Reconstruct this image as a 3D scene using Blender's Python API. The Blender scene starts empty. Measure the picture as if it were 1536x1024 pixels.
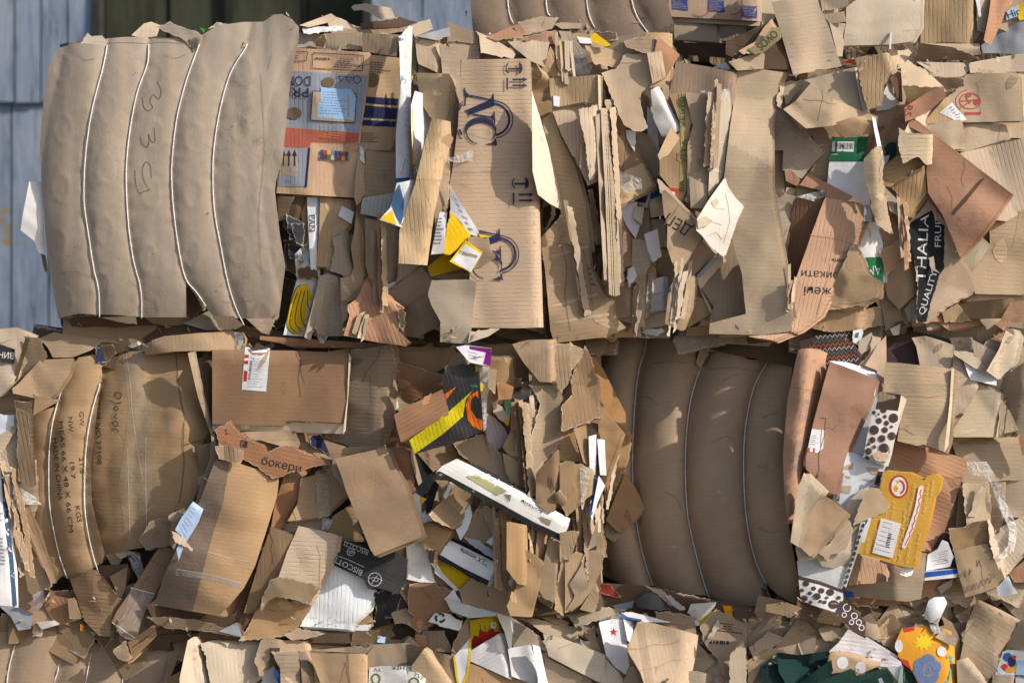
import bpy, math, random
import numpy as np
from mathutils import Vector, noise
from mathutils.geometry import delaunay_2d_cdt
from mathutils.bvhtree import BVHTree

random.seed(7)
scene = bpy.context.scene
COL = scene.collection
SC = 0.00191          # metres per unit of the drawing on the front plane of the stack
CAMD = 3600.0         # camera distance in the same units
GZ = (512 - 1372) * SC  # ground level

def world(px, py, d):
    """a point seen at (px,py), d units in front of the stack's front plane"""
    k = (CAMD - d) / CAMD * SC
    return Vector(((px - 768) * k, -d * SC, (512 - py) * k - GZ))

# ------------------------------------------------------------------ materials
def new_mat(name):
    m = bpy.data.materials.new(name); m.use_nodes = True
    nt = m.node_tree; nt.nodes.clear()
    out = nt.nodes.new('ShaderNodeOutputMaterial')
    return m, nt, out
def N(nt, t, **kw):
    n = nt.nodes.new(t)
    for k, v in kw.items():
        if k == 'i':
            for a, b in v.items(): n.inputs[a].default_value = b
        else: setattr(n, k, v)
    return n
def L(nt, a, b): nt.links.new(a, b)
def math_n(nt, op, a, b=None, clamp=False):
    n = nt.nodes.new('ShaderNodeMath'); n.operation = op; n.use_clamp = clamp
    for i, v in enumerate((a, b)):
        if v is None: continue
        if isinstance(v, (int, float)): n.inputs[i].default_value = v
        else: nt.links.new(v, n.inputs[i])
    return n.outputs[0]
def ramp(nt, src, p0, c0, p1, c1):
    n = nt.nodes.new('ShaderNodeMapRange'); n.interpolation_type = 'SMOOTHSTEP'
    n.inputs[1].default_value = p0; n.inputs[2].default_value = p1
    n.inputs[3].default_value = c0; n.inputs[4].default_value = c1
    nt.links.new(src, n.inputs[0]); return n.outputs[0]
def mixc(nt, f, a, b, mode='MIX'):
    n = nt.nodes.new('ShaderNodeMix'); n.data_type = 'RGBA'; n.blend_type = mode
    for idx, v in ((0, f), (6, a), (7, b)):
        if isinstance(v, (int, float)): n.inputs[idx].default_value = v
        elif isinstance(v, tuple): n.inputs[idx].default_value = v
        else: nt.links.new(v, n.inputs[idx])
    return n.outputs[2]
def noise_n(nt, vec, sc, det=3, rough=.55, dist=0.0):
    n = nt.nodes.new('ShaderNodeTexNoise'); n.inputs['Scale'].default_value = sc
    n.inputs['Detail'].default_value = det; n.inputs['Roughness'].default_value = rough
    n.inputs['Distortion'].default_value = dist
    nt.links.new(vec, n.inputs['Vector']); return n.outputs['Fac']

def card_material(name, rough=.82, spec=.2, tape=False, rim=False, worn=False):
    m, nt, out = new_mat(name)
    oi = N(nt, 'ShaderNodeObjectInfo'); tc = N(nt, 'ShaderNodeTexCoord')
    uv = N(nt, 'ShaderNodeUVMap'); uv.uv_map = 'UVMap'
    sep = N(nt, 'ShaderNodeSeparateXYZ'); L(nt, uv.outputs[0], sep.inputs[0])
    off = N(nt, 'ShaderNodeVectorMath', operation='ADD'); L(nt, tc.outputs['Object'], off.inputs[0])
    rv = N(nt, 'ShaderNodeCombineXYZ'); L(nt, math_n(nt, 'MULTIPLY', oi.outputs['Random'], 31.0), rv.inputs[0])
    L(nt, rv.outputs[0], off.inputs[1]); P = off.outputs[0]
    big = noise_n(nt, P, 5, 4); mid = noise_n(nt, P, 34, 5, .65); fine = noise_n(nt, P, 420, 2, .6)
    st = N(nt, 'ShaderNodeMapping'); st.inputs['Scale'].default_value = (.05, .55, 1); L(nt, uv.outputs[0], st.inputs[0])
    fib = noise_n(nt, st.outputs[0], 1.0, 3, .6)
    # corrugation: v in drawing units
    wob = noise_n(nt, P, 14, 2)
    v = math_n(nt, 'ADD', math_n(nt, 'MULTIPLY', sep.outputs[1], 2 * math.pi / 6.3), math_n(nt, 'MULTIPLY', wob, 3.0))
    band = math_n(nt, 'POWER', math_n(nt, 'ADD', math_n(nt, 'MULTIPLY', math_n(nt, 'SINE', v), .5), .5), 4.5)
    patch = ramp(nt, mid, .40, .12, .62, 1.0)
    cs = math_n(nt, 'MULTIPLY', band, math_n(nt, 'MULTIPLY', patch, math_n(nt, 'MULTIPLY', oi.outputs['Alpha'], .85)))
    val = math_n(nt, 'ADD', math_n(nt, 'MULTIPLY', big, .34), math_n(nt, 'MULTIPLY', mid, .26))
    val = math_n(nt, 'ADD', val, math_n(nt, 'MULTIPLY', fib, .16))
    val = math_n(nt, 'ADD', val, math_n(nt, 'MULTIPLY', fine, .22))
    val = math_n(nt, 'ADD', val, .50)
    val = math_n(nt, 'MULTIPLY', val, math_n(nt, 'SUBTRACT', 1.0, math_n(nt, 'MULTIPLY', cs, .26)))
    stain = ramp(nt, noise_n(nt, P, 9, 5, .7, .6), .60, 1.0, .74, .74)
    val = math_n(nt, 'MULTIPLY', val, stain)
    vv = N(nt, 'ShaderNodeCombineXYZ')
    for i in range(3): L(nt, val, vv.inputs[i])
    col = mixc(nt, 1.0, oi.outputs['Color'], vv.outputs[0], 'MULTIPLY')
    # scuffs and worn edges and creases
    ed = N(nt, 'ShaderNodeAttribute', attribute_name='edge')
    e2 = math_n(nt, 'ADD', ed.outputs['Fac'], math_n(nt, 'MULTIPLY', math_n(nt, 'SUBTRACT', noise_n(nt, P, 150, 3, .7), .5), 1.1))
    col = mixc(nt, math_n(nt, 'MULTIPLY', ramp(nt, e2, .70, 0, .95, 1), .65), col, (.60, .50, .38, 1))
    scuff = ramp(nt, noise_n(nt, P, 60, 4, .75, 1.5), .68, 0, .78, .35)
    col = mixc(nt, scuff, col, (.58, .50, .41, 1))
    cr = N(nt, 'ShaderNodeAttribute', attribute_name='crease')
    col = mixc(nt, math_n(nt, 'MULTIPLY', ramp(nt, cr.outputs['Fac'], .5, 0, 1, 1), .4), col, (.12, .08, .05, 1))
    if rim:
        r1 = N(nt, 'ShaderNodeTexNoise'); r1.inputs['Scale'].default_value = 260; L(nt, P, r1.inputs['Vector'])
        col = mixc(nt, ramp(nt, r1.outputs['Fac'], .42, 0, .6, .85), mixc(nt, .65, col, (.78, .66, .50, 1)), (.22, .15, .09, 1))  # raw edge tan, lightened further so rims look sunlit
    b = N(nt, 'ShaderNodeBsdfPrincipled', i={'Roughness': rough, 'Specular IOR Level': spec})
    L(nt, col, b.inputs['Base Color'])
    # bump: ribs + wrinkles + fibre
    wr = N(nt, 'ShaderNodeTexVoronoi', feature='DISTANCE_TO_EDGE'); wr.inputs['Scale'].default_value = 16
    wd = N(nt, 'ShaderNodeVectorMath', operation='ADD'); L(nt, P, wd.inputs[0])
    wn = N(nt, 'ShaderNodeTexNoise'); wn.inputs['Scale'].default_value = 12; L(nt, P, wn.inputs['Vector'])
    wm = N(nt, 'ShaderNodeVectorMath', operation='SCALE'); L(nt, wn.outputs['Color'], wm.inputs[0]); wm.inputs['Scale'].default_value = .09
    L(nt, wm.outputs[0], wd.inputs[1]); L(nt, wd.outputs[0], wr.inputs['Vector'])
    wl = math_n(nt, 'MULTIPLY', ramp(nt, wr.outputs['Distance'], 0, 0, .05, 1), ramp(nt, big, .4, .1, .6, .7))
    h = math_n(nt, 'ADD', math_n(nt, 'MULTIPLY', cs, -.55), math_n(nt, 'MULTIPLY', wl, .16))
    h = math_n(nt, 'ADD', h, math_n(nt, 'MULTIPLY', mid, .55))
    h = math_n(nt, 'ADD', h, math_n(nt, 'MULTIPLY', fine, .22))
    bp = N(nt, 'ShaderNodeBump', i={'Strength': .75, 'Distance': .0021}); L(nt, h, bp.inputs['Height'])
    L(nt, bp.outputs[0], b.inputs['Normal'])
    if worn:      # ink rubbed off in specks, along the flutes and at scuffs
        tr = N(nt, 'ShaderNodeBsdfTransparent'); mx = N(nt, 'ShaderNodeMixShader')
        w1_ = ramp(nt, noise_n(nt, P, 170, 4, .75), .60, 1.0, .70, .3)
        w2_ = ramp(nt, noise_n(nt, P, 26, 5, .75, 1.2), .60, 1.0, .72, .25)
        w3_ = math_n(nt, 'SUBTRACT', 1.0, math_n(nt, 'MULTIPLY', cs, .35))
        L(nt, math_n(nt, 'MULTIPLY', math_n(nt, 'MULTIPLY', w1_, w2_), math_n(nt, 'MULTIPLY', w3_, .95)), mx.inputs[0])
        L(nt, tr.outputs[0], mx.inputs[1]); L(nt, b.outputs[0], mx.inputs[2]); L(nt, mx.outputs[0], out.inputs[0])
    elif tape:
        b.inputs['Roughness'].default_value = .22; b.inputs['Specular IOR Level'].default_value = .55
        tr = N(nt, 'ShaderNodeBsdfTransparent'); mx = N(nt, 'ShaderNodeMixShader')
        L(nt, ramp(nt, noise_n(nt, P, 40, 4, .7), .3, .22, .7, .60), mx.inputs[0])
        L(nt, tr.outputs[0], mx.inputs[1]); L(nt, b.outputs[0], mx.inputs[2]); L(nt, mx.outputs[0], out.inputs[0])
    else:
        L(nt, b.outputs[0], out.inputs[0])
    return m

def film_material():
    m, nt, out = new_mat('plastic film')
    tc = N(nt, 'ShaderNodeTexCoord'); P = tc.outputs['Object']
    b = N(nt, 'ShaderNodeBsdfPrincipled', i={'Base Color': (.78, .76, .74, 1), 'Roughness': .3, 'Specular IOR Level': .5})
    n1 = N(nt, 'ShaderNodeTexNoise'); n1.inputs['Scale'].default_value = 34; n1.inputs['Detail'].default_value = 5
    n1.inputs['Distortion'].default_value = 2.0; L(nt, P, n1.inputs['Vector'])
    bp = N(nt, 'ShaderNodeBump', i={'Strength': .7, 'Distance': .008}); L(nt, n1.outputs['Fac'], bp.inputs['Height'])
    L(nt, bp.outputs[0], b.inputs['Normal'])
    tr = N(nt, 'ShaderNodeBsdfTransparent'); mx = N(nt, 'ShaderNodeMixShader')
    L(nt, ramp(nt, n1.outputs['Fac'], .35, .10, .66, .55), mx.inputs[0])
    L(nt, tr.outputs[0], mx.inputs[1]); L(nt, b.outputs[0], mx.inputs[2]); L(nt, mx.outputs[0], out.inputs[0])
    return m

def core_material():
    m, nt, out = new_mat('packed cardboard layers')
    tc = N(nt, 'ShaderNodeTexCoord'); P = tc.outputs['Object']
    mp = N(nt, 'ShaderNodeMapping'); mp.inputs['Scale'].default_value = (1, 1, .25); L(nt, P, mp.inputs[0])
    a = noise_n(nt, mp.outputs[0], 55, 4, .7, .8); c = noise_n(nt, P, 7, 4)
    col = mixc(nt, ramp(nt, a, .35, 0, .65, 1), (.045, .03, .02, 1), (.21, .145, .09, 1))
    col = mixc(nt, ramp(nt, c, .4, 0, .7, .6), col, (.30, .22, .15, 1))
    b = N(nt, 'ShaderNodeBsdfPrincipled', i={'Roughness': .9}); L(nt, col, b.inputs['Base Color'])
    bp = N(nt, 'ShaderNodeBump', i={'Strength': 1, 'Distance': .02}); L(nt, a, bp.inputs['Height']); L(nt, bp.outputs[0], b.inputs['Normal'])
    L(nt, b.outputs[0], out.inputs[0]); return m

def plain(name, col, rough=.6, ncol=None, nscale=20, metal=0.0):
    m, nt, out = new_mat(name)
    tc = N(nt, 'ShaderNodeTexCoord')
    b = N(nt, 'ShaderNodeBsdfPrincipled', i={'Roughness': rough, 'Metallic': metal})
    f = noise_n(nt, tc.outputs['Object'], nscale, 5, .65)
    c2 = ncol or tuple(x * .6 for x in col)
    L(nt, mixc(nt, ramp(nt, f, .35, 0, .7, 1), (*col, 1), (*c2, 1)), b.inputs['Base Color'])
    bp = N(nt, 'ShaderNodeBump', i={'Strength': .4, 'Distance': .004}); L(nt, f, bp.inputs['Height']); L(nt, bp.outputs[0], b.inputs['Normal'])
    L(nt, b.outputs[0], out.inputs[0]); return m

M = dict(card=card_material('cardboard'), rim=card_material('torn cardboard edge with sunlit tint', rim=True),
         print=card_material('worn print', worn=True), gloss=card_material('coated paper', rough=.38, spec=.45), tape=card_material('parcel tape', tape=True),
         film=film_material(), core=core_material(),
         wire=plain('baling twine', (.86, .85, .84), .45, (.66, .65, .64), 90))

# kraft board and print colours (linear)
PAL = dict(
    K=(.445, .345, .245), KL=(.60, .48, .36), KD=(.345, .25, .168), KO=(.50, .345, .20), KR=(.44, .245, .150),
    KG=(.455, .355, .262), KX=(.120, .078, .050), W=(.82, .81, .83), WL=(.72, .70, .67), Y=(.82, .53, .012), BK=(.018, .018, .022),  # KX: near-black kraft, also used to paint shade in gaps
    DG=(.016, .050, .042), G=(.03, .20, .07), NV=(.026, .030, .085), BL=(.03, .12, .42), LB=(.42, .60, .82), R=(.55, .06, .04),
    OR=(.84, .35, .015), PK=(.68, .52, .52), GB=(.33, .35, .40), RB=(.47, .13, .085), DP=(.075, .045, .045), INK=(.035, .03, .035), TL=(.06, .16, .22), GY=(.38, .38, .41))

# ------------------------------------------------------------------ things
OX = OY = 0.0
FK = 420 / 1536.0
def O(x, y):
    global OX, OY
    OX, OY = x, y
def T(pts): return [(OX + a * FK, OY + b * FK) for a, b in pts]

def tagthing(o, label, cat, group=None):
    o['label'] = label; o['category'] = cat
    if group: o['group'] = group
    return o
BALES = {}
CUR = None
def bale(key, label=None, core=None, base=0.0, depth=560):
    """an Empty at the bale's base on what it rests on, plus the packed core behind its loose front"""
    global CUR
    if key not in BALES:
        x0, y0, x1, y1 = core
        e = bpy.data.objects.new('cardboard_bale', None); COL.objects.link(e)
        e.location = world((x0 + x1) / 2, y1, base - depth / 2)
        tagthing(e, label, 'cardboard bale', 'baled waste cardboard stacked outdoors')
        BALES[key] = e; CUR = e
        core_mesh(x0, y0, x1, y1, base, depth, e)
    CUR = BALES[key]

def link_mesh(name, vs, fs, mats, parent, uvs=None, edge=None, crease=None, midx=None, color=None, smooth=None):
    org = parent_origin(parent)
    me = bpy.data.meshes.new(name)
    me.from_pydata([tuple(Vector(v) - org) for v in vs], [], fs)
    for m in mats: me.materials.append(m)
    if midx: me.polygons.foreach_set('material_index', midx)
    if smooth is not None: me.polygons.foreach_set('use_smooth', smooth)
    if uvs:
        ul = me.uv_layers.new(name='UVMap')
        li = np.zeros(len(me.loops), dtype=np.int32); me.loops.foreach_get('vertex_index', li)
        ul.data.foreach_set('uv', np.asarray(uvs, dtype=np.float32)[li].ravel())
    if edge is not None:
        a = me.attributes.new('edge', 'FLOAT', 'POINT'); a.data.foreach_set('value', edge)
    if crease is not None:
        a = me.attributes.new('crease', 'FLOAT', 'POINT'); a.data.foreach_set('value', crease)
    me.update()
    o = bpy.data.objects.new(name, me); COL.objects.link(o)
    if parent: o.parent = parent
    if color: o.color = color
    return o
def parent_origin(p):
    v = Vector((0, 0, 0))
    while p is not None: v += Vector(p.location); p = p.parent
    return v

def core_mesh(x0, y0, x1, y1, base, depth, e):
    vs, fs = [], []
    nx, ny, nz = 44, 22, 14
    idx = {}
    def vert(i, j, k):
        if (i, j, k) in idx: return idx[i, j, k]
        u, v, w = i / nx, j / ny, k / nz
        x = x0 + (x1 - x0) * u; y = y0 + (y1 - y0) * v; d = base - 85 - (depth - 85) * w
        # pillow the block, then roughen it
        cx, cy = (x0 + x1) / 2, (y0 + y1) / 2
        r = 1 - .05 * ((2 * w - 1) ** 4)
        x = cx + (x - cx) * r * (1 - .03 * (2 * v - 1) ** 4); y = cy + (y - cy) * r * (1 - .03 * (2 * u - 1) ** 4)
        n = noise.noise_vector(Vector((x * .03, y * .012, d * .02))) * 14
        q = noise.noise(Vector((x * .12, y * .03, d * .05))) * 8
        idx[i, j, k] = len(vs); vs.append(world(x + n.x, min(y + n.y, y1 + 3), d + n.z + q - 9)); return idx[i, j, k]
    for i in range(nx):
        for j in range(ny):
            fs.append((vert(i, j, 0), vert(i, j + 1, 0), vert(i + 1, j + 1, 0), vert(i + 1, j, 0)))
            fs.append((vert(i, j, nz), vert(i + 1, j, nz), vert(i + 1, j + 1, nz), vert(i, j + 1, nz)))
    for i in range(nx):
        for k in range(nz):
            fs.append((vert(i, 0, k), vert(i + 1, 0, k), vert(i + 1, 0, k + 1), vert(i, 0, k + 1)))
            fs.append((vert(i, ny, k), vert(i, ny, k + 1), vert(i + 1, ny, k + 1), vert(i + 1, ny, k)))
    for j in range(ny):
        for k in range(nz):
            fs.append((vert(0, j, k), vert(0, j, k + 1), vert(0, j + 1, k + 1), vert(0, j + 1, k)))
            fs.append((vert(nx, j, k), vert(nx, j + 1, k), vert(nx, j + 1, k + 1), vert(nx, j, k + 1)))
    link_mesh('packed_core', vs, fs, [M['core']], e)

# depth already occupied in front of the cores, so that every new sheet lies on the ones before it
CELL = 4; BX0, BY0, BX1, BY1 = -240, -240, 1800, 1240
BUF = np.full(((BY1 - BY0) // CELL, (BX1 - BX0) // CELL), -30.0)
def setbase(x0, y0, x1, y1, d):
    BUF[int((y0 - BY0) / CELL):int((y1 - BY0) / CELL), int((x0 - BX0) / CELL):int((x1 - BX0) / CELL)] = d

def inside(poly, X, Y):
    c = np.zeros(X.shape, bool); n = len(poly); j = n - 1
    for i in range(n):
        xi, yi = poly[i]; xj, yj = poly[j]
        if yi != yj:
            c ^= ((yi > Y) != (yj > Y)) & (X < (xj - xi) * (Y - yi) / (yj - yi) + xi)
        j = i
    return c

def area(p):
    return .5 * sum(p[i - 1][0] * p[i][1] - p[i][0] * p[i - 1][1] for i in range(len(p)))

def triangulate(poly, g, torn, rnd, jit=1.0, lines=()):
    """poly -> boundary loop with torn / cut edges, plus jittered inner points; returns verts, tris, n_boundary, torn flags"""
    n = len(poly); loop = []; tf = []
    for i in range(n):
        a = poly[i]; b = poly[(i + 1) % n]
        dx, dy = b[0] - a[0], b[1] - a[1]; ln = math.hypot(dx, dy)
        if ln < .01: continue
        t = torn[i] if torn else False
        step = 3.6 if t else max(g * .8, 5)
        k = max(1, int(round(ln / step))); nx, ny = -dy / ln, dx / ln
        sd = rnd.random() * 100
        amp = (2.2 if t else .3) * jit * min(1, ln / 30)
        for s in range(k):
            u = s / k
            if s == 0: o = 0; w = 0
            else:
                x = u * ln
                o = amp * (noise.noise(Vector((x * .09, sd, 0))) * .9 + (noise.noise(Vector((x * .35, sd, 5))) * 1.1 if t else 0))
                w = (rnd.random() - .5) * step * .5 if t else 0
            loop.append((a[0] + dx * u + nx * o + dx / ln * w, a[1] + dy * u + ny * o + dy / ln * w)); tf.append(t)
    nb = len(loop)
    xs = [p[0] for p in loop]; ys = [p[1] for p in loop]
    gx = np.arange(min(xs) + g * .5, max(xs), g); gy = np.arange(min(ys) + g * .5, max(ys), g * .87)
    pts = []
    if len(gx) and len(gy):
        X, Y = np.meshgrid(gx, gy); X = X + (np.arange(len(gy)) % 2)[:, None] * g * .5
        rs = np.random.RandomState(rnd.randrange(1 << 30)); X = X + (rs.rand(*X.shape) - .5) * g * .3; Y = Y + (rs.rand(*Y.shape) - .5) * g * .3
        X = X.ravel(); Y = Y.ravel(); ins = inside(loop, X, Y); X = X[ins]; Y = Y[ins]
        B = np.array(loop)
        if len(X):
            # drop points too near the boundary
            d2 = ((X[:, None] - B[None, :, 0]) ** 2 + (Y[:, None] - B[None, :, 1]) ** 2).min(1)
            k = d2 > (g * .45) ** 2; pts = list(zip(X[k].tolist(), Y[k].tolist()))
    co = [Vector(p) for p in loop + pts]
    r = delaunay_2d_cdt(co, [], [list(range(nb))], 1, 1e-4)
    V = [(p.x, p.y) for p in r[0]]; F = [tuple(f) for f in r[2]]
    # boundary edges of the result in order
    cnt = {}
    for f in F:
        for i in range(3):
            a, b = f[i - 1], f[i]; cnt[(a, b)] = cnt.get((a, b), 0) + 1
    bnd = [(a, b) for (a, b) in cnt if (b, a) not in cnt]
    tset = set()
    for i, o in enumerate(r[3]):
        if any(q < nb and tf[q] for q in o): tset.add(i)
    return V, F, bnd, tset

def resolve(c):
    if isinstance(c, str): return PAL[c]
    if c[0] > c[1] > c[2] and c[0] < .5 and c[2] > .08: return (c[0] * 1.17, c[1] * 1.13, c[2] * 1.12)
    if min(c) > .52: return tuple(v * 1.2 for v in c)
    return c
TONES = {}
def tone(c):
    tt = TONES.get(CUR)
    if tt and c[0] > c[1] > c[2] and c[0] < .56 and c[2] > .05: return tuple(a * b for a, b in zip(c, tt))
    return c
EDGE_P = .5
SEED = [11]
class Sheet: pass

def s(col, pts, n='cardboard_piece', t=None, tl=None, cr=.35, ca=None, cp=1.0, folds=(), bul=0.0, mat='card', gap=2.2,
      label=None, top=None, raw=False, step=None, d=None, vary=1.0, thick=2.2, fn=None, parent=None, cap=None, cat='cardboard scrap', grp=None):
    """one piece of board: outline in drawing units, leaning by tl, creased along folds, bent and crumpled by cp"""
    SEED[0] += 1; rnd = random.Random(SEED[0] * 7919)
    P = pts if raw else T(pts)
    if area(P) < 0:
        P = P[::-1]
        if isinstance(t, str) and t not in ('a', 'n'): pass
    A = abs(area(P)); size = math.sqrt(max(A, 30))
    cx = sum(p[0] for p in P) / len(P); cy = sum(p[1] for p in P) / len(P)
    if tl is None: tl = (rnd.uniform(-.22, .14), rnd.uniform(-.14, .16))
    if size > 130: tl = (tl[0] * .6, tl[1] * .6)
    if ca is None: ca = rnd.choice((0, 0, 90)) + rnd.uniform(-6, 6)
    if t == 'a': torn = [True] * len(P)
    elif t == 'n': torn = [False] * len(P)
    else: torn = [rnd.random() < .24 for _ in P]
    g = step or min(max(size / 11, 4.5), 11 if cp < 1.25 else 5)
    V, F, bnd, tset = triangulate(P, g, torn, rnd)
    so = rnd.random() * 500
    lowa = min(.03 * size, 5) * (cp if cp < 1.25 else .6)
    # straight creases: a few folding directions whose facets stay flat between the folds
    CR = []
    nd = 2 if cp < 1.25 else 0
    x_0, x_1, y_0, y_1 = min(p[0] for p in P), max(p[0] for p in P), min(p[1] for p in P), max(p[1] for p in P)
    PL = [[], []]
    if cp >= 1.25:      # crumpled: flat facets meeting in sharp ridges and valleys
        for q_ in (0, 1):
            for _ in range(4 + int(min(size, 160) / 22)):
                m_ = rnd.uniform(.06, .19) * cp; a_ = rnd.random() * 6.283
                PL[q_].append((rnd.uniform(x_0, x_1), rnd.uniform(y_0, y_1), m_ * math.cos(a_), m_ * math.sin(a_)))
    for q_ in range(nd):
        a_ = rnd.random() * math.pi; lam = rnd.uniform(60, 130) if cp < 1.25 else rnd.uniform(.35, .9) * max(28, min(size, 80))
        CR.append((math.cos(a_) / lam, math.sin(a_) / lam, rnd.random(), lam * (.05 * cp if cp < 1.25 else .085 * cp) * rnd.uniform(.5, 1.1), rnd.uniform(0, 90)))
    q1 = 1.6 / max(size, 40); q2 = 1 / 17.0
    a0 = rnd.random() * 6.28; bx, by = math.cos(a0), math.sin(a0)
    FO = []
    for f in folds:
        (x1, y1), (x2, y2) = (T([f[0:2]])[0], T([f[2:4]])[0]) if not raw else (f[0:2], f[2:4])
        l = math.hypot(x2 - x1, y2 - y1); FO.append((x1, y1, -(y2 - y1) / l, (x2 - x1) / l, f[4]))
    if fn is None and not bul and not folds and not label and cp < 1.25 and mat == 'card' and size > 42 and rnd.random() < .38:
        a_ = math.radians(ca + rnd.choice((0, 90)) + rnd.gauss(0, 8)); ox_, oy_ = rnd.gauss(0, .1) * size, rnd.gauss(0, .1) * size
        FO.append((cx + ox_, cy + oy_, -math.sin(a_), math.cos(a_), rnd.choice((-1, 1)) * rnd.uniform(.2, .55)))
    if fn is None and not bul and mat in ('card', 'gloss') and size > 38 and rnd.random() < EDGE_P:
        best = None
        for i_ in range(len(P)):
            a_, b_ = P[i_], P[(i_ + 1) % len(P)]; ex, ey = b_[0] - a_[0], b_[1] - a_[1]; l_ = math.hypot(ex, ey)
            if l_ < .45 * size: continue
            nx_, ny_ = -ey / l_, ex / l_
            if (cx - a_[0]) * nx_ + (cy - a_[1]) * ny_ > 0: nx_, ny_ = -nx_, -ny_     # outward
            sc_ = (nx_ * .85 - ny_ * .5) * l_ ** .3
            if sc_ > .5 and (best is None or sc_ > best[0]): best = (sc_, a_, nx_, ny_)
        if best:
            ins_ = rnd.uniform(2.5, 7.5) if size < 90 else rnd.uniform(4, 10)
            _, a_, nx_, ny_ = best; FO.append((a_[0] - nx_ * ins_, a_[1] - ny_ * ins_, nx_, ny_, -rnd.uniform(.8, 1.9)))
    def shape(x, y):
        dx, dy = x - cx, y - cy
        z = tl[0] * dx + tl[1] * dy
        z += lowa * noise.noise(Vector((x * q1, y * q1, so)))
        z += lowa * .5 * noise.noise(Vector(((dx * bx + dy * by) * q1 * 2.2, 3, so)))
        for (ux_, uy_, ph, am, sd_) in CR:
            q_ = x * ux_ + y * uy_ + ph + .22 * noise.noise(Vector((x * .016, y * .016, sd_)))
            q_ -= math.floor(q_); z += am * (1 - 4 * abs(q_ - .5)) * .5
        if PL[0]:
            xw, yw = x + 5 * noise.noise(Vector((x * .05, y * .05, so))), y + 5 * noise.noise(Vector((x * .05, y * .05, so + 7)))
            z += .5 * max((xw - a) * gx_ + (yw - b) * gy_ for a, b, gx_, gy_ in PL[0]) + .5 * min((xw - a) * gx_ + (yw - b) * gy_ for a, b, gx_, gy_ in PL[1])
        if bul: z += bul * (1 - (dx * dx + dy * dy) / (size * size * .4))
        for (fx, fy, nx, ny, sl) in FO:
            h = (x - fx) * nx + (y - fy) * ny
            if h > 0: z += sl * h
        if fn: z += fn(x, y)
        return z
    nply = rnd.choice((0, 1, 1, 2, 3)) if (fn is None and not top and mat == 'card' and 42 < size < 260 and d is None) else 0
    if nply: gap += 1.6 * nply
    xs = [p[0] for p in P]; ys = [p[1] for p in P]
    i0 = max(0, int((min(xs) - BX0) / CELL)); i1 = min(BUF.shape[1], int((max(xs) - BX0) / CELL) + 1)
    j0 = max(0, int((min(ys) - BY0) / CELL)); j1 = min(BUF.shape[0], int((max(ys) - BY0) / CELL) + 1)
    off = 0.0 if d is None else d
    if i1 > i0 and j1 > j0:
        gx = BX0 + (np.arange(i0, i1) + .5) * CELL; gy = BY0 + (np.arange(j0, j1) + .5) * CELL
        X, Y = np.meshgrid(gx, gy); ins = inside(P, X, Y)
        if ins.any():
            ZZ = np.array([shape(a, b) for a, b in zip(X[ins].tolist(), Y[ins].tolist())])
            sub = BUF[j0:j1, i0:i1]; cur = sub[ins]
            if d is None:
                off = np.percentile(cur - ZZ, 99 if label else 97) + gap
                if cap is not None: off = min(off, cap)
            sub[ins] = np.maximum(cur, ZZ + off)
    fin = lambda x, y: shape(x, y) + off
    base = tone(resolve(col)); k = 1 + rnd.uniform(-.13, .11) * vary
    w = rnd.uniform(-.05, .05) * vary
    c = (base[0] * k * (1 + w), base[1] * k, base[2] * k * (1 - w), cr)
    th = thick if mat in ('card', 'gloss') else .5
    vs, uv, ed, crs = [], [], [], []
    ar = math.radians(ca); ce, se = math.cos(ar), math.sin(ar)
    bset = set(a for a, b in bnd)
    nV = len(V)
    zz = [fin(x, y) for x, y in V]
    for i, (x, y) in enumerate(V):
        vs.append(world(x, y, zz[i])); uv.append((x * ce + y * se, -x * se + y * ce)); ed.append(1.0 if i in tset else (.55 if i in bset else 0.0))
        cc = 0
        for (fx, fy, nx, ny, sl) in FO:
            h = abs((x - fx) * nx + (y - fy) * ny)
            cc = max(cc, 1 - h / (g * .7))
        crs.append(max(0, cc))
    for i, (x, y) in enumerate(V): vs.append(world(x, y, zz[i] - th)); uv.append(uv[i]); ed.append(0.0); crs.append(0.0)
    fs = [f[::-1] if tri_cw(V, f) else f for f in F]
    fs2 = [tuple(nV + i for i in f[::-1]) for f in fs]
    faces = fs + fs2; mi = [0] * len(faces); sm = [True] * len(faces)
    if th > 1:
        for a, b in bnd:
            k0 = len(vs)
            for q, z in ((a, zz[a]), (b, zz[b]), (b, zz[b] - th), (a, zz[a] - th)):
                vs.append(world(V[q][0], V[q][1], z)); uv.append(uv[q]); ed.append(0.0); crs.append(0.0)
            faces.append((k0, k0 + 1, k0 + 2, k0 + 3)); mi.append(1); sm.append(False)
    if n == 'cardboard_piece':
        wd_ = max(p[0] for p in P) - min(p[0] for p in P); hd_ = max(p[1] for p in P) - min(p[1] for p in P)
        if size > 88: n = 'carton_panel'
        elif max(wd_, hd_) > 2.6 * min(wd_, hd_): n = 'board_strip'
        elif sum(torn) >= 2: n = 'torn_board'
    par = None if top else (parent or CUR)
    if top:
        o = link_at_base(n, vs, faces, [M[mat], M['rim'] if mat in ('card', 'gloss') else M[mat]], uv, ed, crs, mi, c, sm)
        tagthing(o, top, cat, grp)
    else:
        o = link_mesh(n, vs, faces, [M[mat], M['rim'] if mat in ('card', 'gloss') else M[mat]], par, uv, ed, crs, mi, c, sm)
        if label: o['label'] = label
    pdx = pdy = 0.0
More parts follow.
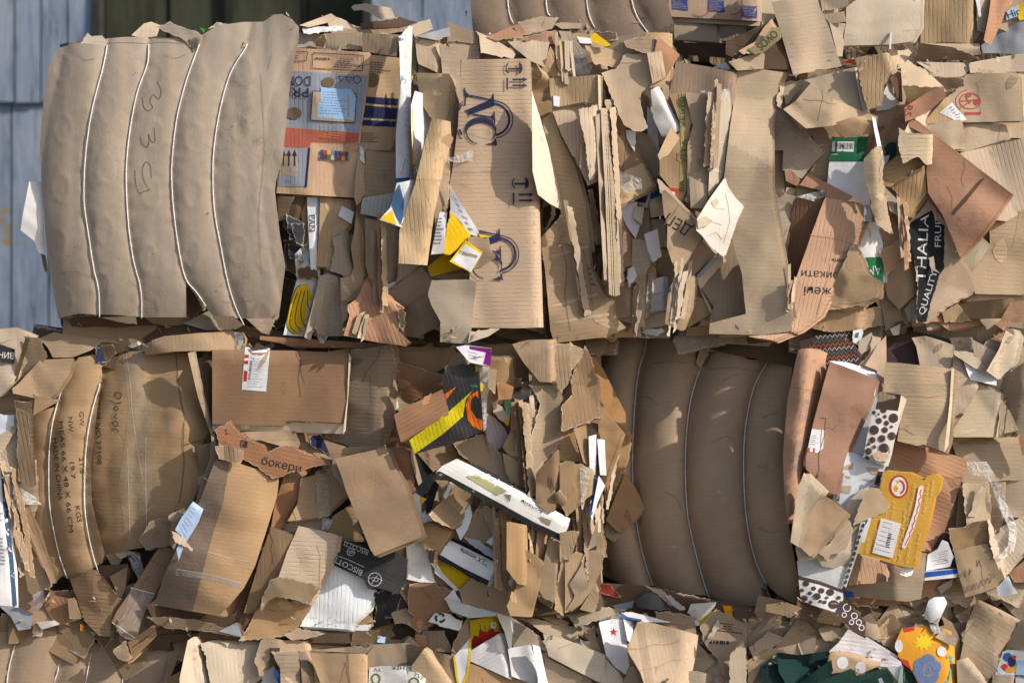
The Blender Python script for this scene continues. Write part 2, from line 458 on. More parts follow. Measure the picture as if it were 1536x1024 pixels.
    for k_ in range(nply):       # further layers of the same flattened box showing past its edge
        pdx += rnd.uniform(1.2, 3.6); pdy += rnd.uniform(-1.6, 2.4); pz = -(k_ + 1) * 2.4 - th + .6
        pv = [world(x + pdx, y + pdy, z + pz) for (x, y), z in zip(V, zz)]; pf = list(fs); pm = [0] * len(fs); ps = [True] * len(fs)
        for a, b in bnd:
            k0 = len(pv)
            for q, z in ((a, zz[a]), (b, zz[b]), (b, zz[b] - 2), (a, zz[a] - 2)): pv.append(world(V[q][0] + pdx, V[q][1] + pdy, z + pz))
            pf.append((k0, k0 + 1, k0 + 2, k0 + 3)); pm.append(1); ps.append(False)
        z0 = [0.0] * len(pv); kk = rnd.uniform(.72, 1.12)
        link_mesh('inner_layer', pv, pf, [M['card'], M['rim']], o, [(0.0, v.z / SC) for v in pv], z0, z0, pm, (c[0] * kk, c[1] * kk, c[2] * kk, c[3]), ps)
    r = Sheet(); r.bv = BVHTree.FromPolygons([(x, y, z) for (x, y), z in zip(V, zz)], F); r.o = o; r.f = fin; r.ca = ca; r.cr = cr; r.P = P; r.n = 0
    if DECO and not top and fn is None and mat == 'card' and size > 46 and c[0] > c[1] > c[2] and .2 < c[0] < .7 and c[2] > .07: wear(r, size, rnd, c, label)
    return r

DECO = True
def wear(r, size, rnd, c, label):
    """scuffs, peeled liner, hard creases and leftover tape on a big enough piece"""
    P = r.P; xs = [p[0] for p in P]; ys = [p[1] for p in P]
    def spot():
        for _ in range(12):
            x, y = rnd.uniform(min(xs), max(xs)), rnd.uniform(min(ys), max(ys))
            if inside(P, np.array([x]), np.array([y]))[0]: return x, y
        return sum(xs) / len(xs), sum(ys) / len(ys)
    if rnd.random() < (.18 if label else .34):
        x, y = spot(); a = rnd.random() * 3.14; l, w_ = rnd.uniform(.12, .28) * size, rnd.uniform(.05, .12) * size
        q = []
        for i in range(9):
            an = i / 9 * 6.283; rr = rnd.uniform(.65, 1.2); u, v = l * math.cos(an) * rr, w_ * math.sin(an) * rr; q.append((x + u * math.cos(a) - v * math.sin(a), y + u * math.sin(a) + v * math.cos(a)))
        k = rnd.choice((.62, 1.22, 1.3)); dec(r, tuple(min(.8, v * k) for v in c[:3]), q, 'peeled_patch', mat='card', t='a', raw=True, g=4, cr=1.0)
    for _ in range(rnd.choice((0, 1, 1, 2, 3)) if size > 60 else rnd.choice((0, 0, 1))):
        x, y = spot(); a = math.radians(r.ca + rnd.choice((0, 90, 90)) + rnd.gauss(0, 14)); l = rnd.uniform(.15, .5) * size; q = []
        for i in range(6):
            u = (i / 5 - .5) * 2 * l; v = rnd.gauss(0, .018 * size); q.append((x + u * math.cos(a) - v * math.sin(a), y + u * math.sin(a) + v * math.cos(a)))
        k = rnd.choice((.42, .5, 1.35)); ink(r, tuple(min(.8, v * k) for v in c[:3]), [q], rnd.uniform(1.6, 3.2), 'crease_line', raw=True)
    if size > 60 and rnd.random() < (.06 if label else .2):
        x, y = spot(); a = math.radians(r.ca + rnd.choice((0, 90)) + rnd.gauss(0, 5)); l, w_ = size * 1.3, rnd.uniform(6, 10)
        q = [(x + u * math.cos(a) - v * math.sin(a), y + u * math.sin(a) + v * math.cos(a)) for u, v in ((-l, -w_), (l, -w_), (l, w_), (-l, w_))]
        dec(r, (.58, .46, .32), q, 'parcel_tape', mat='tape', raw=True, g=8)

def link_at_base(n, vs, faces, mats, uv, ed, crs, mi, c, sm):
    z = min(v.z for v in vs); x = sum(v.x for v in vs) / len(vs); y = sum(v.y for v in vs) / len(vs)
    b = Vector((x, y, z))
    o = link_mesh(n, [v - b for v in vs], faces, mats, None, uv, ed, crs, mi, c, sm)
    o.location = b; return o

def tri_cw(V, f):
    a, b, c = (V[i] for i in f)
    return (b[0] - a[0]) * (c[1] - a[1]) - (b[1] - a[1]) * (c[0] - a[0]) > 0

# ------------------------------------------------------------------ print, labels, tape lying on a sheet
def flat(sh, V, F, col, n, mat='print', lift=1.0, cr=None, raw=True):
    sh.n += 1; lift = .34 + .07 * sh.n
    ar = math.radians(sh.ca); ce, se = math.cos(ar), math.sin(ar)
    vs = []; hit = []
    for x, y in V:
        h_ = sh.bv.ray_cast(Vector((x, y, 900)), Vector((0, 0, -1)))
        hit.append(h_[0] is not None); vs.append(world(x, y, (h_[0].z if h_[0] is not None else sh.f(x, y)) + lift))
    F = [f for f in F if any(hit[i] for i in f)]
    if not F: return sh.o
    used = sorted({i for f in F for i in f}); mp_ = {a: b for b, a in enumerate(used)}
    V = [V[i] for i in used]; vs = [vs[i] for i in used]; F = [tuple(mp_[i] for i in f) for f in F]
    uv = [(x * ce + y * se, -x * se + y * ce) for x, y in V]
    fs = [tuple(reversed(f)) if len(f) == 3 and tri_cw(V, f) else tuple(f) for f in F]
    z = [0.0] * len(vs)
    c = resolve(col); o = link_mesh(n, vs, fs, [M[mat]], sh.o, uv, z, z, None, (c[0], c[1], c[2], (sh.cr if cr is None else cr)), [True] * len(fs))
    return o
def dec(sh, col, pts, n='printed_area', mat='print', t='n', lift=1.0, cr=None, raw=False, g=6, label=None):
    P = pts if raw else T(pts)
    if area(P) < 0: P = P[::-1]
    SEED[0] += 1; rnd = random.Random(SEED[0])
    V, F, b, ts = triangulate(P, g, [t == 'a'] * len(P), rnd, .6)
    o = flat(sh, V, F, col, n, mat, lift, cr)
    if label: o['label'] = label
    return o
def ring(sh, col, cx, cy, rx, ry, w=None, a0=0, a1=360, rot=0, n='printed_ring', k=40):
    (cx, cy), = T([(cx, cy)]); rx *= FK; ry *= FK
    V, F = [], []; cr_, sr_ = math.cos(math.radians(rot)), math.sin(math.radians(rot))
    if w is None:
        pts = []
        for i in range(24):
            a = i / 24 * 2 * math.pi; x, y = rx * math.cos(a), ry * math.sin(a); pts.append((cx + x * cr_ - y * sr_, cy + x * sr_ + y * cr_))
        return dec(sh, col, pts, n, raw=True, g=4)
    w *= FK
    for i in range(k + 1):
        a = math.radians(a0 + (a1 - a0) * i / k)
        for q in (-.5, .5):
            x, y = (rx + q * w) * math.cos(a), (ry + q * w) * math.sin(a); V.append((cx + x * cr_ - y * sr_, cy + x * sr_ + y * cr_))
        if i: F.append((2 * i - 2, 2 * i - 1, 2 * i + 1)); F.append((2 * i - 2, 2 * i + 1, 2 * i))
    return flat(sh, V, F, col, n)
def ribbon_geo(pts, w, V, F):
    q = []
    for i in range(len(pts) - 1):
        a, b = pts[i], pts[i + 1]; k = max(1, int(math.hypot(b[0] - a[0], b[1] - a[1]) / 5))
        for j in range(k): q.append((a[0] + (b[0] - a[0]) * j / k, a[1] + (b[1] - a[1]) * j / k))
    q.append(pts[-1]); b0 = len(V)
    for i, p in enumerate(q):
        a = q[max(0, i - 1)]; b = q[min(len(q) - 1, i + 1)]; dx, dy = b[0] - a[0], b[1] - a[1]; l = math.hypot(dx, dy) or 1
        V.append((p[0] - dy / l * w / 2, p[1] + dx / l * w / 2)); V.append((p[0] + dy / l * w / 2, p[1] - dx / l * w / 2))
        if i: k = b0 + 2 * i; F.append((k - 2, k - 1, k + 1)); F.append((k - 2, k + 1, k))
def smoothpts(p, k=6):
    out = []
    for i in range(len(p) - 1):
        p0, p1, p2, p3 = p[max(0, i - 1)], p[i], p[i + 1], p[min(len(p) - 1, i + 2)]
        for j in range(k):
            t = j / k
            out.append(tuple(.5 * (2 * p1[c] + (p2[c] - p0[c]) * t + (2 * p0[c] - 5 * p1[c] + 4 * p2[c] - p3[c]) * t * t + (3 * p1[c] - p0[c] - 3 * p2[c] + p3[c]) * t ** 3) for c in range(2)))
    out.append(p[-1]); return out
def ink(sh, col, lines, w=3, n='printed_mark', sm=False, raw=False):
    V, F = [], []
    for l in lines:
        p = l if raw else T(l)
        if sm: p = smoothpts(p)
        ribbon_geo(p, w * FK, V, F)
    return flat(sh, V, F, col, n, cr=0)
def quads(sh, col, qs, n='printed_mark', raw=False):
    V, F = [], []
    for q in qs:
        p = q if raw else T(q); b = len(V); V += p
        F.append((b, b + 1, b + 2)); F.append((b, b + 2, b + 3))
    return flat(sh, V, F, col, n, cr=0)
_tc = {}
def glyphs(txt):
    if txt in _tc: return _tc[txt]
    cu = bpy.data.curves.new('t', 'FONT'); cu.body = txt; cu.size = 1; cu.resolution_u = 3
    ob = bpy.data.objects.new('t', cu); COL.objects.link(ob)
    me = ob.to_mesh(); V = [(v.co.x, v.co.y) for v in me.vertices]; F = [tuple(p.vertices) for p in me.polygons]
    ob.to_mesh_clear(); bpy.data.objects.remove(ob); bpy.data.curves.remove(cu)
    _tc[txt] = (V, F); return V, F
def text(sh, col, txt, cx, cy, h, ang=0, w=None, flip=1, n='printed_text', raw=False, bold=0):
    """lettering centred at (cx,cy), capital height h, optional width w, reading direction ang clockwise"""
    V, F = glyphs(txt)
    if not V: return
    if not raw: (cx, cy), = T([(cx, cy)]); h *= FK; w = w * FK if w else None
    x0 = min(v[0] for v in V); x1 = max(v[0] for v in V); k = h / .70
    kx = (w / (x1 - x0)) if w else k
    a = math.radians(ang); ex, ey = math.cos(a), math.sin(a); ux, uy = math.sin(a) * flip, -math.cos(a) * flip
    V2 = []
    for x, y in V:
        X = (x - (x0 + x1) / 2) * kx; Y = (y - .35) * k
        V2.append((cx + ex * X + ux * Y, cy + ey * X + uy * Y))
    F2 = []
    for f in F:
        for i in range(1, len(f) - 1): F2.append((f[0], f[i], f[i + 1]))
    return flat(sh, V2, F2, col, n, cr=0)
def lines_of_text(sh, col, quad, rows, n='printed_lines', wt=.45, seed=1, raw=False):
    """illegible small print: broken dashes inside a quad (tl,tr,br,bl)"""
    q = quad if raw else T(quad); rnd = random.Random(seed); V, F = [], []
    def pt(u, v):
        return tuple((q[0][c] * (1 - u) + q[1][c] * u) * (1 - v) + (q[3][c] * (1 - u) + q[2][c] * u) * v for c in range(2))
    for r in range(rows):
        v0 = (r + .25) / rows; v1 = v0 + wt / rows; u = 0; end = rnd.uniform(.55, 1)
        while u < end:
            l = rnd.uniform(.03, .12); b = len(V)
            V += [pt(u, v0), pt(min(u + l, end), v0), pt(min(u + l, end), v1), pt(u, v1)]
            F += [(b, b + 1, b + 2), (b, b + 2, b + 3)]; u += l + rnd.uniform(.015, .04)
    return flat(sh, V, F, col, n, cr=0)

def tube(name, pts3, r, mat, parent, k=7, color=None):
    vs, fs = [], []
    for i, p in enumerate(pts3):
        a = pts3[max(0, i - 1)]; b = pts3[min(len(pts3) - 1, i + 1)]; tv = (b - a).normalized()
        sx = tv.cross(Vector((0, 1, 0)))
        if sx.length < .01: sx = Vector((1, 0, 0))
        sx.normalize(); sy = tv.cross(sx)
        for j in range(k):
            an = 2 * math.pi * j / k; vs.append(p + sx * math.cos(an) * r + sy * math.sin(an) * r)
        if i:
            for j in range(k): fs.append(((i - 1) * k + j, (i - 1) * k + (j + 1) % k, i * k + (j + 1) % k, i * k + j))
    fs.append(tuple(range(k))[::-1]); fs.append(tuple(range((len(pts3) - 1) * k, len(pts3) * k)))
    return link_mesh(name, vs, fs, [mat], parent, smooth=[True] * len(fs), color=color)
def wire(pts, f, r=1.0, lift=1.0, raw=False, parent=None):
    p = pts if raw else T(pts); p = smoothpts(p, 8)
    return tube('baling_twine', [world(x, y, max(f(x + q, y) for q in (-5, -2.5, 0, 2.5, 5)) * .6 + f(x, y) * .4 + lift) for x, y in p], r * SC, M['wire'], parent or CUR)

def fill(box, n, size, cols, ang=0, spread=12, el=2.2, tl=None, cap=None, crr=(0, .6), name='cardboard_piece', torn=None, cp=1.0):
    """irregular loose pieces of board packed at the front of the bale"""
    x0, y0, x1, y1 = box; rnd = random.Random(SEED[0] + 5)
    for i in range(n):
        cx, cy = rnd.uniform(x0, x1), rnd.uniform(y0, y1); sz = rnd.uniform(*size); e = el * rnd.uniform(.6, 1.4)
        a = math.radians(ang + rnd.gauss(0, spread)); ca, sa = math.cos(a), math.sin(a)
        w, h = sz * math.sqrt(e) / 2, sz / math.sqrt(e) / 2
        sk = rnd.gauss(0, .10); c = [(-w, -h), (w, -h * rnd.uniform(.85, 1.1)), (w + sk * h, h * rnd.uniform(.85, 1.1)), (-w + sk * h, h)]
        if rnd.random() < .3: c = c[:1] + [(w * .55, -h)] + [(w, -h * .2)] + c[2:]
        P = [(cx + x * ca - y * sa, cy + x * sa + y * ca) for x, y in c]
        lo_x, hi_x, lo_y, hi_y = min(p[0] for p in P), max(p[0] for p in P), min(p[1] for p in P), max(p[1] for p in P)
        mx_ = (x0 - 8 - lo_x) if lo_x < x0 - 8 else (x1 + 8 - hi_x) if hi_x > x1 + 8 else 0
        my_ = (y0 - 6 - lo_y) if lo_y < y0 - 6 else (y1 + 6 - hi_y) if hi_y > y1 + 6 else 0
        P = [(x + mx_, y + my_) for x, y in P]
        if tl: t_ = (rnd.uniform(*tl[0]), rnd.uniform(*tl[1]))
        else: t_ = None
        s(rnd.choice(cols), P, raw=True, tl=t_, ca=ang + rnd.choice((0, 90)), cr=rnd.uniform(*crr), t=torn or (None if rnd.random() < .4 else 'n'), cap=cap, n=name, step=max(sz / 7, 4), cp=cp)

def stack(x0, y0, x1, y1, n, w, cols=('K', 'KO', 'KG', 'KL', 'KD'), torn=True):
    """squashed layers seen edge-on: narrow upright strips, each falling away to the right behind the next"""
    rnd = random.Random(int(x0 * 7 + y0)); xx = 0.0
    for i in range(n):
        ww = w * rnd.uniform(.6, 1.5); a, b = rnd.uniform(-14, 14), rnd.uniform(-16, 16); m = rnd.uniform(-2.5, 2.5); ym = (y0 + y1) / 2 + rnd.uniform(-20, 20)
        xm = (x0 + x1) / 2 + xx + m
        P = [(x0 + xx, y0 + a), (x0 + xx + ww, y0 + a + rnd.uniform(-4, 4)), (xm + ww, ym), (x1 + xx + ww, y1 + b + rnd.uniform(-5, 5)), (x1 + xx, y1 + b), (xm, ym)]
        s(rnd.choice(cols), P, raw=True, t='a' if (torn and rnd.random() < .6) else 'n', tl=(-rnd.uniform(.2, .85), rnd.uniform(-.06, .06)), cr=rnd.uniform(0, .9), ca=90, n='edge_strip', step=4, thick=1.5, cp=1.24)
        xx += ww * rnd.uniform(.75, 1.15)
# ------------------------------------------------------------------ camera, sun, sky
cam = bpy.data.cameras.new('camera'); co = bpy.data.objects.new('camera', cam); COL.objects.link(co)
co.location = (0, -CAMD * SC, -GZ); co.rotation_euler = (math.radians(90), 0, 0)
cam.sensor_width = 36; cam.lens = 36 * CAMD / 1536; cam.clip_end = 4000; cam.clip_start = .05
cam.dof.use_dof = True; cam.dof.focus_distance = (CAMD - 15) * SC; cam.dof.aperture_fstop = 2.0
scene.camera = co
scene.view_settings.view_transform = 'Standard'; scene.view_settings.look = 'None'; scene.view_settings.exposure = 0

SUN = Vector((.78, -.35, .52)).normalized()
sl = bpy.data.lights.new('sun', 'SUN'); sl.energy = 4.4; sl.angle = math.radians(.55); sl.color = (1, .94, .83)
so_ = bpy.data.objects.new('sun', sl); COL.objects.link(so_); so_.rotation_euler = SUN.to_track_quat('Z', 'Y').to_euler(); so_.location = (6, -4, 6)
w = bpy.data.worlds.new('World'); scene.world = w; w.use_nodes = True
nt = w.node_tree; bg = nt.nodes['Background']
sky = nt.nodes.new('ShaderNodeTexSky'); sky.sky_type = 'NISHITA'; sky.sun_disc = False
sky.sun_elevation = math.asin(SUN.z); sky.sun_rotation = math.atan2(SUN.x, SUN.y); sky.dust_density = 2.2; sky.air_density = 1.0
nt.links.new(sky.outputs[0], bg.inputs[0]); bg.inputs[1].default_value = .14

def box_geo(V, F, a, b):
    k = len(V)
    V += [Vector((x, y, z)) for x in (a[0], b[0]) for y in (a[1], b[1]) for z in (a[2], b[2])]
    F += [tuple(k + i for i in f) for f in ((0, 1, 3, 2), (4, 6, 7, 5), (0, 4, 5, 1), (2, 3, 7, 6), (0, 2, 6, 4), (1, 5, 7, 3))]

# ground: trampled earth and gravel
gm = plain('trampled earth', (.20, .165, .125), .95, (.10, .085, .065), 3)
g = link_mesh('ground', [Vector((x, y, 0)) for x, y in ((-300, -300), (300, -300), (300, 300), (-300, 300))], [(0, 1, 2, 3)], [gm], None)
g['kind'] = 'structure'

# wooden shed behind the stack: blue boards, dark doorway
YB = 1500 * SC
def bx(px): return (px - 768) * SC * (CAMD + 1500) / CAMD
def bz(py): return (512 - py) * SC * (CAMD + 1500) / CAMD - GZ
def shed_paint():
    m, nt, out = new_mat('weathered blue paint')
    tc = N(nt, 'ShaderNodeTexCoord'); P = tc.outputs['Object']
    mp = N(nt, 'ShaderNodeMapping'); mp.inputs['Scale'].default_value = (1, 1, .12); L(nt, P, mp.inputs[0])
    gr = noise_n(nt, mp.outputs[0], 30, 5, .7); lg = noise_n(nt, P, 3, 4); sp = noise_n(nt, P, 7, 3, .6)
    col = mixc(nt, ramp(nt, gr, .3, 0, .7, 1), (.27, .33, .44, 1), (.17, .215, .31, 1))
    col = mixc(nt, ramp(nt, lg, .4, 0, .65, .7), col, (.33, .36, .43, 1))
    col = mixc(nt, ramp(nt, gr, .56, 0, .72, .8), col, (.07, .08, .11, 1))
    col = mixc(nt, ramp(nt, sp, .66, 0, .69, .85), col, (.33, .22, .07, 1))
    b = N(nt, 'ShaderNodeBsdfPrincipled', i={'Roughness': .7}); L(nt, col, b.inputs['Base Color'])
    bp = N(nt, 'ShaderNodeBump', i={'Strength': .6, 'Distance': .01}); L(nt, gr, bp.inputs['Height']); L(nt, bp.outputs[0], b.inputs['Normal'])
    L(nt, b.outputs[0], out.inputs[0]); return m
def door_paint():
    m, nt, out = new_mat('mossy dark boards')
    tc = N(nt, 'ShaderNodeTexCoord'); P = tc.outputs['Object']
    mp = N(nt, 'ShaderNodeMapping'); mp.inputs['Scale'].default_value = (1, 1, .08); L(nt, P, mp.inputs[0])
    gr = noise_n(nt, mp.outputs[0], 22, 5, .7); lg = noise_n(nt, P, 5, 4)
    col = mixc(nt, ramp(nt, gr, .35, 0, .7, 1), (.022, .024, .014, 1), (.06, .058, .035, 1))
    col = mixc(nt, ramp(nt, lg, .45, 0, .65, .6), col, (.045, .06, .022, 1))
    b = N(nt, 'ShaderNodeBsdfPrincipled', i={'Roughness': .85}); L(nt, col, b.inputs['Base Color'])
    L(nt, b.outputs[0], out.inputs[0]); return m
shed = bpy.data.objects.new('wooden_shed', None); COL.objects.link(shed); shed.location = (bx(340), YB + 1.5, 0)
tagthing(shed, 'weathered blue plank shed with a dark wide doorway behind the cardboard bales', 'shed')
sp_, dp_ = shed_paint(), door_paint()
def planks(name, x0, x1, z0, z1, wdt, m, yoff=0.0, seed=1):
    V, F = [], []; r = random.Random(seed); x = x0
    while x < x1:
        ww = min(wdt * r.uniform(.8, 1.2), x1 - x)
        if ww < .02: break
        dy = r.uniform(-.006, .006)
        box_geo(V, F, (x + .004, YB + yoff + dy, z0 + r.uniform(0, .01)), (x + ww - .004, YB + yoff + .03 + dy, z1 - r.uniform(0, .01))); x += ww
    return link_mesh(name, V, F, [m], shed)
zt = bz(150); zr = 4.6
planks('wall_boards', bx(-420), bx(139), zt - .015, zr, .105, sp_, -.012, 3)
planks('wall_boards', bx(-420), bx(139), 0.0, zt, .13, sp_, .012, 4)
planks('wall_boards', bx(556), bx(1900), zt, zr, .20, sp_, 0, 5)
planks('wall_boards', bx(556), bx(1900), 0.0, zt, .20, sp_, .012, 6)
dr = planks('door', bx(150), bx(545), 0.0, zr, .30, dp_, .10, 8)
V, F = [], []; box_geo(V, F, (bx(334), YB + .07, 0), (bx(341), YB + .099, zr)); link_mesh('door_gap_batten', V, F, [plain('black timber', (.012, .011, .010), .9)], dr)
V, F = [], []
box_geo(V, F, (bx(139), YB - .02, 0), (bx(150), YB + .10, zr)); box_geo(V, F, (bx(545), YB - .02, 0), (bx(556), YB + .10, zr))
link_mesh('door_frame', V, F, [plain('dark timber frame', (.03, .032, .03), .85)], shed)
V, F = [], []
box_geo(V, F, (bx(-440), YB - .35, zr + .002), (bx(1920), YB + 4, zr + .10)); link_mesh('roof', V, F, [plain('grey roof sheet', (.22, .22, .22), .8)], shed)
V, F = [], []
box_geo(V, F, (bx(-420), YB + .14, 0), (bx(-405), YB + 3.6, zr)); box_geo(V, F, (bx(1885), YB + .14, 0), (bx(1900), YB + 3.6, zr)); box_geo(V, F, (bx(-404), YB + 3.5, 0), (bx(1884), YB + 3.6, zr))
link_mesh('outer_wall', V, F, [sp_], shed)
def xat(wp, y):
    """x of a (roughly vertical) twine at height y"""
    if y <= wp[0][1]: a, b = wp[0], wp[1]
    elif y >= wp[-1][1]: a, b = wp[-2], wp[-1]
    else:
        for a, b in zip(wp, wp[1:]):
            if a[1] <= y <= b[1]: break
    t = (y - a[1]) / ((b[1] - a[1]) or 1); return a[0] + (b[0] - a[0]) * t
def ridges(ws, amp):
    """the sheet bulges between neighbouring twines and is pulled in under each"""
    def f(x, y):
        z = 0; xs = [xat(w_, y) for w_ in ws]
        m = min(abs(x - q) for q in xs)
        lo = max([q for q in xs if q <= x] or [xs[0] - 62]); hi = min([q for q in xs if q > x] or [xs[-1] + 72])
        u = min(1, max(0, (x - lo) / max(hi - lo, 1)))
        z = amp * (.75 * math.sin(math.pi * u) ** .6 + .25 * (1 - math.exp(-m / 5.0)))
        return z + min(amp, 9) * .3 * noise.noise(Vector((x * .05, y * .075, 2))) * math.exp(-m / 12.0) - amp
    return f

# =================================================================== BALE G, I: back of the row on top
bale('G', 'shaded dark brown bale at the very top, set back, smooth wrapped side with pale twines', (715, -330, 1160, 108), -140)
setbase(690, -240, 1160, 100, -150)
O(760, 0)
gw = [[(5, -500), (5, 0), (35, 130)], [(200, -500), (215, 0), (237, 90)], [(420, -500), (437, 0), (482, 155)], [(650, -500), (685, 0), (780, 190)]]
gw = [T(q) for q in gw]; rg = ridges(gw, 8)
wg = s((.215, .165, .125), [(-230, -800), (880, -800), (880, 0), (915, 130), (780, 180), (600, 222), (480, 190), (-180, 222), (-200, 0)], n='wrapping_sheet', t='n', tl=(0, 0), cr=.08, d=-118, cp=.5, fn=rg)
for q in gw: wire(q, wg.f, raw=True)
s('KG', [(650, 212), (780, 180), (915, 135), (930, 225), (890, 247), (700, 245)], tl=(0, -.2))
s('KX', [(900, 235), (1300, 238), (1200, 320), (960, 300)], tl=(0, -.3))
s('KG', [(918, 112), (1165, 120), (1170, 225), (1150, 232), (920, 218)], t='n', tl=(0, .1), cr=.1)
s('KG', [(1165, 122), (1315, 128), (1312, 235), (1170, 222)], t='n', tl=(0, -.1), cr=1, ca=90)
s('KL', [(895, 88), (1395, 112), (1388, 145), (900, 118)], t='n', cr=0, tl=(0, .4))
p = s((.50, .36, .25), [(870, -200), (1400, -200), (1402, 118), (1200, 108), (895, 92)], t='n', tl=(0, 0), cr=.3, label='pinkish carton side printed with faded blue and red stamp blocks')
for x, y in ((905, -10), (1105, 0), (1285, 30)):
    dec(p, (.06, .09, .26), [(x, y), (x + 88, y + 4), (x + 90, y + 70), (x + 2, y + 62)], 'stamp_block', t='a')
    lines_of_text(p, (.5, .38, .3), [(x + 4, y + 5), (x + 84, y + 9), (x + 86, y + 64), (x + 6, y + 58)], 6, seed=x, wt=.3)
ring(p, (.5, .16, .14), 1060, 30, 60, 60, 6, 0, 130); ring(p, (.5, .16, .14), 1240, 20, 55, 60, 6, -30, 100)

bale('I', 'sunlit bale of tan and red-brown cartons in the top right corner', (1165, -330, 1800, 112), -95)
setbase(1160, -240, 1800, 84, -80)
O(1116, 0)
fill((1150, -60, 1560, 75), 16, (60, 110), ['K', 'KL', 'KG', 'KO'], 80, 20, 1.6)
s('KX', [(-100, 230), (200, 90), (260, 240), (250, 380), (100, 380), (-100, 300)], cp=1.6)
s('KG', [(410, -60), (570, -60), (572, 30), (430, 65)]); s('KG', [(430, 82), (550, 62), (562, 120), (470, 132)]); s('KG', [(470, 130), (562, 130), (540, 310), (515, 310)], tl=(-.4, 0))
s('KG', [(960, 240), (1290, 240), (1300, 300), (1000, 320)], tl=(0, -.3))
s('KX', [(960, 235), (1150, 260), (1310, 330), (940, 330)], cp=1.8)
s('KL', [(560, 40), (670, -40), (972, -60), (967, 150), (920, 228), (800, 246), (540, 252), (560, 130)], t='n', tl=(-.1, .1), cr=.15, folds=[(560, 195, 960, 170, -.35)], label='broad sunlit tan carton side at the top edge')
s('KO', [(972, -80), (1262, -80), (1257, 240), (1110, 232), (968, 242)], t='n', tl=(.05, 0), cr=.8, ca=90)
s('KG', [(1268, -60), (1357, -60), (1332, 185), (1280, 170)], tl=(-.3, 0)); s('W', [(1262, -40), (1290, -40), (1302, 90), (1290, 95)], n='paper_piece', tl=(-.3, 0))
s('KG', [(1315, 235), (1536, 60), (1640, 80), (1640, 300), (1300, 300)], n='crumpled_board', cp=2, col=None) if False else s((.30, .31, .34), [(1300, 250), (1460, 130), (1640, 80), (1640, 300), (1310, 292)], n='plastic_sack_piece', mat='gloss', cp=2.4, cr=0)
s('KR', [(1362, -60), (1490, -60), (1480, 0), (1425, 100), (1357, 245), (1315, 222), (1340, 100)], tl=(-.1, .1), cr=.5)
s('Y', [(1500, 30), (1600, 0), (1600, 110), (1510, 110)], cr=0, n='paper_piece')
q = s('LB', [(1440, 62), (1500, 28), (1516, 85), (1440, 112)], n='paper_piece', cr=0); text(q, 'NV', 'Hic', 1478, 72, 40, -22)
st = s('WL', [(800, 180), (813, 180), (806, 272), (797, 270)], n='stick', t='n', cr=0, tl=(0, .3), cp=.2)

# =================================================================== bottom row
bale('E', 'lower left bale cut by the photo bottom edge, ribbed tan wrapping and many small cartons', (-215, 950, 872, 1372), 6)
setbase(-240, 925, 890, 1240, -18); TONES[CUR] = (.97, .92, .86)
bale('F', 'lower right bale cut by the photo bottom edge, with dark green and orange printed scraps', (895, 935, 1800, 1372), 4)
setbase(890, 915, 1800, 1240, -26)
bale('E')
fill((240, 960, 890, 1200), 50, (80, 150), ['K', 'KD', 'KG', 'KO', 'KL'], 70, 40, 1.8, cap=2)
fill((-100, 1080, 900, 1360), 26, (110, 200), ['K', 'KD', 'KG', 'KO', 'KL'], 0, 40, 1.8, cap=2)
fill((0, 925, 890, 955), 22, (50, 120), ['KX', 'KD', 'KX', 'KX'], 0, 9, 5, cap=-22, tl=((-.1, .1), (-.5, .5)))  # near-black slivers paint the shadow line between the rows
O(0, 744)
E_W = [[(110, 720), (100, 760), (65, 870), (40, 1000), (30, 1200)], [(340, 860), (315, 960), (300, 1024), (290, 1200)], [(500, 860), (482, 950), (470, 1024), (460, 1200)], [(715, 890), (700, 915), (670, 1024), (660, 1200)]]
E_W = [T(q) for q in E_W]; er = ridges(E_W, 9)
we = s((.37, .29, .22), [(-500, 640), (0, 655), (100, 720), (300, 740), (520, 800), (700, 850), (830, 850), (935, 830), (930, 1024), (900, 1700), (900, 2250), (-500, 2250)], n='wrapping_sheet', t='n', tl=(0, .03), cr=.25, ca=3, d=-6, cp=.9, fn=er, label='grey-tan wrapping sheet drawn in by pale twines')
for q in E_W: wire(q, we.f, raw=True, r=.95)
s('KX', [(800, 830), (940, 850), (930, 800), (1060, 780), (1500, 790), (1300, 740), (880, 760)], cp=1.5, tl=(0, -.4))
s('KG', [(940, 790), (1008, 784), (960, 930), (912, 1040), (890, 1200), (860, 1200), (900, 1000)], t='n', tl=(-.3, 0), folds=[(960, 790, 905, 1100, .4)])
s('KL', [(1100, 805), (1180, 790), (1500, 790), (1468, 832), (1480, 880), (1505, 930), (1420, 1010), (1330, 1060), (1180, 1160), (1130, 900)], t='a', tl=(-.05, .1), cr=.5, cp=1.4, folds=[(1300, 790, 1330, 1060, .15)])
s('KL', [(1060, 770), (1095, 768), (1112, 900), (1180, 1100), (1170, 1300), (1000, 1300), (985, 1000), (1030, 790)], t='n', tl=(-.25, .05), folds=[(1060, 770, 1075, 1200, .7)])
O(390, 744)
s('KX', [(180, 730), (380, 740), (650, 750), (640, 810), (200, 800)], cp=1.6); s('KG', [(130, 760), (210, 720), (360, 750), (310, 770), (180, 790)], t='a', tl=(0, .3))
s('KO', [(510, 740), (660, 730), (620, 810), (500, 820)], tl=(.2, 0)); s('KD', [(850, 740), (1010, 735), (1060, 860), (900, 840)], cr=.6, ca=90); s('LB', [(645, 765), (690, 770), (685, 805), (640, 800)], n='paper_piece', cr=0); s('KR', [(850, 760), (915, 765), (910, 825), (855, 820)])
s('K', [(0, 800), (20, 770), (150, 790), (262, 790), (290, 900), (240, 905), (100, 850), (60, 870), (0, 990), (-30, 900)], t='a', tl=(0, .2)); s('KX', [(50, 830), (110, 830), (100, 900), (60, 940)])
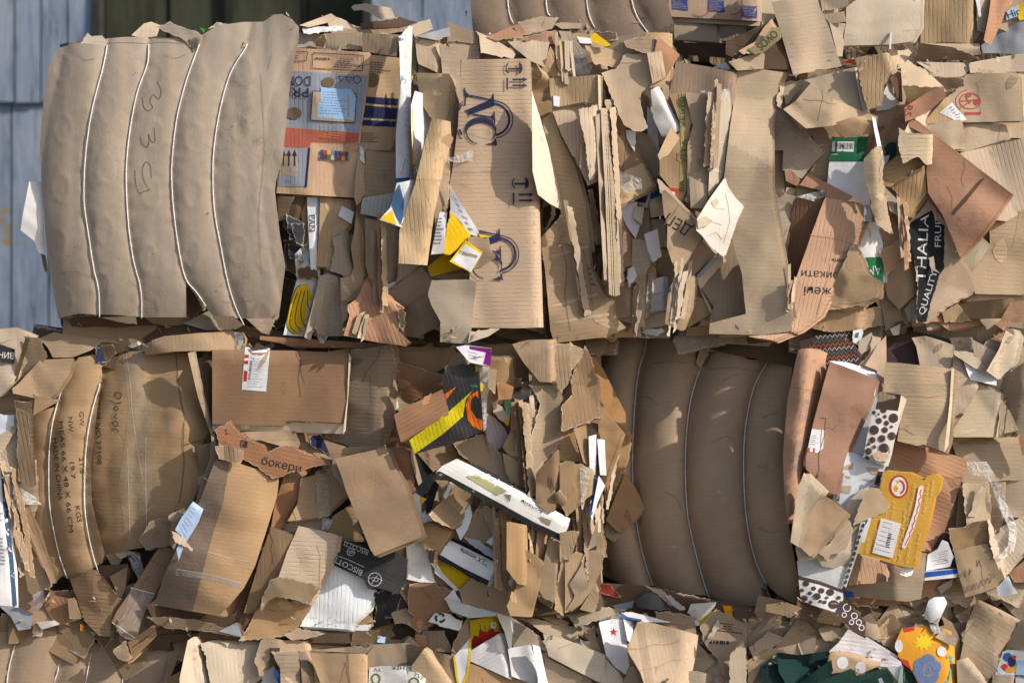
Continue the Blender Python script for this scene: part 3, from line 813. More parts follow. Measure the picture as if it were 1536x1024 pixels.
s('KG', [(60, 850), (210, 850), (222, 940), (220, 1200), (120, 1200), (110, 940)], cr=.9, ca=0, tl=(0, .1)); s('W', [(20, 960), (80, 930), (120, 1000), (70, 1100), (0, 1060)], n='paper_piece', cr=0, t='a'); s('BL', [(75, 935), (122, 1000), (110, 1040), (80, 990)], n='paper_piece', cr=0)
s((.27, .20, .14), [(215, 850), (262, 850), (300, 930), (350, 1060), (350, 1200), (240, 1200), (225, 930)], t='n', tl=(-.3, 0)); s('KO', [(290, 930), (360, 930), (355, 1100), (310, 1060)], t='a')
s('KD', [(805, 810), (1070, 880), (1095, 1060), (1050, 1200), (800, 1200)], t='n', tl=(0, 0), cr=.2)
s('K', [(270, 845), (620, 812), (812, 804), (806, 935), (700, 960), (600, 935), (590, 862)], t='n', tl=(0, .05), cr=.1)
dec_k = s('KD', [(575, 880), (625, 820), (630, 1024), (585, 1200)], t='n', cr=0)
q = s('WL', [(600, 930), (820, 928), (860, 960), (800, 1200), (585, 1200)], t='n', tl=(0, 0), cr=.1, label='off-white printed strip with green round emblem'); text(q, 'INK', 'HER', 757, 940, 20, 183, 70); text(q, 'INK', 'YV', 645, 950, 20, 184, 40); ring(q, (.16, .18, .02), 635, 1000, 22, 26, 9)
ink(q, (.2, .15, .1), [[(600, 932), (700, 925), (800, 930), (880, 970), (960, 1060)]], 3)
s((.41, .31, .21), [(270, 858), (580, 862), (582, 1200), (350, 1200), (345, 1060)], t='n', tl=(0, .02), cr=.1, label='plain tan carton panel with straight edges')
s('K', [(905, 830), (935, 850), (1057, 1012), (1000, 1060), (960, 1200), (880, 1200), (830, 930)], t='n', tl=(.05, 0), cr=.3)
q = s('WL', [(815, 958), (870, 965), (910, 1000), (890, 1100), (880, 1200), (800, 1200)], t='n', tl=(0, 0), cr=0); ring(q, (.16, .18, .02), 845, 1020, 25, 25, 9); text(q, 'INK', 'YVE', 872, 985, 20, 30, 60)

bale('F')
fill((900, 930, 1560, 1150), 80, (50, 110), ['K', 'KD', 'KG', 'KO', 'KX', 'KL'], 40, 60, 1.9, name='carton_flap', cp=1.6, cap=2)
fill((900, 1080, 1700, 1360), 22, (110, 200), ['K', 'KD', 'KG', 'KO', 'KL'], 0, 40, 1.8, cap=2)
O(760, 744)
s('KX', [(480, 470), (760, 490), (1100, 560), (1420, 610), (1500, 700), (700, 660), (500, 620)], cp=2, tl=(0, .1))
s((.28, .04, .025), [(500, 480), (560, 478), (640, 550), (600, 555), (520, 530)], n='dark_red_scrap', cr=0, t='a', cp=2)
s((.10, .10, .10), [(700, 570), (760, 530), (860, 528), (925, 620), (830, 625), (720, 612)], n='grey_cloth_scrap', cr=0, cp=1.8, bul=12)
s((.30, .33, .40), [(580, 600), (700, 570), (690, 612), (600, 615)], n='paper_piece', cr=0); s('WL', [(1010, 590), (1150, 578), (1120, 640), (1055, 690), (990, 640)], n='paper_piece', cr=0); s('K', [(760, 490), (860, 520), (980, 620), (920, 610)], t='a'); s('GY', [(860, 545), (900, 540), (980, 620), (950, 625)], n='foil_piece', mat='gloss', cr=0, t='a')
s('OR', [(1183, 598), (1235, 600), (1242, 662), (1200, 645)], n='carton_scrap', cr=0)
q = s('Y', [(1055, 680), (1155, 610), (1145, 640), (1060, 712)], n='carton_scrap', cr=0, t='n')
s('KX', [(1240, 600), (1330, 620), (1320, 700), (1250, 670)])
fill((1120, 925, 1400, 1000), 46, (35, 80), ['KG', 'KD', 'KG', 'KO', 'K', 'KX'], 155, 30, 3, cp=2.6, cap=2)
q = s((.30, .22, .15), [(1060, 712), (1150, 620), (1240, 660), (1312, 670), (1318, 900), (1315, 1300), (1230, 1300), (1200, 1000), (1160, 900), (1082, 800)], t='a', tl=(-.1, .1), cr=.3, cp=1.8); lines_of_text(q, 'INK', [(1170, 690), (1300, 700), (1300, 760), (1150, 740)], 4); lines_of_text(q, 'INK', [(1110, 780), (1300, 790), (1300, 815), (1105, 805)], 1, wt=.8); lines_of_text(q, 'INK', [(1240, 920), (1300, 930), (1290, 960), (1240, 950)], 3)
s('KL', [(1085, 800), (1160, 670), (1170, 700), (1100, 830)], t='a'); s('K', [(1225, 870), (1300, 790), (1318, 900), (1312, 1300), (1240, 1300), (1220, 960)], t='a', tl=(-.2, 0))
s('KD', [(1320, 780), (1450, 620), (1512, 600), (1480, 700), (1330, 875)], cr=.8, ca=-50, tl=(.2, 0)); s('KG', [(1330, 830), (1440, 740), (1536, 780), (1500, 800), (1360, 900)], cp=2); s('KO', [(1320, 900), (1450, 830), (1536, 850), (1400, 930), (1330, 1060)], cp=2.4)
s('KG', [(20, 655), (60, 650), (382, 718), (402, 805), (205, 752), (120, 690)], tl=(0, .4), t='n'); s('KD', [(120, 640), (220, 640), (345, 690), (330, 720)], tl=(0, .3)); s('KG', [(345, 660), (440, 670), (500, 720), (470, 800), (400, 770)], cp=2, t='a')
s('K', [(490, 605), (600, 612), (692, 608), (640, 630), (500, 680), (380, 722), (340, 650)], t='a', tl=(0, .5)); ink(s('WL', [(600, 640), (680, 632), (900, 690), (760, 690)], n='paper_piece', tl=(0, .6), cr=0), 'BL', [[(620, 640), (660, 665), (740, 680)]], 12)
s('K', [(400, 780), (512, 842), (542, 902), (420, 822)], cr=.2); s('KD', [(400, 700), (480, 730), (500, 800), (520, 850), (470, 830)], cp=2)
s('KD', [(540, 860), (620, 900), (660, 1000), (640, 1200), (500, 1200)])
q = s((.68, .67, .70), [(505, 692), (582, 670), (632, 676), (652, 700), (662, 860), (672, 930), (652, 976), (590, 932), (545, 870)], t='n', tl=(-.1, .05), cr=.1, n='white_carton_piece', folds=[(570, 680, 585, 930, .3)], label='small white carton with a red star'); 
cx_, cy_ = 587, 743; st_ = []
for i in range(10):
    r_ = 24 if i % 2 == 0 else 10; a_ = math.radians(-90 + 36 * i); st_.append((cx_ + r_ * math.cos(a_), cy_ + r_ * math.sin(a_)))
dec(q, 'R', st_, 'printed_star', g=3); dec(q, 'R', [(505, 730), (520, 780), (528, 830), (515, 810)], t='a'); dec(q, (.3, .02, .06), [(535, 850), (548, 875), (548, 885), (538, 880)])
s('W', [(640, 672), (702, 690), (680, 800), (662, 790)], n='white_carton_piece', t='n', tl=(-.5, 0)); s('KL', [(545, 892), (600, 950), (645, 1030), (640, 1200), (530, 1200)], tl=(-.2, .1), t='a')
s('KL', [(200, 753), (300, 780), (542, 870), (540, 1022), (500, 1015), (350, 940), (230, 875)], t='n', tl=(0, .08), cr=.2, label='sunlit tan flap slanting downwards'); s('K', [(210, 880), (350, 950), (462, 1002), (440, 1200), (210, 1200)], t='n', tl=(0, 0))
s('KD', [(812, 625), (1030, 655), (1042, 768), (1000, 752), (830, 692)], cr=.8, ca=5, tl=(0, .2)); s('K', [(1038, 790), (1145, 908), (1072, 972), (1005, 955)], tl=(.05, 0), t='n'); s('KG', [(960, 960), (1020, 955), (1110, 975), (1110, 1200), (950, 1200)], cp=1.6)
s('K', [(640, 1010), (682, 930), (732, 952), (762, 1060), (760, 1200), (640, 1200)], t='a')
s((.47, .35, .24), [(718, 688), (800, 700), (970, 742), (1040, 765), (1020, 900), (985, 1060), (970, 1250), (780, 1250), (765, 1060), (735, 970), (668, 855), (680, 780)], t='n', tl=(-.05, .05), cr=.3, ca=80, gap=3, folds=[(848, 715, 815, 1000, .08)], label='large tan carton panel near the bottom centre')
s('KX', [(840, 1020), (885, 995), (890, 1005), (850, 1040)], cr=0, n='wood_splinter')
O(1116, 744)
s('KD', [(1140, 520), (1285, 545), (1250, 600), (1220, 742), (1150, 640)], tl=(.2, 0), cr=.4)
s('KG', [(1390, 560), (1640, 500), (1640, 700), (1510, 682)], cr=.2); s('K', [(1510, 682), (1640, 640), (1640, 900), (1420, 850)], t='n', tl=(0, 0))
s((.40, .30, .20), [(1280, 565), (1400, 620), (1512, 680), (1450, 780), (1400, 850), (1370, 975), (1335, 1002), (1220, 885), (1180, 920), (1222, 700)], t='n', tl=(-.02, 0), cr=.3, ca=30, gap=3, folds=[(1345, 590, 1380, 980, -.2), (1235, 690, 1420, 800, .1)], label='big tan carton with a rounded lower corner')
s('K', [(1165, 900), (1220, 885), (1335, 1002), (1330, 1200), (1180, 1200)], t='n')
q = s((.60, .60, .62), [(1420, 848), (1640, 862), (1640, 985), (1378, 975)], t='n', cr=0, n='printed_paper', label='scrap with colourful print')
for i, (x, y, r1, r2, cc) in enumerate(((1445, 880, 24, 24, 'BL'), (1470, 905, 22, 30, 'NV'), (1430, 935, 18, 18, 'R'), (1480, 880, 14, 10, 'R'), (1465, 950, 30, 14, 'OR'), (1500, 940, 12, 22, 'OR'), (1405, 955, 14, 14, 'LB'))): ring(q, cc, x, y, r1, r2)
q2 = dec(q, (.35, .5, .7), [(1500, 900), (1640, 890), (1640, 985), (1490, 975)])
s('K', [(1365, 975), (1495, 980), (1500, 1200), (1340, 1200)], t='n'); s((.5, .52, .56), [(1490, 990), (1640, 985), (1640, 1200), (1490, 1200)], n='printed_paper', cr=0)
s((.30, .25, .19), [(410, 720), (515, 650), (600, 700), (662, 782), (530, 742)], cr=.2, tl=(.2, 0)); 
s('KX', [(510, 655), (560, 640), (665, 740), (662, 785), (600, 750)], tl=(0, -.2)); s('KG', [(405, 730), (490, 680), (560, 758), (560, 832), (520, 805), (440, 790)], tl=(0, .1), cp=1.2)
s('DG', cp=.5, pts=[(655, 770), (680, 765), (862, 870), (842, 900), (790, 880)], cr=0, t='n', tl=(0, .2)); s('W', [(650, 785), (675, 770), (850, 878), (835, 895)], n='white_carton_edge', cr=0, t='n', tl=(0, -.2))
s((.62, .60, .66), [(465, 850), (520, 800), (572, 728), (700, 800), (860, 905), (862, 950), (740, 930), (600, 880), (480, 870)], t='n', cr=1, ca=8, tl=(0, .05), label='lilac-white ribbed board', gap=3)
q = s((.45, .33, .21), [(458, 900), (475, 852), (560, 850), (740, 908), (738, 930), (600, 992), (590, 955), (480, 972)], t='n', tl=(0, .05), cr=.1, label='tan tray insert with round holes'); ring(q, 'W', 540, 912, 32, 34, n='hole_rim'); ring(q, 'W', 640, 938, 30, 32, n='hole_rim'); dec(q, 'KO', [(610, 940), (635, 950), (630, 962)])
s((.012, .030, .027), cp=.5, pts=[(88, 932), (190, 855), (290, 870), (465, 848), (470, 905), (400, 960), (360, 1024), (350, 1200), (120, 1200)], t='n', cr=.4, ca=90, gap=3, tl=(0, .1), label='dark green carton side')
s((.016, .05, .042), cp=.5, pts=[(182, 890), (318, 895), (318, 930), (360, 940), (400, 965), (300, 1030), (230, 1030), (190, 960)], t='n', cr=.5, ca=0, tl=(-.1, .1)); s('DG', cp=.5, pts=[(280, 1040), (470, 900), (480, 960), (350, 1200), (260, 1200)], t='n', tl=(.1, .15)); s('DG', cp=.5, pts=[(350, 1040), (590, 942), (610, 992), (765, 940), (802, 1000), (790, 1200), (340, 1200)], t='n', tl=(0, .15), cr=.3)
quads(s('DG', cp=.5, pts=[(640, 1010), (790, 960), (800, 1000), (790, 1200), (620, 1200)], t='n'), 'GY', [[(735, 1000), (755, 994), (770, 1030), (748, 1035)]])
s('W', [(780, 930), (872, 928), (862, 985), (842, 1015), (810, 970)], n='paper_piece', t='a', cr=0); s((.3, .42, .38), [(862, 930), (872, 930), (872, 1200), (850, 1200), (845, 1010)], cr=0, t='n'); s('DG', cp=.5, pts=[(880, 940), (1000, 1010), (1010, 1200), (870, 1200)])
s('KD', [(1080, 650), (1140, 690), (1185, 780), (1180, 860), (1165, 900), (1120, 760)], t='n', tl=(-.3, 0))
q = s((.78, .36, .035), [(868, 722), (1018, 706), (1042, 745), (1100, 722), (1132, 742), (1160, 900), (1172, 1200), (1040, 1200), (920, 955), (850, 885), (830, 800)], t='n', tl=(-.05, .08), cr=.1, gap=3, cp=.8, n='printed_wrapper', label='orange wrapper with a yellow sunburst and a blue cloud shape')
pts_ = []
for i in range(20):
    r_ = 62 if i % 2 == 0 else 34; a_ = math.radians(18 * i); pts_.append((985 + r_ * math.cos(a_), 800 + r_ * .8 * math.sin(a_)))
dec(q, (.80, .62, .03), pts_, g=4); dec(q, 'R', [(872, 722), (935, 712), (935, 735), (880, 745)])
for x, y, r in ((975, 930, 46), (1010, 905, 42), (1045, 935, 38), (1025, 980, 45), (985, 985, 40), (960, 960, 32)): ring(q, (.16, .22, .42), x, y, r, r)
for a in (20, 150, 260): ring(q, (.60, .38, .18), 1005 + 12 * math.cos(a), 950 + 12 * math.sin(a), 28, 24, 3, a, a + 230)
dec(q, 'R', [(850, 885), (900, 900), (920, 950), (880, 925)]); ring(q, 'W', 850, 820, 22, 34); ring(q, 'W', 1085, 850, 26, 28); ink(q, (.1, .38, .40), [[(1135, 870), (1140, 930), (1125, 1010), (1080, 1030)], [(1115, 880), (1150, 880)]], 10)
s('KX', [(928, 690), (990, 672), (1060, 700), (1072, 755), (1030, 752), (1010, 712)], n='black_film_piece', mat='gloss', cp=2.4, cr=0)
s('GY', [(1000, 650), (1062, 690), (1078, 745), (1040, 760), (1020, 710)], n='film_piece', mat='film', cp=2)
s((.60, .60, .60), [(1012, 572), (1045, 552), (1098, 550), (1114, 585), (1090, 640), (1062, 702), (1020, 690), (985, 655)], n='foam_piece', mat='gloss', t='n', tl=(-.15, .15), cr=0, bul=7, label='smooth silvery white foam piece')
s('K', [(1048, 772), (1092, 728), (1172, 780), (1158, 822), (1130, 815)], t='n', cr=.6, tl=(-.05, .15))
# =================================================================== BALE D: middle right
bale('D', 'middle right bale with a dark shaded smooth wrap and an orange wrapper among red-brown cartons', (905, 512, 1800, 915), -80, 480)
setbase(860, 505, 1190, 915, -140); setbase(1190, 505, 1800, 915, -34)
O(1116, 490)
fill((1210, 515, 1560, 905), 64, (80, 150), ['K', 'KL', 'KR', 'KG', 'KO'], 80, 35, 1.8, cap=-8)
fill((1200, 895, 1580, 930), 12, (40, 100), ['KD', 'KX', 'KX', 'KG'], 2, 10, 5, cap=-20, tl=((-.1, .1), (-.6, .2)))  # mostly near-black slivers, seam shade put into their colour
fill((1190, 497, 1580, 520), 12, (40, 100), ['KD', 'KG', 'KX', 'KX'], 2, 10, 5, cap=-15, tl=((-.1, .1), (.1, .8)), cp=1.6)  # top seam: dark colours stand in for shade
O(760, 490)
D_W = [[(765, 60), (760, 120), (725, 240), (705, 400), (693, 600), (690, 800), (700, 950), (710, 1060), (735, 1200), (765, 1310), (802, 1420)],
       [(1100, 120), (1085, 175), (1040, 290), (1005, 430), (985, 600), (980, 800), (990, 1000), (1005, 1100), (1040, 1250), (1080, 1395), (1112, 1490)],
       [(1445, 150), (1425, 200), (1365, 310), (1330, 430), (1305, 600), (1300, 800), (1312, 1020), (1340, 1190), (1380, 1320), (1425, 1410)]]
D_W = [T(q) for q in D_W]; drg = ridges(D_W, 32)
def dfn(x, y):
    z = drg(x, y); v = (y - 705) / 200
    z += -22 * abs(v) ** 3 - 6 * v * v
    u = (1195 - x) / 300
    z += -85 * max(0, u) ** 1.2
    z += 1.8 * noise.noise(Vector((x * .04, y * .008, 3)))
    return z
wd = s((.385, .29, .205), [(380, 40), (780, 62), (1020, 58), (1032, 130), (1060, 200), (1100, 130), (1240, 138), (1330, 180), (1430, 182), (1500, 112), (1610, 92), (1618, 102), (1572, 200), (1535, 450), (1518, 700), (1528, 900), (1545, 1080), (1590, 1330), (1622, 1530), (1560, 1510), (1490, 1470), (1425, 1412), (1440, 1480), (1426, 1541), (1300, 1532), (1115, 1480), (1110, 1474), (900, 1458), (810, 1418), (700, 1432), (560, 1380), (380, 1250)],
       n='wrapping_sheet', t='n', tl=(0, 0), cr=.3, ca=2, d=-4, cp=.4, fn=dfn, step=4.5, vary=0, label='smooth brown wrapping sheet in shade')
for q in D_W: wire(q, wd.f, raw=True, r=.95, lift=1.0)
s('KX', [(1022, 60), (1060, 80), (1105, 130), (1060, 215), (1035, 180)], cp=2, t='a'); s('KG', [(1040, 200), (1060, 130), (1100, 110), (1110, 150), (1060, 220)], cp=2, t='a')
s('K', [(1080, 92), (1225, 98), (1235, 135), (1105, 135)], tl=(0, .3), d=-55); s('KG', [(1235, 90), (1270, 78), (1435, 168), (1440, 178), (1330, 165), (1235, 160)], tl=(0, .2))
s('KX', [(1390, 1420), (1430, 1440), (1460, 1520), (1425, 1545), (1410, 1500)], cp=2, t='a'); s('KO', [(1425, 1520), (1536, 1510), (1620, 1540), (1560, 1590), (1420, 1560)], tl=(0, -.3))
O(1116, 490)
q = s((.06, .038, .034), [(300, 80), (400, 50), (592, 22), (650, 150), (625, 230), (470, 200), (320, 150)], t='n', tl=(0, .15), cr=0, label='dark brown carton with orange, teal and white zigzag lines')
for j, cc in enumerate(((.45, .45, .45), (.08, .17, .2), (.55, .13, .02), (.5, .5, .5), (.08, .17, .2), (.55, .13, .02), (.5, .5, .52))):
    y0 = 42 + j * 24; xs_ = 340 + max(0, 3 - j) * 18; ln = []
    for k in range(30):
        x = xs_ + k * 13
        if x > 596 + j * 5: break
        ln.append((x, y0 + (560 - x) * .10 + (8 if k % 2 else -8) * 1.1))
    ink(q, cc, [ln], 5, 'zigzag_line')
q = s('W', [(598, 20), (648, 12), (655, 30), (632, 105), (595, 82)], n='paper_piece', cr=0); quads(q, (.05, .2, .2), [[(612, 35), (632, 30), (626, 60), (606, 60)]]); s('KL', [(632, 75), (700, 30), (722, 100), (650, 150), (625, 155)], n='paper_piece', cr=0)
s('KL', [(700, 50), (750, 60), (745, 130), (650, 230), (630, 210), (690, 140)], cp=2.2, t='a')
s('DP', [(785, 92), (925, 78), (942, 100), (946, 206), (785, 196)], t='n', cr=0)
s('KG', [(920, 60), (1000, 50), (1080, 75), (1145, 100), (1150, 225), (1100, 225), (965, 212), (945, 110)], cp=1.5, t='n'); s('KG', [(1130, 60), (1250, 55), (1272, 130), (1150, 142)], cp=1.8); s('KG', [(1250, 68), (1392, 140), (1332, 240), (1262, 150)], cp=1.6)
s('KG', [(1150, 150), (1200, 160), (1290, 310), (1212, 452), (1150, 545), (1120, 500)], t='n', tl=(0, .1)); s('KD', [(1400, 290), (1640, 120), (1640, 700), (1540, 640), (1440, 420)], t='n', tl=(.1, 0), cr=.4)
s('W', [(1195, 165), (1260, 175), (1388, 260), (1385, 322), (1240, 290)], n='paper_piece', cr=0, t='n', folds=[(1240, 180, 1380, 320, .2)])
s('K', [(1150, 130), (1250, 140), (1340, 240), (1300, 250), (1150, 150)], t='a', cp=1.5)
s('KL', [(1330, 242), (1400, 120), (1440, 8), (1500, 20), (1526, 62), (1492, 200), (1420, 270), (1395, 290)], t='n', tl=(-.3, 0), cr=.5, folds=[(1440, 10, 1400, 280, .8)], cp=1.3); s('KR', [(1365, 40), (1435, 10), (1420, 60), (1390, 110)], cr=0)
s((.41, .32, .22), [(1290, 310), (1422, 372), (1420, 420), (1400, 605), (1150, 605), (1140, 540), (1222, 450)], t='n', tl=(-.05, .1), cr=.4, cp=1.6); s('KX', [(1168, 488), (1190, 472), (1208, 480), (1185, 500)]); s('K', [(1400, 400), (1440, 405), (1425, 560), (1405, 600)], t='a')
q = s('K', [(1140, 635), (1330, 608), (1500, 603), (1518, 660), (1530, 740), (1525, 835), (1200, 862), (1160, 700)], t='n', tl=(-.05, .08), cr=.5, ca=3, label='tan panel with a thin yellow edge line'); ink(q, 'Y', [[(1145, 636), (1240, 615), (1400, 605)]], 6)
s('KG', [(1425, 850), (1640, 830), (1640, 1060), (1440, 1040)], t='n'); s('KD', [(1180, 870), (1430, 852), (1425, 1000), (1400, 1130), (1160, 1120)], t='n', tl=(.1, 0)); s((.44, .34, .22), [(1200, 860), (1330, 850), (1360, 980), (1340, 1100), (1230, 1120), (1210, 1000)], t='a', tl=(-.2, 0), cp=1.6)
s('KL', [(1365, 1120), (1536, 1035), (1640, 1000), (1640, 1240), (1536, 1240), (1430, 1360)], cr=1, ca=50, t='n', tl=(0, .1), folds=[(1370, 1120, 1460, 1330, .2)]); s('KR', [(1450, 1350), (1640, 1200), (1640, 1400), (1480, 1400)], cr=.2)
ink(s('KL', [(1230, 1040), (1260, 960), (1300, 870), (1320, 880), (1290, 960), (1270, 1040)], t='a', cp=2), 'KO', [[(1220, 1040), (1250, 960), (1300, 870)]], 4)
q = s((.48, .33, .235), [(780, 48), (782, 180), (775, 300), (765, 358), (722, 350), (730, 240), (662, 212), (690, 170), (730, 100)], t='n', tl=(-.3, .05), cr=.1)
s((.42, .32, .215), [(772, 195), (860, 198), (1000, 215), (1152, 230), (1140, 400), (1122, 620), (1100, 685), (985, 645), (950, 652), (840, 625), (860, 500), (885, 400), (870, 372), (765, 358)], t='n', tl=(-.03, .02), cr=.6, ca=2, gap=3, label='large ribbed tan panel with a sunlit right edge')
s((.62, .51, .37), [(1138, 232), (1154, 230), (1142, 420), (1122, 650), (1098, 690), (1108, 600), (1128, 420)], t='n', tl=(-.8, 0), cr=0)  # paler strip puts the panel's sunlit edge into colour
s('W', [(470, 187), (560, 196), (730, 240), (722, 350), (700, 480), (655, 700), (632, 860), (612, 990), (558, 1007), (522, 970), (488, 930), (560, 700), (700, 300)], t='n', tl=(-.05, 0), cr=.1, n='white_carton_side', label='white carton side behind the red-brown one')
q = s((.64, .64, .67), [(535, 690), (570, 685), (660, 712), (770, 760), (750, 810), (740, 870), (640, 905), (612, 990), (558, 1007), (522, 970), (492, 930)], t='n', tl=(0, 0), cr=.1, n='white_carton_side')
for P_ in ([(540, 770), (600, 740), (595, 780), (560, 785)], [(545, 815), (590, 820), (580, 832)], [(530, 870), (590, 872), (580, 915), (530, 905)], [(665, 770), (740, 770), (735, 810), (700, 805)], [(640, 830), (715, 838), (700, 855)]): dec(q, (.45, .37, .27), P_, 'torn_patch', t='a')
dec(q, (.08, .08, .10), [(512, 860), (530, 862), (522, 960), (500, 935)], t='a'); lines_of_text(q, 'W', [(512, 870), (530, 872), (520, 950), (503, 940)], 9); dec(q, 'DP', [(735, 790), (765, 795), (735, 870), (715, 862)], t='a')
q = s((.37, .23, .16), [(300, 122), (360, 118), (400, 120), (476, 150), (462, 210), (402, 420), (355, 620), (330, 720), (305, 850), (282, 1072), (234, 1082), (218, 850), (214, 700), (238, 400), (280, 200)], t='n', tl=(0, 0), cr=.15, ca=90, folds=[(400, 118, 270, 1000, -.55)], gap=3, label='tall red-brown folded carton strip beside the dark wrap')
dec(q, (.50, .36, .32), [(325, 400), (362, 396), (340, 520), (305, 525)], 'tape_strip', mat='tape'); dec(q, (.55, .42, .38), [(290, 610), (328, 600), (305, 780), (268, 785)], 'tape_strip', mat='tape')
q = s((.385, .225, .155), [(472, 190), (600, 236), (722, 285), (705, 350), (690, 400), (618, 560), (560, 690), (522, 810), (500, 915), (430, 890), (395, 835), (340, 780), (340, 720), (382, 520), (440, 300)], t='n', tl=(-.03, 0), cr=.12, gap=3, folds=[(420, 478, 612, 550, .10)], label='flat red-brown carton with a small shipping label')
q2 = dec(q, 'W', [(372, 560), (442, 566), (434, 665), (402, 692), (348, 682)], 'shipping_label'); quads(q, 'R', [[(352, 662), (390, 665), (388, 690), (348, 684)]]); lines_of_text(q, (.4, .4, .42), [(375, 590), (415, 595), (405, 655), (358, 648)], 5); ink(q, 'INK', [[(425, 562), (420, 660)]], 3)
ink(q, (.1, .05, .04), [[(420, 500), (450, 500), (440, 600), (410, 700), (412, 790), (395, 820)]], 3)
s((.38, .22, .15), [(395, 835), (430, 800), (500, 850), (498, 920), (430, 892)], t='n')
s('KL', [(722, 360), (790, 352), (872, 370), (860, 420), (852, 462), (708, 452)], t='n', tl=(0, .1), cr=.6, ca=90)
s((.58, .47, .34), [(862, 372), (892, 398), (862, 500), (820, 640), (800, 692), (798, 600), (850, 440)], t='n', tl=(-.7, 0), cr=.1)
q = s((.62, .61, .60), [(708, 452), (780, 455), (846, 462), (838, 540), (815, 620), (800, 695), (780, 760), (740, 752), (655, 712), (668, 640), (690, 520)], t='n', tl=(0, 0), cr=.05, gap=3, n='spotted_carton_piece', label='white carton piece with dark brown dots')
for x, y, r in ((712, 470, 11), (765, 456, 17), (820, 500, 26), (740, 515, 17), (773, 492, 10), (782, 528, 14), (715, 565, 26), (773, 565, 17), (812, 598, 22), (705, 620, 17), (757, 612, 20), (810, 547, 8), (684, 643, 9), (716, 658, 11), (768, 665, 27), (683, 682, 19), (738, 480, 7), (672, 722, 16)): ring(q, 'DP', x, y, r, r, n='printed_dot')
s('K', [(700, 690), (740, 680), (805, 702), (785, 740), (720, 730)], t='a', cr=.6)
q = s((.375, .225, .145), [(850, 615), (900, 640), (950, 657), (985, 645), (1100, 685), (1232, 730), (1225, 755), (1160, 950), (1120, 1060), (1060, 1252), (940, 1215), (1000, 1000), (870, 800), (770, 790), (790, 700), (812, 640)], t='n', tl=(-.05, 0), cr=.7, ca=22, gap=3, folds=[(1000, 1000, 1130, 1010, .05)], label='ribbed red-brown carton side behind the orange wrapper')
s('K', [(772, 760), (800, 725), (850, 790), (820, 830), (780, 800)], t='a', cp=2.2)
s('KL', [(590, 940), (640, 890), (700, 870), (700, 1050), (620, 1250), (560, 1280), (420, 1300), (430, 1150)], t='n', tl=(0, 0))
q = s((.70, .36, .055), [(765, 790), (830, 798), (900, 802), (988, 842), (1008, 815), (1045, 808), (1072, 832), (1062, 900), (1032, 940), (1030, 965), (1000, 1100), (955, 1220), (942, 1285), (940, 1322), (860, 1312), (740, 1275), (620, 1240), (640, 1150), (700, 1050), (740, 900)], t='n', tl=(-.03, 0), cr=.15, gap=3, cp=.5, n='orange_wrapper', label='orange printed packaging with a round red emblem and a white sticker')
ring(q, 'R', 850, 875, 45, 58, 8); ring(q, 'W', 850, 875, 41, 53); ring(q, 'R', 850, 875, 49, 61, 5); ring(q, (.55, .05, .04), 852, 878, 26, 34, 11, -90, 80); dec(q, 'OR', [(820, 880), (835, 865), (848, 885), (838, 905), (825, 900)], g=3); ring(q, 'Y', 845, 850, 8, 10)
for i, (x, y0, y1) in enumerate(((770, 1010, 1180), (815, 960, 1110), (830, 1180, 1290), (905, 960, 1100), (930, 860, 960), (870, 1000, 1290), (720, 1110, 1230), (1000, 860, 1020), (1035, 840, 930), (760, 830, 940), (955, 1130, 1300), (905, 1150, 1300), (680, 1160, 1240))):
    text(q, (.78, .55, .22), ('POCA SME', 'ME FOCAS', 'SA POCA')[i % 3], x, (y0 + y1) / 2, 15, 97, (y1 - y0))
dec(q, (.66, .64, .66), [(752, 1048), (862, 1078), (815, 1268), (704, 1238)], 'white_sticker'); lines_of_text(q, 'INK', [(768, 1062), (850, 1085), (806, 1258), (712, 1232)], 7, wt=.12); quads(q, 'INK', [[(792 + i * -2, 1130 + i * 9), (812 - i * 2, 1134 + i * 9), (811 - i * 2, 1139 + i * 9), (791 - i * 2, 1135 + i * 9)] for i in range(9)])
dec(q, (.72, .62, .62), [(958, 880), (972, 868), (985, 875), (982, 900), (960, 1010), (935, 1100), (900, 1180), (885, 1215), (866, 1210), (872, 1185), (905, 1090), (935, 1000)]); ink(q, (.55, .04, .10), [[(972, 890), (965, 915), (972, 930), (958, 950), (962, 975), (948, 1000), (950, 1020), (935, 1045), (938, 1060), (922, 1090), (925, 1105), (908, 1130), (910, 1145), (895, 1170), (882, 1200)]], 6)
dec(q, (.60, .62, .66), [(645, 1060), (700, 1045), (662, 1180), (630, 1185)])
s((.50, .38, .25), [(660, 905), (700, 880), (745, 890), (800, 985), (770, 1020), (690, 1050), (640, 1070), (600, 1090)], t='a', tl=(-.05, 0), cr=0, cp=1.4)
O(1116, 744)
s('KR', [(550, 540), (640, 535), (970, 565), (790, 602), (600, 590)], t='n', tl=(0, -.3)); s('BL', [(545, 520), (610, 520), (640, 535), (560, 560)], cr=0, n='carton_scrap', t='n'); s('KX', [(600, 590), (740, 595), (735, 612), (640, 605)])
s((.085, .055, .05), [(1085, 200), (1130, 190), (1180, 340), (1178, 410), (1000, 420), (1010, 330)], t='n', cr=0)
q = s('W', [(1008, 318), (1060, 290), (1088, 238), (1118, 250), (1150, 330), (1130, 385), (998, 410)], n='label_sheet', t='n', cr=0); lines_of_text(q, (.35, .3, .3), [(1120, 290), (1030, 320), (1020, 385), (1120, 370)], 6, wt=.3); text(q, 'INK', 'Тип:', 1108, 350, 12, 190, 30)
q = s((.60, .60, .64), [(992, 408), (1172, 396), (1182, 418), (1165, 445), (990, 462)], t='n', cr=0, n='carton_scrap', tl=(0, .1)); dec(q, (.02, .09, .42), [(994, 415), (1170, 398), (1172, 422), (990, 446)])
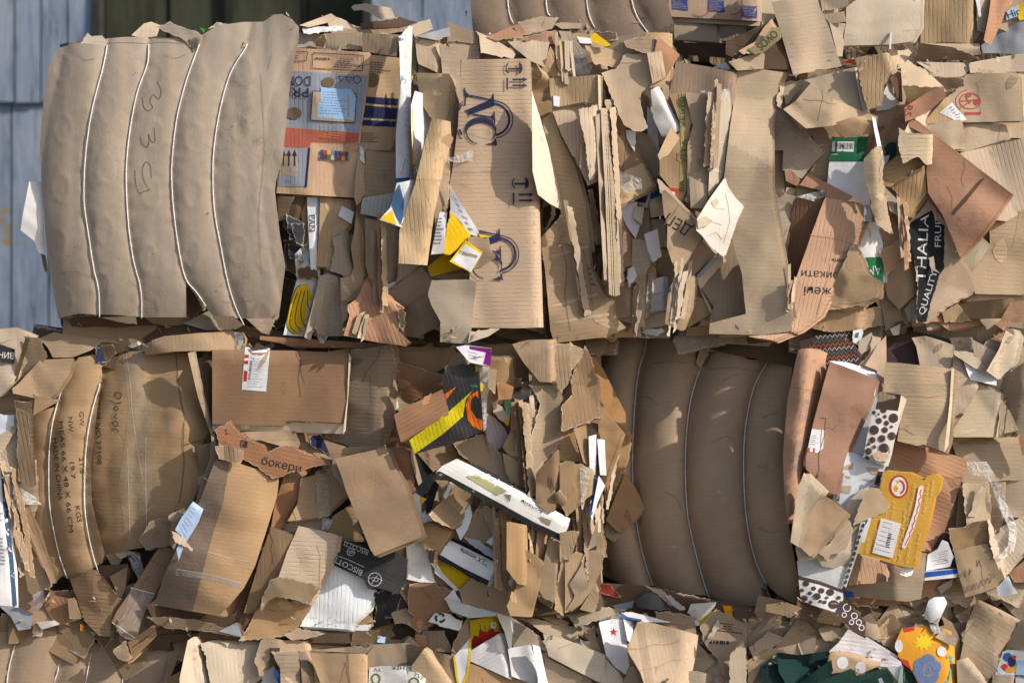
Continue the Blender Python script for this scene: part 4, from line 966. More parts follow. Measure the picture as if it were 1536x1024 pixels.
s('KR', [(985, 460), (1080, 458), (1055, 540), (975, 558)], cr=.8, ca=-20, t='a'); s('KO', [(1080, 470), (1190, 455), (1200, 520), (1090, 520)], cp=1.6)
s('KL', [(1060, 500), (1150, 450), (1140, 490), (1080, 535)], t='a', cp=2)
s('K', [(800, 365), (862, 390), (925, 400), (945, 300), (1002, 312), (990, 430), (972, 562), (900, 577), (700, 560), (545, 540), (560, 495), (798, 465)], t='n', tl=(0, 0), cr=.3, ca=2)
s((.47, .32, .225), [(622, 320), (690, 340), (802, 380), (800, 467), (690, 478), (572, 487), (592, 400)], t='n', tl=(-.1, .05), cr=.9, ca=80)
q = s('W', [(872, 388), (905, 384), (932, 402), (920, 432), (890, 440), (856, 428)], n='label_sticker', t='n', cr=0)
s('WL', [(290, 355), (440, 330), (572, 400), (548, 470), (530, 507), (400, 470), (298, 432)], t='n', n='white_carton_side', cr=0)
s('KL', [(280, 280), (330, 240), (480, 300), (560, 180), (625, 195), (600, 300), (570, 405), (430, 385), (400, 340), (300, 360)], t='n', cr=.1)
s('K', [(470, 260), (560, 100), (600, 190), (560, 300), (475, 320), (462, 360), (395, 290)], t='a', cr=.6, ca=-40)
s((.39, .29, .20), [(440, 0), (565, 95), (500, 180), (400, 290), (362, 330), (290, 262), (290, 200), (330, 90)], t='n', cr=.05, tl=(0, 0), gap=3); s('K', [(330, -130), (435, -28), (335, 105), (300, 280), (255, 250), (280, 60), (300, -60)], t='n', cr=.05, tl=(-.03, 0))
q = s((.62, .60, .60), [(298, 435), (400, 470), (540, 512), (546, 560), (512, 638), (400, 605), (312, 572)], t='n', cr=0, n='spotted_carton_piece', label='white carton piece with brown dots at the lower edge')
dec(q, 'DP', [(298, 435), (420, 465), (540, 512), (542, 530), (420, 485), (300, 455)])
for x, y, r in ((340, 478, 18), (382, 505, 14), (424, 517, 18), (473, 526, 22), (330, 560, 20), (400, 548, 22), (362, 530, 12), (443, 580, 12), (492, 592, 28), (318, 515, 12), (455, 555, 10), (420, 575, 10), (365, 580, 12), (520, 555, 12)): ring(q, 'DP', x, y, r, r * .85, n='printed_dot')
q = s('DP', [(530, 572), (600, 612), (668, 690), (665, 752), (600, 730), (508, 640)], t='n', cr=0, n='spotted_carton_piece', label='dark brown carton strip with white rings')
for x, y, r in ((565, 610, 20), (605, 655, 16), (630, 690, 14), (550, 650, 12), (590, 690, 12), (645, 720, 14)): ring(q, 'WL', x, y, r, r, 5, n='printed_ring')
q = s('WL', [(640, 140), (666, 138), (645, 250), (600, 380), (560, 500), (536, 480), (575, 380), (615, 250)], t='n', cr=0, n='spotted_carton_piece')
for i in range(11): ring(q, 'DP', 652 - i * 9.5, 160 + i * 31, 8, 13, n='printed_dot', rot=20)
s((.33, .22, .12), [(1120, 178), (1190, 170), (1270, 140), (1335, 128), (1345, 200), (1352, 262), (1150, 305)], t='a', tl=(0, -.2), cr=0, cp=1.2)
s('KL', [(1335, 128), (1350, 125), (1390, 260), (1440, 450), (1428, 480), (1380, 370), (1350, 262)], t='a', tl=(-.6, 0))
q = s((.37, .265, .165), [(1150, 302), (1250, 275), (1337, 257), (1390, 380), (1432, 480), (1330, 520), (1215, 555), (1175, 420)], t='n', tl=(-.02, .02), cr=.1, gap=3, label='brown carton flap with handwriting')
for l in ([(1275, 350), (1280, 385), (1290, 350), (1298, 385)], [(1240, 395), (1235, 430), (1250, 400)], [(1205, 415), (1215, 440), (1215, 405)], [(1190, 425), (1195, 440)], [(1200, 480), (1215, 530), (1230, 490), (1235, 520)], [(1245, 485), (1250, 515), (1265, 480), (1270, 510)], [(1275, 470), (1290, 500), (1300, 460), (1310, 490)], [(1320, 450), (1325, 480), (1340, 445), (1350, 475), (1360, 435)], [(1340, 430), (1365, 425), (1375, 450)]): ink(q, (.10, .08, .07), [l], 3, 'pen_mark', sm=True)
s('W', [(1385, 500), (1450, 435), (1470, 480), (1502, 530), (1400, 556)], n='crumpled_film', mat='gloss', cp=2.6, cr=0)
for P_ in ([(1380, -20), (1440, 40), (1480, 120), (1500, 200), (1480, 300), (1420, 345), (1390, 335), (1450, 270), (1455, 180), (1400, 60)], [(1220, -190), (1330, -190), (1400, -80), (1440, 20), (1400, 60), (1340, -100), (1240, -120)]): s('W', P_, n='plastic_film', mat='film', cp=2.4)

dent = [((700, 420), (760, 380), (830, 430)), ((1180, 300), (1260, 260)), ((860, 900), (930, 940), (960, 1010)), ((1120, 640), (1200, 600), (1240, 620)), ((1400, 500), (1480, 470)), ((1380, 1100), (1460, 1130), (1500, 1110)), ((800, 200), (900, 190), (1000, 200)), ((1110, 230), (1250, 225), (1400, 250))]
O(760, 490)
for l in dent: ink(wd, (.17, .125, .09), [list(l)], 2.5, 'crease_line', sm=True)
for x, y in ((835, 480), (1010, 330), (1150, 900), (900, 1200), (1440, 760)): dec(wd, (.46, .37, .28), [(x, y), (x + 16, y - 8), (x + 34, y + 4), (x + 20, y + 18)], 'scuff', t='a', g=3)
# =================================================================== BALE H (left edge) and C (middle left)
bale('H', 'bale at the far left edge, only its torn right side in view', (-420, 512, 12, 930), -12)
setbase(-240, 495, 60, 930, -30)
O(0, 480)
fill((-90, 505, 55, 900), 16, (70, 120), ['K', 'KD', 'KG', 'KX'], 90, 14, 2.4, cap=2)
bale('C', 'middle left bale wrapped in a bulging printed carton, dark striped boxes on its right', (32, 512, 905, 925), -8)
TONES[CUR] = (.86, .79, .71)  # weaker light on this bale multiplied into its kraft colours
setbase(60, 505, 905, 935, -26)
fill((300, 520, 890, 920), 88, (80, 150), ['K', 'KD', 'KO', 'KG', 'KX'], 65, 40, 1.9, cap=2, name='carton_flap')
fill((720, 540, 890, 900), 50, (90, 170), ['K', 'KO', 'KD', 'KG'], 86, 9, 4.5, tl=((-.5, .1), (-.1, .1)), cap=2)
fill((20, 492, 920, 516), 20, (50, 120), ['KX', 'KD', 'KX', 'KD', 'KX'], 2, 10, 5, cap=-24, tl=((-.1, .1), (.1, .9)), cp=1.6)  # near-black slivers painted for the shaded gap under the top row
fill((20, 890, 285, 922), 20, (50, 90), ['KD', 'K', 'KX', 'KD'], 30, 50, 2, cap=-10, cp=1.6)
bale('H')
O(0, 480)
s('KL', [(-80, 60), (60, 45), (130, 70), (182, 92), (152, 150), (120, 250), (80, 330), (0, 420), (-80, 450)], tl=(-.1, .15), t='n', folds=[(100, 90, 60, 330, -.2)]); q = s((.03, .03, .035), [(-60, 110), (0, 132), (82, 160), (78, 240), (0, 222), (-60, 210)], t='n', cr=0, label='black printed strip at the left edge'); text(q, 'WL', 'ВИНВ', 20, 190, 34, 186, 110)
s('KD', [(150, 90), (222, 100), (262, 200), (200, 280), (90, 335), (120, 220)], tl=(.3, 0)); s('KX', [(140, 90), (165, 95), (120, 250), (95, 330), (75, 330)], t='n')
s('KG', [(-60, 700), (80, 565), (152, 560), (150, 700), (100, 900), (0, 835), (-60, 830)], cr=1, ca=40); s((.6, .6, .65), [(-40, 500), (20, 520), (80, 520), (75, 600), (20, 690), (-40, 700)], n='plastic_bag_piece', mat='gloss', cp=2.2, cr=0)
s('KG', [(-20, 640), (60, 590), (90, 460), (170, 470), (150, 560), (90, 600), (0, 745)], cp=1.6, t='a', cr=.8)
s('W', [(30, 960), (80, 900), (180, 960), (230, 1010), (90, 1010)], n='film_piece', mat='film', cp=2)
O(0, 744)
s('KD', [(60, 0), (180, 100), (230, 400), (330, 700), (200, 740), (90, 600)], tl=(0, 0), cp=1.3)
q = s((.66, .67, .70), [(-120, -240), (0, -230), (18, 0), (40, 60), (85, 400), (92, 605), (-120, 590)], t='n', tl=(0, 0), cr=.1, ca=90, n='white_carton_side', label='white carton with dark blue edge at the far left'); dec(q, (.05, .10, .20), [(0, -230), (28, -200), (42, 60), (75, 350), (95, 606), (70, 602), (50, 350), (18, 60)], g=5); lines_of_text(q, (.3, .3, .33), [(0, 220), (28, 230), (35, 380), (0, 380)], 8); quads(q, 'R', [[(38, 280), (58, 282), (60, 295), (40, 293)]]); lines_of_text(q, (.3, .3, .33), [(-20, 30), (15, 30), (20, 140), (-20, 140)], 6)
s('GY', [(0, 605), (90, 600), (180, 640), (170, 725), (100, 735), (60, 660)], n='film_piece', mat='gloss', cp=2.4, cr=0)
bale('C')
O(0, 744)
s('KO', [(55, 160), (110, 148), (205, 330), (190, 360), (150, 362), (100, 290)], tl=(-.1, .1)); s('W', [(75, 270), (110, 290), (140, 350), (100, 330)], n='paper_piece', cr=0, t='a'); s('KD', [(85, 40), (150, 25), (230, 200), (312, 472), (282, 482), (180, 250)], t='n', cr=.8, ca=70, folds=[(120, 30, 300, 480, .4)]); s('K', [(170, 340), (205, 330), (290, 490), (230, 530), (200, 450)], t='a')
s('KR', [(240, 600), (290, 540), (420, 570), (445, 668), (352, 702), (300, 700)], cr=.8, ca=60); s((.30, .22, .15), [(370, 560), (410, 555), (450, 660), (440, 672), (380, 670)]); s('PK', [(180, 540), (250, 500), (275, 530), (230, 600), (190, 640)], n='crumpled_paper', cp=2.4, cr=0, t='a'); s('R', [(235, 545), (262, 520), (255, 580)], n='paper_piece', cr=0, t='a'); s('BK', [(240, 510), (275, 515), (250, 560)], cr=0, n='torn_black_paper')
s('WL', [(200, 690), (300, 680), (330, 700), (230, 730)], n='crumpled_paper', cp=2, cr=0); s('KL', [(180, 720), (240, 730), (230, 770), (180, 765)], cp=2); s('K', [(330, 700), (366, 705), (350, 748), (322, 745)]); s('OR', [(442, 700), (460, 710), (455, 745), (440, 735)], n='paper_piece', cr=0)
O(0, 480)
s('K', [(100, 350), (220, 218), (405, 208), (385, 290), (312, 400), (272, 432), (180, 425), (72, 402), (66, 375)], tl=(0, .15), t='n', cp=1.3, folds=[(190, 330, 220, 420, .3)]); s('KO', [(185, 405), (335, 440), (262, 478), (182, 522), (190, 432)], cr=.2); s('KX', [(80, 440), (170, 450), (180, 520), (150, 600), (100, 540)], cp=2, t='a'); s('KD', [(90, 480), (160, 520), (165, 700), (180, 920), (100, 880)], tl=(.1, 0), cr=.9, ca=80)
C_W = [T(q) for q in ([(375, 270), (370, 300), (320, 440), (285, 580), (268, 750), (268, 950), (275, 1040), (292, 1140), (322, 1280), (368, 1415)],
                      [(555, 310), (548, 350), (500, 520), (472, 700), (463, 900), (466, 1045), (487, 1190), (522, 1330), (562, 1440), (612, 1585)])]
crg = ridges(C_W, 9)
def cfn(x, y):
    z = crg(x, y); v = (y - 690) / 170; z += -40 * max(0, abs(v) - .3) ** 1.7 - 8 * v * v
    u = (x - 40) / 60; z += -18 * max(0, 1 - u) ** 1.5
    u = (x - 250) / 75; z += -30 * max(0, u) ** 1.6
    z += 1.1 * noise.noise(Vector((x * .015, y * .05, 1))); return z
s('K', [(390, 470), (600, 515), (660, 560), (620, 622), (600, 755), (560, 1000), (480, 940)], raw=False) if False else None
O(0, 744)
s('KX', [(540, 380), (700, 370), (720, 420), (660, 600), (560, 470)], tl=(0, .2)); s('KD', [(600, 440), (700, 385), (690, 500), (662, 572)], cr=.4, ca=70)
s((.31, .235, .16), [(385, 460), (500, 400), (560, 470), (600, 520), (655, 565), (620, 622), (612, 700), (600, 765), (545, 765), (462, 682), (420, 560)], t='n', tl=(0, -.05), cr=1, ca=5, folds=[(480, 420, 590, 760, -.3)], label='striped grey-brown bottom flap')
s('KX', [(490, 740), (620, 780), (570, 835)], t='a'); 
O(0, 480)
CK = (.385, .285, .185)
w1 = s(CK, [(430, 205), (520, 190), (552, 232), (562, 300), (525, 560), (498, 800), (505, 1000), (535, 1130), (575, 1280), (560, 1330), (480, 1380), (400, 1432), (345, 1400), (300, 1440), (262, 1300), (215, 1150), (172, 1000), (150, 800), (160, 520), (300, 475), (318, 440), (372, 300)], n='wrapping_sheet', t='n', tl=(0, 0), cr=.22, ca=4, d=26, cp=.8, fn=cfn, step=5, vary=0, label='bulging tan wrapping sheet printed with carton data')
s('KX', [(520, 150), (620, 130), (640, 180), (560, 260), (530, 220)], t='a', cp=2.4); s('NV', [(530, 150), (555, 150), (580, 232), (530, 235)], cr=0, n='blue_scrap')
w2 = s((.40, .29, .18), [(562, 242), (620, 185), (700, 168), (800, 180), (900, 178), (1032, 180), (1082, 420), (1160, 640), (1150, 760), (1100, 900), (1040, 1040), (960, 1115), (850, 1205), (820, 1240), (690, 1262), (600, 1285), (560, 1335), (505, 1130), (478, 1000), (470, 800), (500, 560), (540, 350)], n='wrapping_sheet', t='n', tl=(0, 0), cr=.3, ca=3, d=35, cp=.9, fn=cfn, step=5, vary=0, folds=[(965, 185, 1010, 560, -.25)], label='golden taped wrapping sheet with handwriting')
for q in C_W: wire(q[1:], (lambda x, y: max(w1.f(x, y), w2.f(x, y) if x > 128 else -99)), raw=True, r=.95, lift=1.7)
wt = dec(w2, (.56, .44, .30), [(672, 178), (780, 165), (792, 300), (832, 480), (846, 640), (862, 760), (880, 1000), (850, 1205), (690, 1260), (672, 1050), (650, 900), (690, 640), (705, 480), (690, 330)], 'parcel_tape', mat='tape', g=7)
ink(w2, (.60, .54, .46), [[(690, 175), (715, 350), (725, 500), (745, 650), (765, 780), (785, 880)], [(700, 700), (705, 900), (712, 1180)], [(800, 640), (800, 900), (805, 1150)]], 3.5, 'tape_fold', sm=True)
IK = (.045, .035, .03)
text(w2, IK, 'ITEM NO.27108', 541, 612, 25, 88, 355); 
text(w1, IK, 'GW.', 449, 545, 25, 88, 88); text(w1, IK, 'NW.', 388, 575, 25, 88, 88); text(w1, IK, 'MEAS.66 X 48 X 66 CM', 362, 858, 25, 84.5, 610); text(w1, IK, 'MADE IN CHINA', 315, 818, 25, 84, 345)
text(w1, IK, '18', 486, 752, 22, 87, 50) if False else text(w2, IK, '18', 487, 752, 22, 87, 50); text(w2, IK, 'PCS', 498, 1000, 25, 85, 100); text(w1, IK, '21.5', 450, 795, 23, 85, 90); text(w1, IK, '19.7', 400, 822, 23, 85, 90); text(w1, IK, 'KGS', 432, 1062, 25, 82, 90)
for l in ([(635, 395), (665, 405), (655, 430), (630, 415), (635, 395)], [(600, 440), (635, 455), (668, 450)], [(632, 470), (648, 480), (640, 495), (625, 485), (632, 470)], [(625, 510), (640, 515), (628, 530), (645, 540)], [(615, 560), (635, 552), (648, 575), (625, 580), (615, 560)], [(610, 600), (640, 598), (648, 618)]): ink(w2, (.06, .05, .07), [l], 5, 'pen_mark', sm=True)
ink(w2, (.14, .09, .05), [[(1010, 560), (1005, 700), (1010, 800), (985, 1000)], [(1005, 685), (1080, 665), (1160, 645)], [(965, 190), (985, 400), (1020, 550)], [(880, 1110), (940, 1100), (960, 1040)]], 4, 'crease', sm=True)
for P_, c_ in (([(580, 1290), (640, 1270), (680, 1275), (650, 1350), (615, 1345)], 'K'), ([(620, 1275), (700, 1262), (700, 1290), (660, 1310)], 'KL')): s(c_, P_, t='a')
s('KG', [(1030, 180), (1065, 175), (1110, 400), (1190, 700), (1192, 760), (1160, 880), (1110, 1010), (1045, 1100), (1100, 900), (1150, 760), (1160, 640), (1085, 420)], t='n', tl=(-.4, 0))
s('KX', [(1110, 170), (1172, 165), (1172, 600), (1120, 440)], t='n', tl=(.2, 0))
s((.30, .22, .15), [(760, 1200), (830, 1100), (890, 1080), (960, 1120), (940, 1230), (800, 1260)], cp=2, t='a')
O(0, 744)
s('W', [(690, 296), (765, 310), (802, 455), (775, 476), (722, 392)], n='film_piece', mat='film', cp=2); s('KO', [(650, 770), (700, 650), (860, 760), (720, 892), (695, 905)], t='n', tl=(0, .1)); ink(s('KO', [(700, 800), (850, 700), (862, 765), (730, 890)], t='n'), 'INK', [[(722, 830), (820, 760)]], 3)
s('KG', [(620, 850), (690, 790), (720, 890), (690, 905), (650, 890)], cp=2.4, t='a')
s('KL', [(960, 262), (975, 290), (972, 365), (930, 445), (890, 590), (850, 588), (880, 450), (935, 330)], t='a', tl=(-.3, 0))
q = s((.33, .25, .18), [(890, 262), (965, 300), (958, 360), (880, 480), (845, 545), (790, 640), (740, 792), (690, 780), (612, 690), (640, 630), (700, 545), (780, 420), (850, 310)], t='n', tl=(-.05, 0), cr=.7, ca=-58, gap=4, label='narrow box end bound with shiny tape'); dec(q, (.50, .42, .38), [(720, 500), (850, 540), (790, 640), (742, 790), (690, 782), (640, 745), (680, 640)], 'parcel_tape', mat='tape'); ink(q, (.7, .68, .66), [[(715, 500), (850, 535)], [(615, 690), (742, 778)]], 4, 'tape_fold')
s('KD', [(940, 100), (1080, 20), (1190, 20), (1100, 200), (980, 400), (960, 300), (930, 260)], t='n', tl=(0, 0))
s('KX', [(800, 590), (900, 585), (1240, 660), (1290, 640), (1400, 400), (1420, 600), (1320, 760), (860, 720)], tl=(0, -.1))  # dark board painted as the shadow under the barrel box
s('K', [(800, 660), (900, 720), (1060, 730), (1330, 775), (1350, 770), (1300, 690), (1240, 720), (1100, 680), (960, 665)], t='a', tl=(0, -.4), cp=1.5); s('GY', [(1200, 740), (1300, 690), (1330, 772)], mat='gloss', n='film_piece')
def rfn(x, y):
    return 18 * (1 - ((x - 330) / 70) ** 2) * .6 - 12 * max(0, (y - 890) / 40) ** 2
q = s((.44, .32, .20), [(1180, -198), (1262, -196), (1350, -168), (1532, -108), (1520, 0), (1480, 130), (1400, 380), (1340, 500), (1265, 590), (1200, 655), (1060, 632), (818, 590), (860, 560), (900, 430), (1000, 230), (1110, -10)], t='n', tl=(0, 0), cr=.35, ca=8, gap=5, cp=.9, fn=rfn, label='rounded golden box squeezed into a barrel shape')
dec(q, (.22, .165, .125), [(1180, -198), (1262, -196), (1225, 30), (1170, 200), (1110, 420), (1055, 632), (818, 590), (862, 560), (900, 430), (1000, 230), (1110, -10)], 'dark_left_fold', cr=.3)  # left folded part of the box, coloured darker
dec(q, (.6, .55, .5), [(970, 395), (1120, 425), (1325, 470), (1318, 500), (1110, 450), (960, 432)], 'parcel_tape', mat='tape')
ink(q, (.68, .60, .5), [[(975, 400), (1130, 425), (1320, 475)], [(1140, 305), (1260, 340), (1380, 360)]], 3, 'tape_fold')
q = s((.36, .47, .66), [(1060, 28), (1116, 70), (1090, 140), (1010, 270), (980, 352), (968, 290), (1000, 225), (960, 182), (1000, 110)], n='blue_paper', t='n', cr=0, cp=1.6, gap=4, label='light blue crumpled paper'); lines_of_text(q, (.25, .35, .55), [(1050, 50), (1105, 80), (1000, 270), (975, 200)], 8, wt=.2)
s('KL', [(940, 190), (970, 200), (1060, 285), (1055, 302), (960, 250)], t='a', cp=1.8)
# top roll and crumples
O(0, 480)
s('K', [(215, 100), (290, 68), (400, 88), (620, 112), (660, 130), (560, 120), (500, 165), (410, 200), (380, 205), (290, 205), (262, 150)], t='n', tl=(0, .25), cp=1.7); s('KD', [(620, 130), (700, 100), (800, 110), (700, 165), (640, 185)], cp=1.6); s('W', [(700, 140), (760, 115), (780, 130), (730, 155)], n='paper_piece', cr=0, t='a')
s('K', [(780, 145), (840, 108), (900, 88), (1100, 70), (1312, 62), (1336, 100), (1332, 142), (1310, 172), (1100, 168), (950, 172), (800, 192)], t='n', tl=(0, .1), cr=.3, bul=6, label='long rolled strip of board ending in clear tape'); 
s('W', [(1280, 62), (1335, 75), (1330, 165), (1300, 172)], n='tape_strip', mat='film', cp=1.5)
O(390, 490)
s((.33, .19, .12), [(0, 70), (120, 90), (180, 110), (740, 118), (740, 98), (0, 50)], tl=(0, -.5)); s('KD', [(720, 108), (860, 108), (1062, 115), (1078, 152), (1020, 215), (960, 258), (760, 192)], t='n', tl=(0, -.15), cr=.2); s((.30, .18, .11), [(740, 185), (955, 252), (1002, 262), (1010, 352), (850, 402), (780, 442), (760, 300)], t='a', tl=(0, 0), cr=.8, ca=15)
s('KR', [(715, 655), (840, 670), (845, 900), (800, 945), (740, 800), (700, 700)], tl=(0, 0)); s((.29, .18, .12), [(735, 480), (780, 620), (832, 665), (700, 655)], t='n')
q = s((.28, .22, .16), [(500, 128), (600, 118), (722, 100), (745, 220), (771, 342), (730, 362), (722, 430), (690, 640), (600, 682), (500, 662), (400, 620), (345, 600), (470, 580)], t='a', tl=(-.02, 0), cr=.8, ca=3, folds=[(648, 130, 610, 680, -.35)], cp=1.3, label='grey-brown ribbed flap behind the big plain carton')
s('W', [(738, 400), (752, 380), (762, 440), (725, 475)], n='paper_piece', cr=0, t='a')
s('NV', [(268, 600), (322, 588), (402, 690), (382, 706), (280, 650)], cr=0, n='dark_blue_scrap', t='a'); s('KG', [(210, 640), (262, 630), (420, 742), (400, 782), (230, 680)], t='n', tl=(0, .2)); s('K', [(0, 572), (180, 570), (212, 642), (202, 670), (100, 650), (0, 622), (-200, 640), (-220, 590)], t='n', tl=(0, .1))
s('KL', [(-262, 540), (150, 520), (280, 525), (460, 530), (452, 587), (280, 582), (0, 570), (-262, 575)], t='n', tl=(0, -.5), cr=0)
q = s((.285, .20, .135), [(-262, 125), (150, 130), (490, 143), (495, 165), (478, 400), (460, 528), (280, 520), (150, 515), (140, 542), (-10, 540), (-262, 535)], t='n', tl=(0, 0), cr=.3, ca=2, cp=.6, gap=4, label='big plain brown carton side with a white shipping label')
s('KL', [(488, 143), (500, 168), (470, 570), (455, 588), (462, 520), (478, 400)], t='n', tl=(-.6, 0))
dec(q, (.66, .66, .68), [(-81, 110), (55, 118), (34, 355), (-101, 345)], 'shipping_label'); dec(q, (.45, .04, .03), [(-84, 152), (-60, 154), (-66, 205), (-88, 204)]); dec(q, (.45, .04, .03), [(-88, 240), (-68, 242), (-72, 300), (-92, 298)]); dec(q, 'KO', [(-20, 245), (0, 190), (30, 150), (52, 142), (30, 190), (5, 222)], t='a'); lines_of_text(q, (.4, .4, .42), [(-50, 140), (40, 145), (20, 340), (-70, 335)], 14, wt=.2); text(q, 'INK', 'Гарантия', -50, 230, 16, 98, 120); dec(q, 'KX', [(148, 515), (280, 520), (280, 525), (150, 530)])
s((.34, .19, .11), [(-245, 110), (-240, 108), (-140, 120), (100, 550), (60, 560)], t='n') if False else None
q = s((.40, .22, .13), [(-246, 110), (-164, 60), (-120, 130), (20, 200), (30, 240), (110, 210), (160, 205), (300, 250), (382, 282), (384, 300), (210, 332), (80, 380), (-30, 320), (-130, 270), (-226, 205)], t='a', raw=False, tl=(0, .05), cr=.6, ca=12, cp=1.5, label='torn orange-brown strip with printed black letters') if False else None
O(0, 480)
q = s((.38, .21, .125), [(1180, 600), (1265, 550), (1310, 620), (1450, 690), (1462, 722), (1536, 690), (1600, 692), (1700, 735), (1808, 772), (1812, 790), (1640, 822), (1500, 872), (1400, 800), (1300, 750), (1205, 690)], t='a', tl=(0, .05), cr=.6, ca=12, cp=1.5, gap=3, label='torn orange-brown strip with printed black letters'); text(q, 'INK', 'бокери', 1545, 790, 44, 12, 220); text(q, 'INK', 'Kg', 1245, 612, 16, 60, 30); quads(q, 'INK', [[(1322, 655), (1360, 665), (1355, 700), (1318, 690)]]); lines_of_text(q, (.38, .21, .125), [(1325, 660), (1358, 668), (1352, 698), (1320, 690)], 4)
s('K', [(1180, 690), (1260, 690), (1340, 720), (1320, 790), (1200, 760)], cp=2.4, t='a', cr=.9)
O(390, 490)
s('KR', [(128, 825), (200, 822), (266, 856), (200, 960), (105, 1110), (60, 1100), (80, 980)], t='n', tl=(-.1, 0), cr=.2)
s('K', [(225, 832), (392, 788), (486, 900), (482, 918), (342, 1042), (150, 1066), (205, 970)], t='n', tl=(0, 0), cr=.6, ca=-8)
O(390, 744)
s('KD', [(60, 165), (182, 210), (160, 300), (100, 445), (40, 520), (-30, 620), (-90, 640), (0, 340)], t='n', tl=(.1, 0), cr=.4, ca=90); s('KO', [(400, 110), (500, 40), (572, 250), (380, 240), (370, 180)], cr=.6); s('KG', [(130, 152), (345, 110), (402, 132), (372, 190), (212, 212), (128, 192)], tl=(0, .1), cr=.2); s('W', [(340, 112), (400, 130), (372, 188), (340, 180)], n='film_piece', mat='film', cp=2)
s('KO', [(0, 590), (50, 545), (275, 597), (205, 720), (182, 760), (0, 782), (-120, 792), (-60, 700)], t='a', tl=(0, -.05), cr=.05)
q = s((.80, .79, .78), [(370, 360), (570, 455), (632, 512), (600, 612), (510, 690), (500, 730), (220, 712), (260, 620), (320, 480)], t='n', tl=(0, 0), cr=.8, ca=92, n='white_carton_side', gap=3, folds=[(225, 660, 500, 700, .1)], label='large white ribbed carton side, torn at lower right')
s('KO', [(495, 700), (560, 650), (612, 600), (622, 700), (600, 735), (500, 732)], t='a', tl=(.1, 0)); s('W', [(500, 705), (610, 700), (600, 738), (500, 734)], n='paper_piece', cr=0)
s('KL', [(212, 163), (300, 180), (428, 212), (415, 300), (330, 480), (268, 587), (190, 582), (95, 460), (150, 300)], t='n', tl=(-.03, .03), cr=.9, ca=3, gap=3, label='pale ribbed board strip leaning left')
s((.44, .34, .22), [(60, 455), (100, 442), (180, 452), (322, 490), (265, 588), (90, 547), (30, 580), (0, 632), (10, 560)], t='a', tl=(0, -.1), cr=.1, cp=1.3)
s('BK', [(618, 530), (700, 508), (762, 560), (752, 622), (700, 705), (612, 725), (640, 622)], n='black_plastic_piece', mat='gloss', cp=2.4, cr=0)
q = s((.045, .047, .052), [(425, 242), (490, 250), (560, 262), (600, 300), (640, 326), (718, 293), (792, 340), (785, 440), (742, 532), (690, 512), (640, 502), (592, 505), (570, 458), (380, 352)], t='n', tl=(0, 0), cr=.6, ca=25, gap=3, label='charcoal carton flap with white upside-down lettering and round emblems')
WT = (.55, .55, .57)
text(q, WT, 'BISCOTTI', 478, 380, 30, 207, 180); text(q, WT, 'BISCOTTI', 528, 283, 28, 203, 140); ink(q, WT, [[(395, 315), (480, 345), (572, 388)], [(462, 248), (590, 292)]], 3)
for x, y, r in ((630, 455, 36), (498, 305, 20)):
    ring(q, WT, x, y, r, r, 4); ink(q, WT, [[(x - r * .5, y + r * .7), (x - r * .1, y), (x + r * .4, y - r * .6)], [(x - r * .9, y - r * .1), (x, y - r * .3), (x + r * 1.2, y + r * .2)], [(x - r * .4, y + r * .1), (x + r * .3, y + r * .3), (x + r * .5, y - r * .1)]], 3, 'emblem_line', sm=True)
s('KG', [(720, 640), (800, 610), (880, 660), (860, 690), (740, 700)], cr=.5, t='a'); 
for i in range(14):
    a_ = random.uniform(-.7, .7); x, y = random.uniform(680, 800), random.uniform(530, 690); l_ = random.uniform(30, 70)
    s('GY' if i % 3 else 'BK', [(x, y), (x + 5, y - 3), (x + l_ * math.cos(a_ - .8), y + l_ * math.sin(a_ - .8)), (x + l_ * math.cos(a_ - .8) - 4, y + l_ * math.sin(a_ - .8) + 3)], n='plastic_shred', mat='gloss', cr=0, t='n')
s((.29, .19, .125), [(820, 480), (880, 475), (952, 478), (1052, 520), (1040, 600), (1052, 622), (960, 690), (872, 747), (800, 700), (845, 660), (810, 630)], t='a', tl=(0, 0), cr=.4, cp=1.5, folds=[(890, 480, 900, 620, .2), (900, 600, 1050, 600, -.2)])
s('W', [(830, 0), (850, -20), (882, 0), (890, 215), (850, 230), (812, 40)], t='n', n='white_carton_piece', cr=0)
q = s((.41, .31, .22), [(-10, 0), (0, 0), (10, 0)], d=0) if False else None
O(390, 490)
s('KD', [(350, 620), (480, 660), (690, 650), (560, 720), (400, 745)], tl=(0, 0)); s('KG', [(400, 720), (560, 690), (540, 860), (480, 900), (390, 790)], cr=.1)
s((.80, .79, .78), [(800, 1160), (892, 1142), (925, 1250), (958, 1402), (880, 1400), (783, 1378), (805, 1260)], t='n', n='white_carton_piece', cr=.4, ca=90, tl=(0, 0), label='white ribbed carton strip below the big plain flap')
s((.385, .285, .20), [(410, 722), (560, 690), (695, 658), (735, 760), (790, 850), (892, 1142), (872, 1157), (630, 1256), (605, 1220), (540, 1060), (472, 900), (440, 800)], t='n', tl=(0, 0), cr=.12, ca=-20, gap=4, cp=.8, label='large plain tan flap hanging down in the middle')
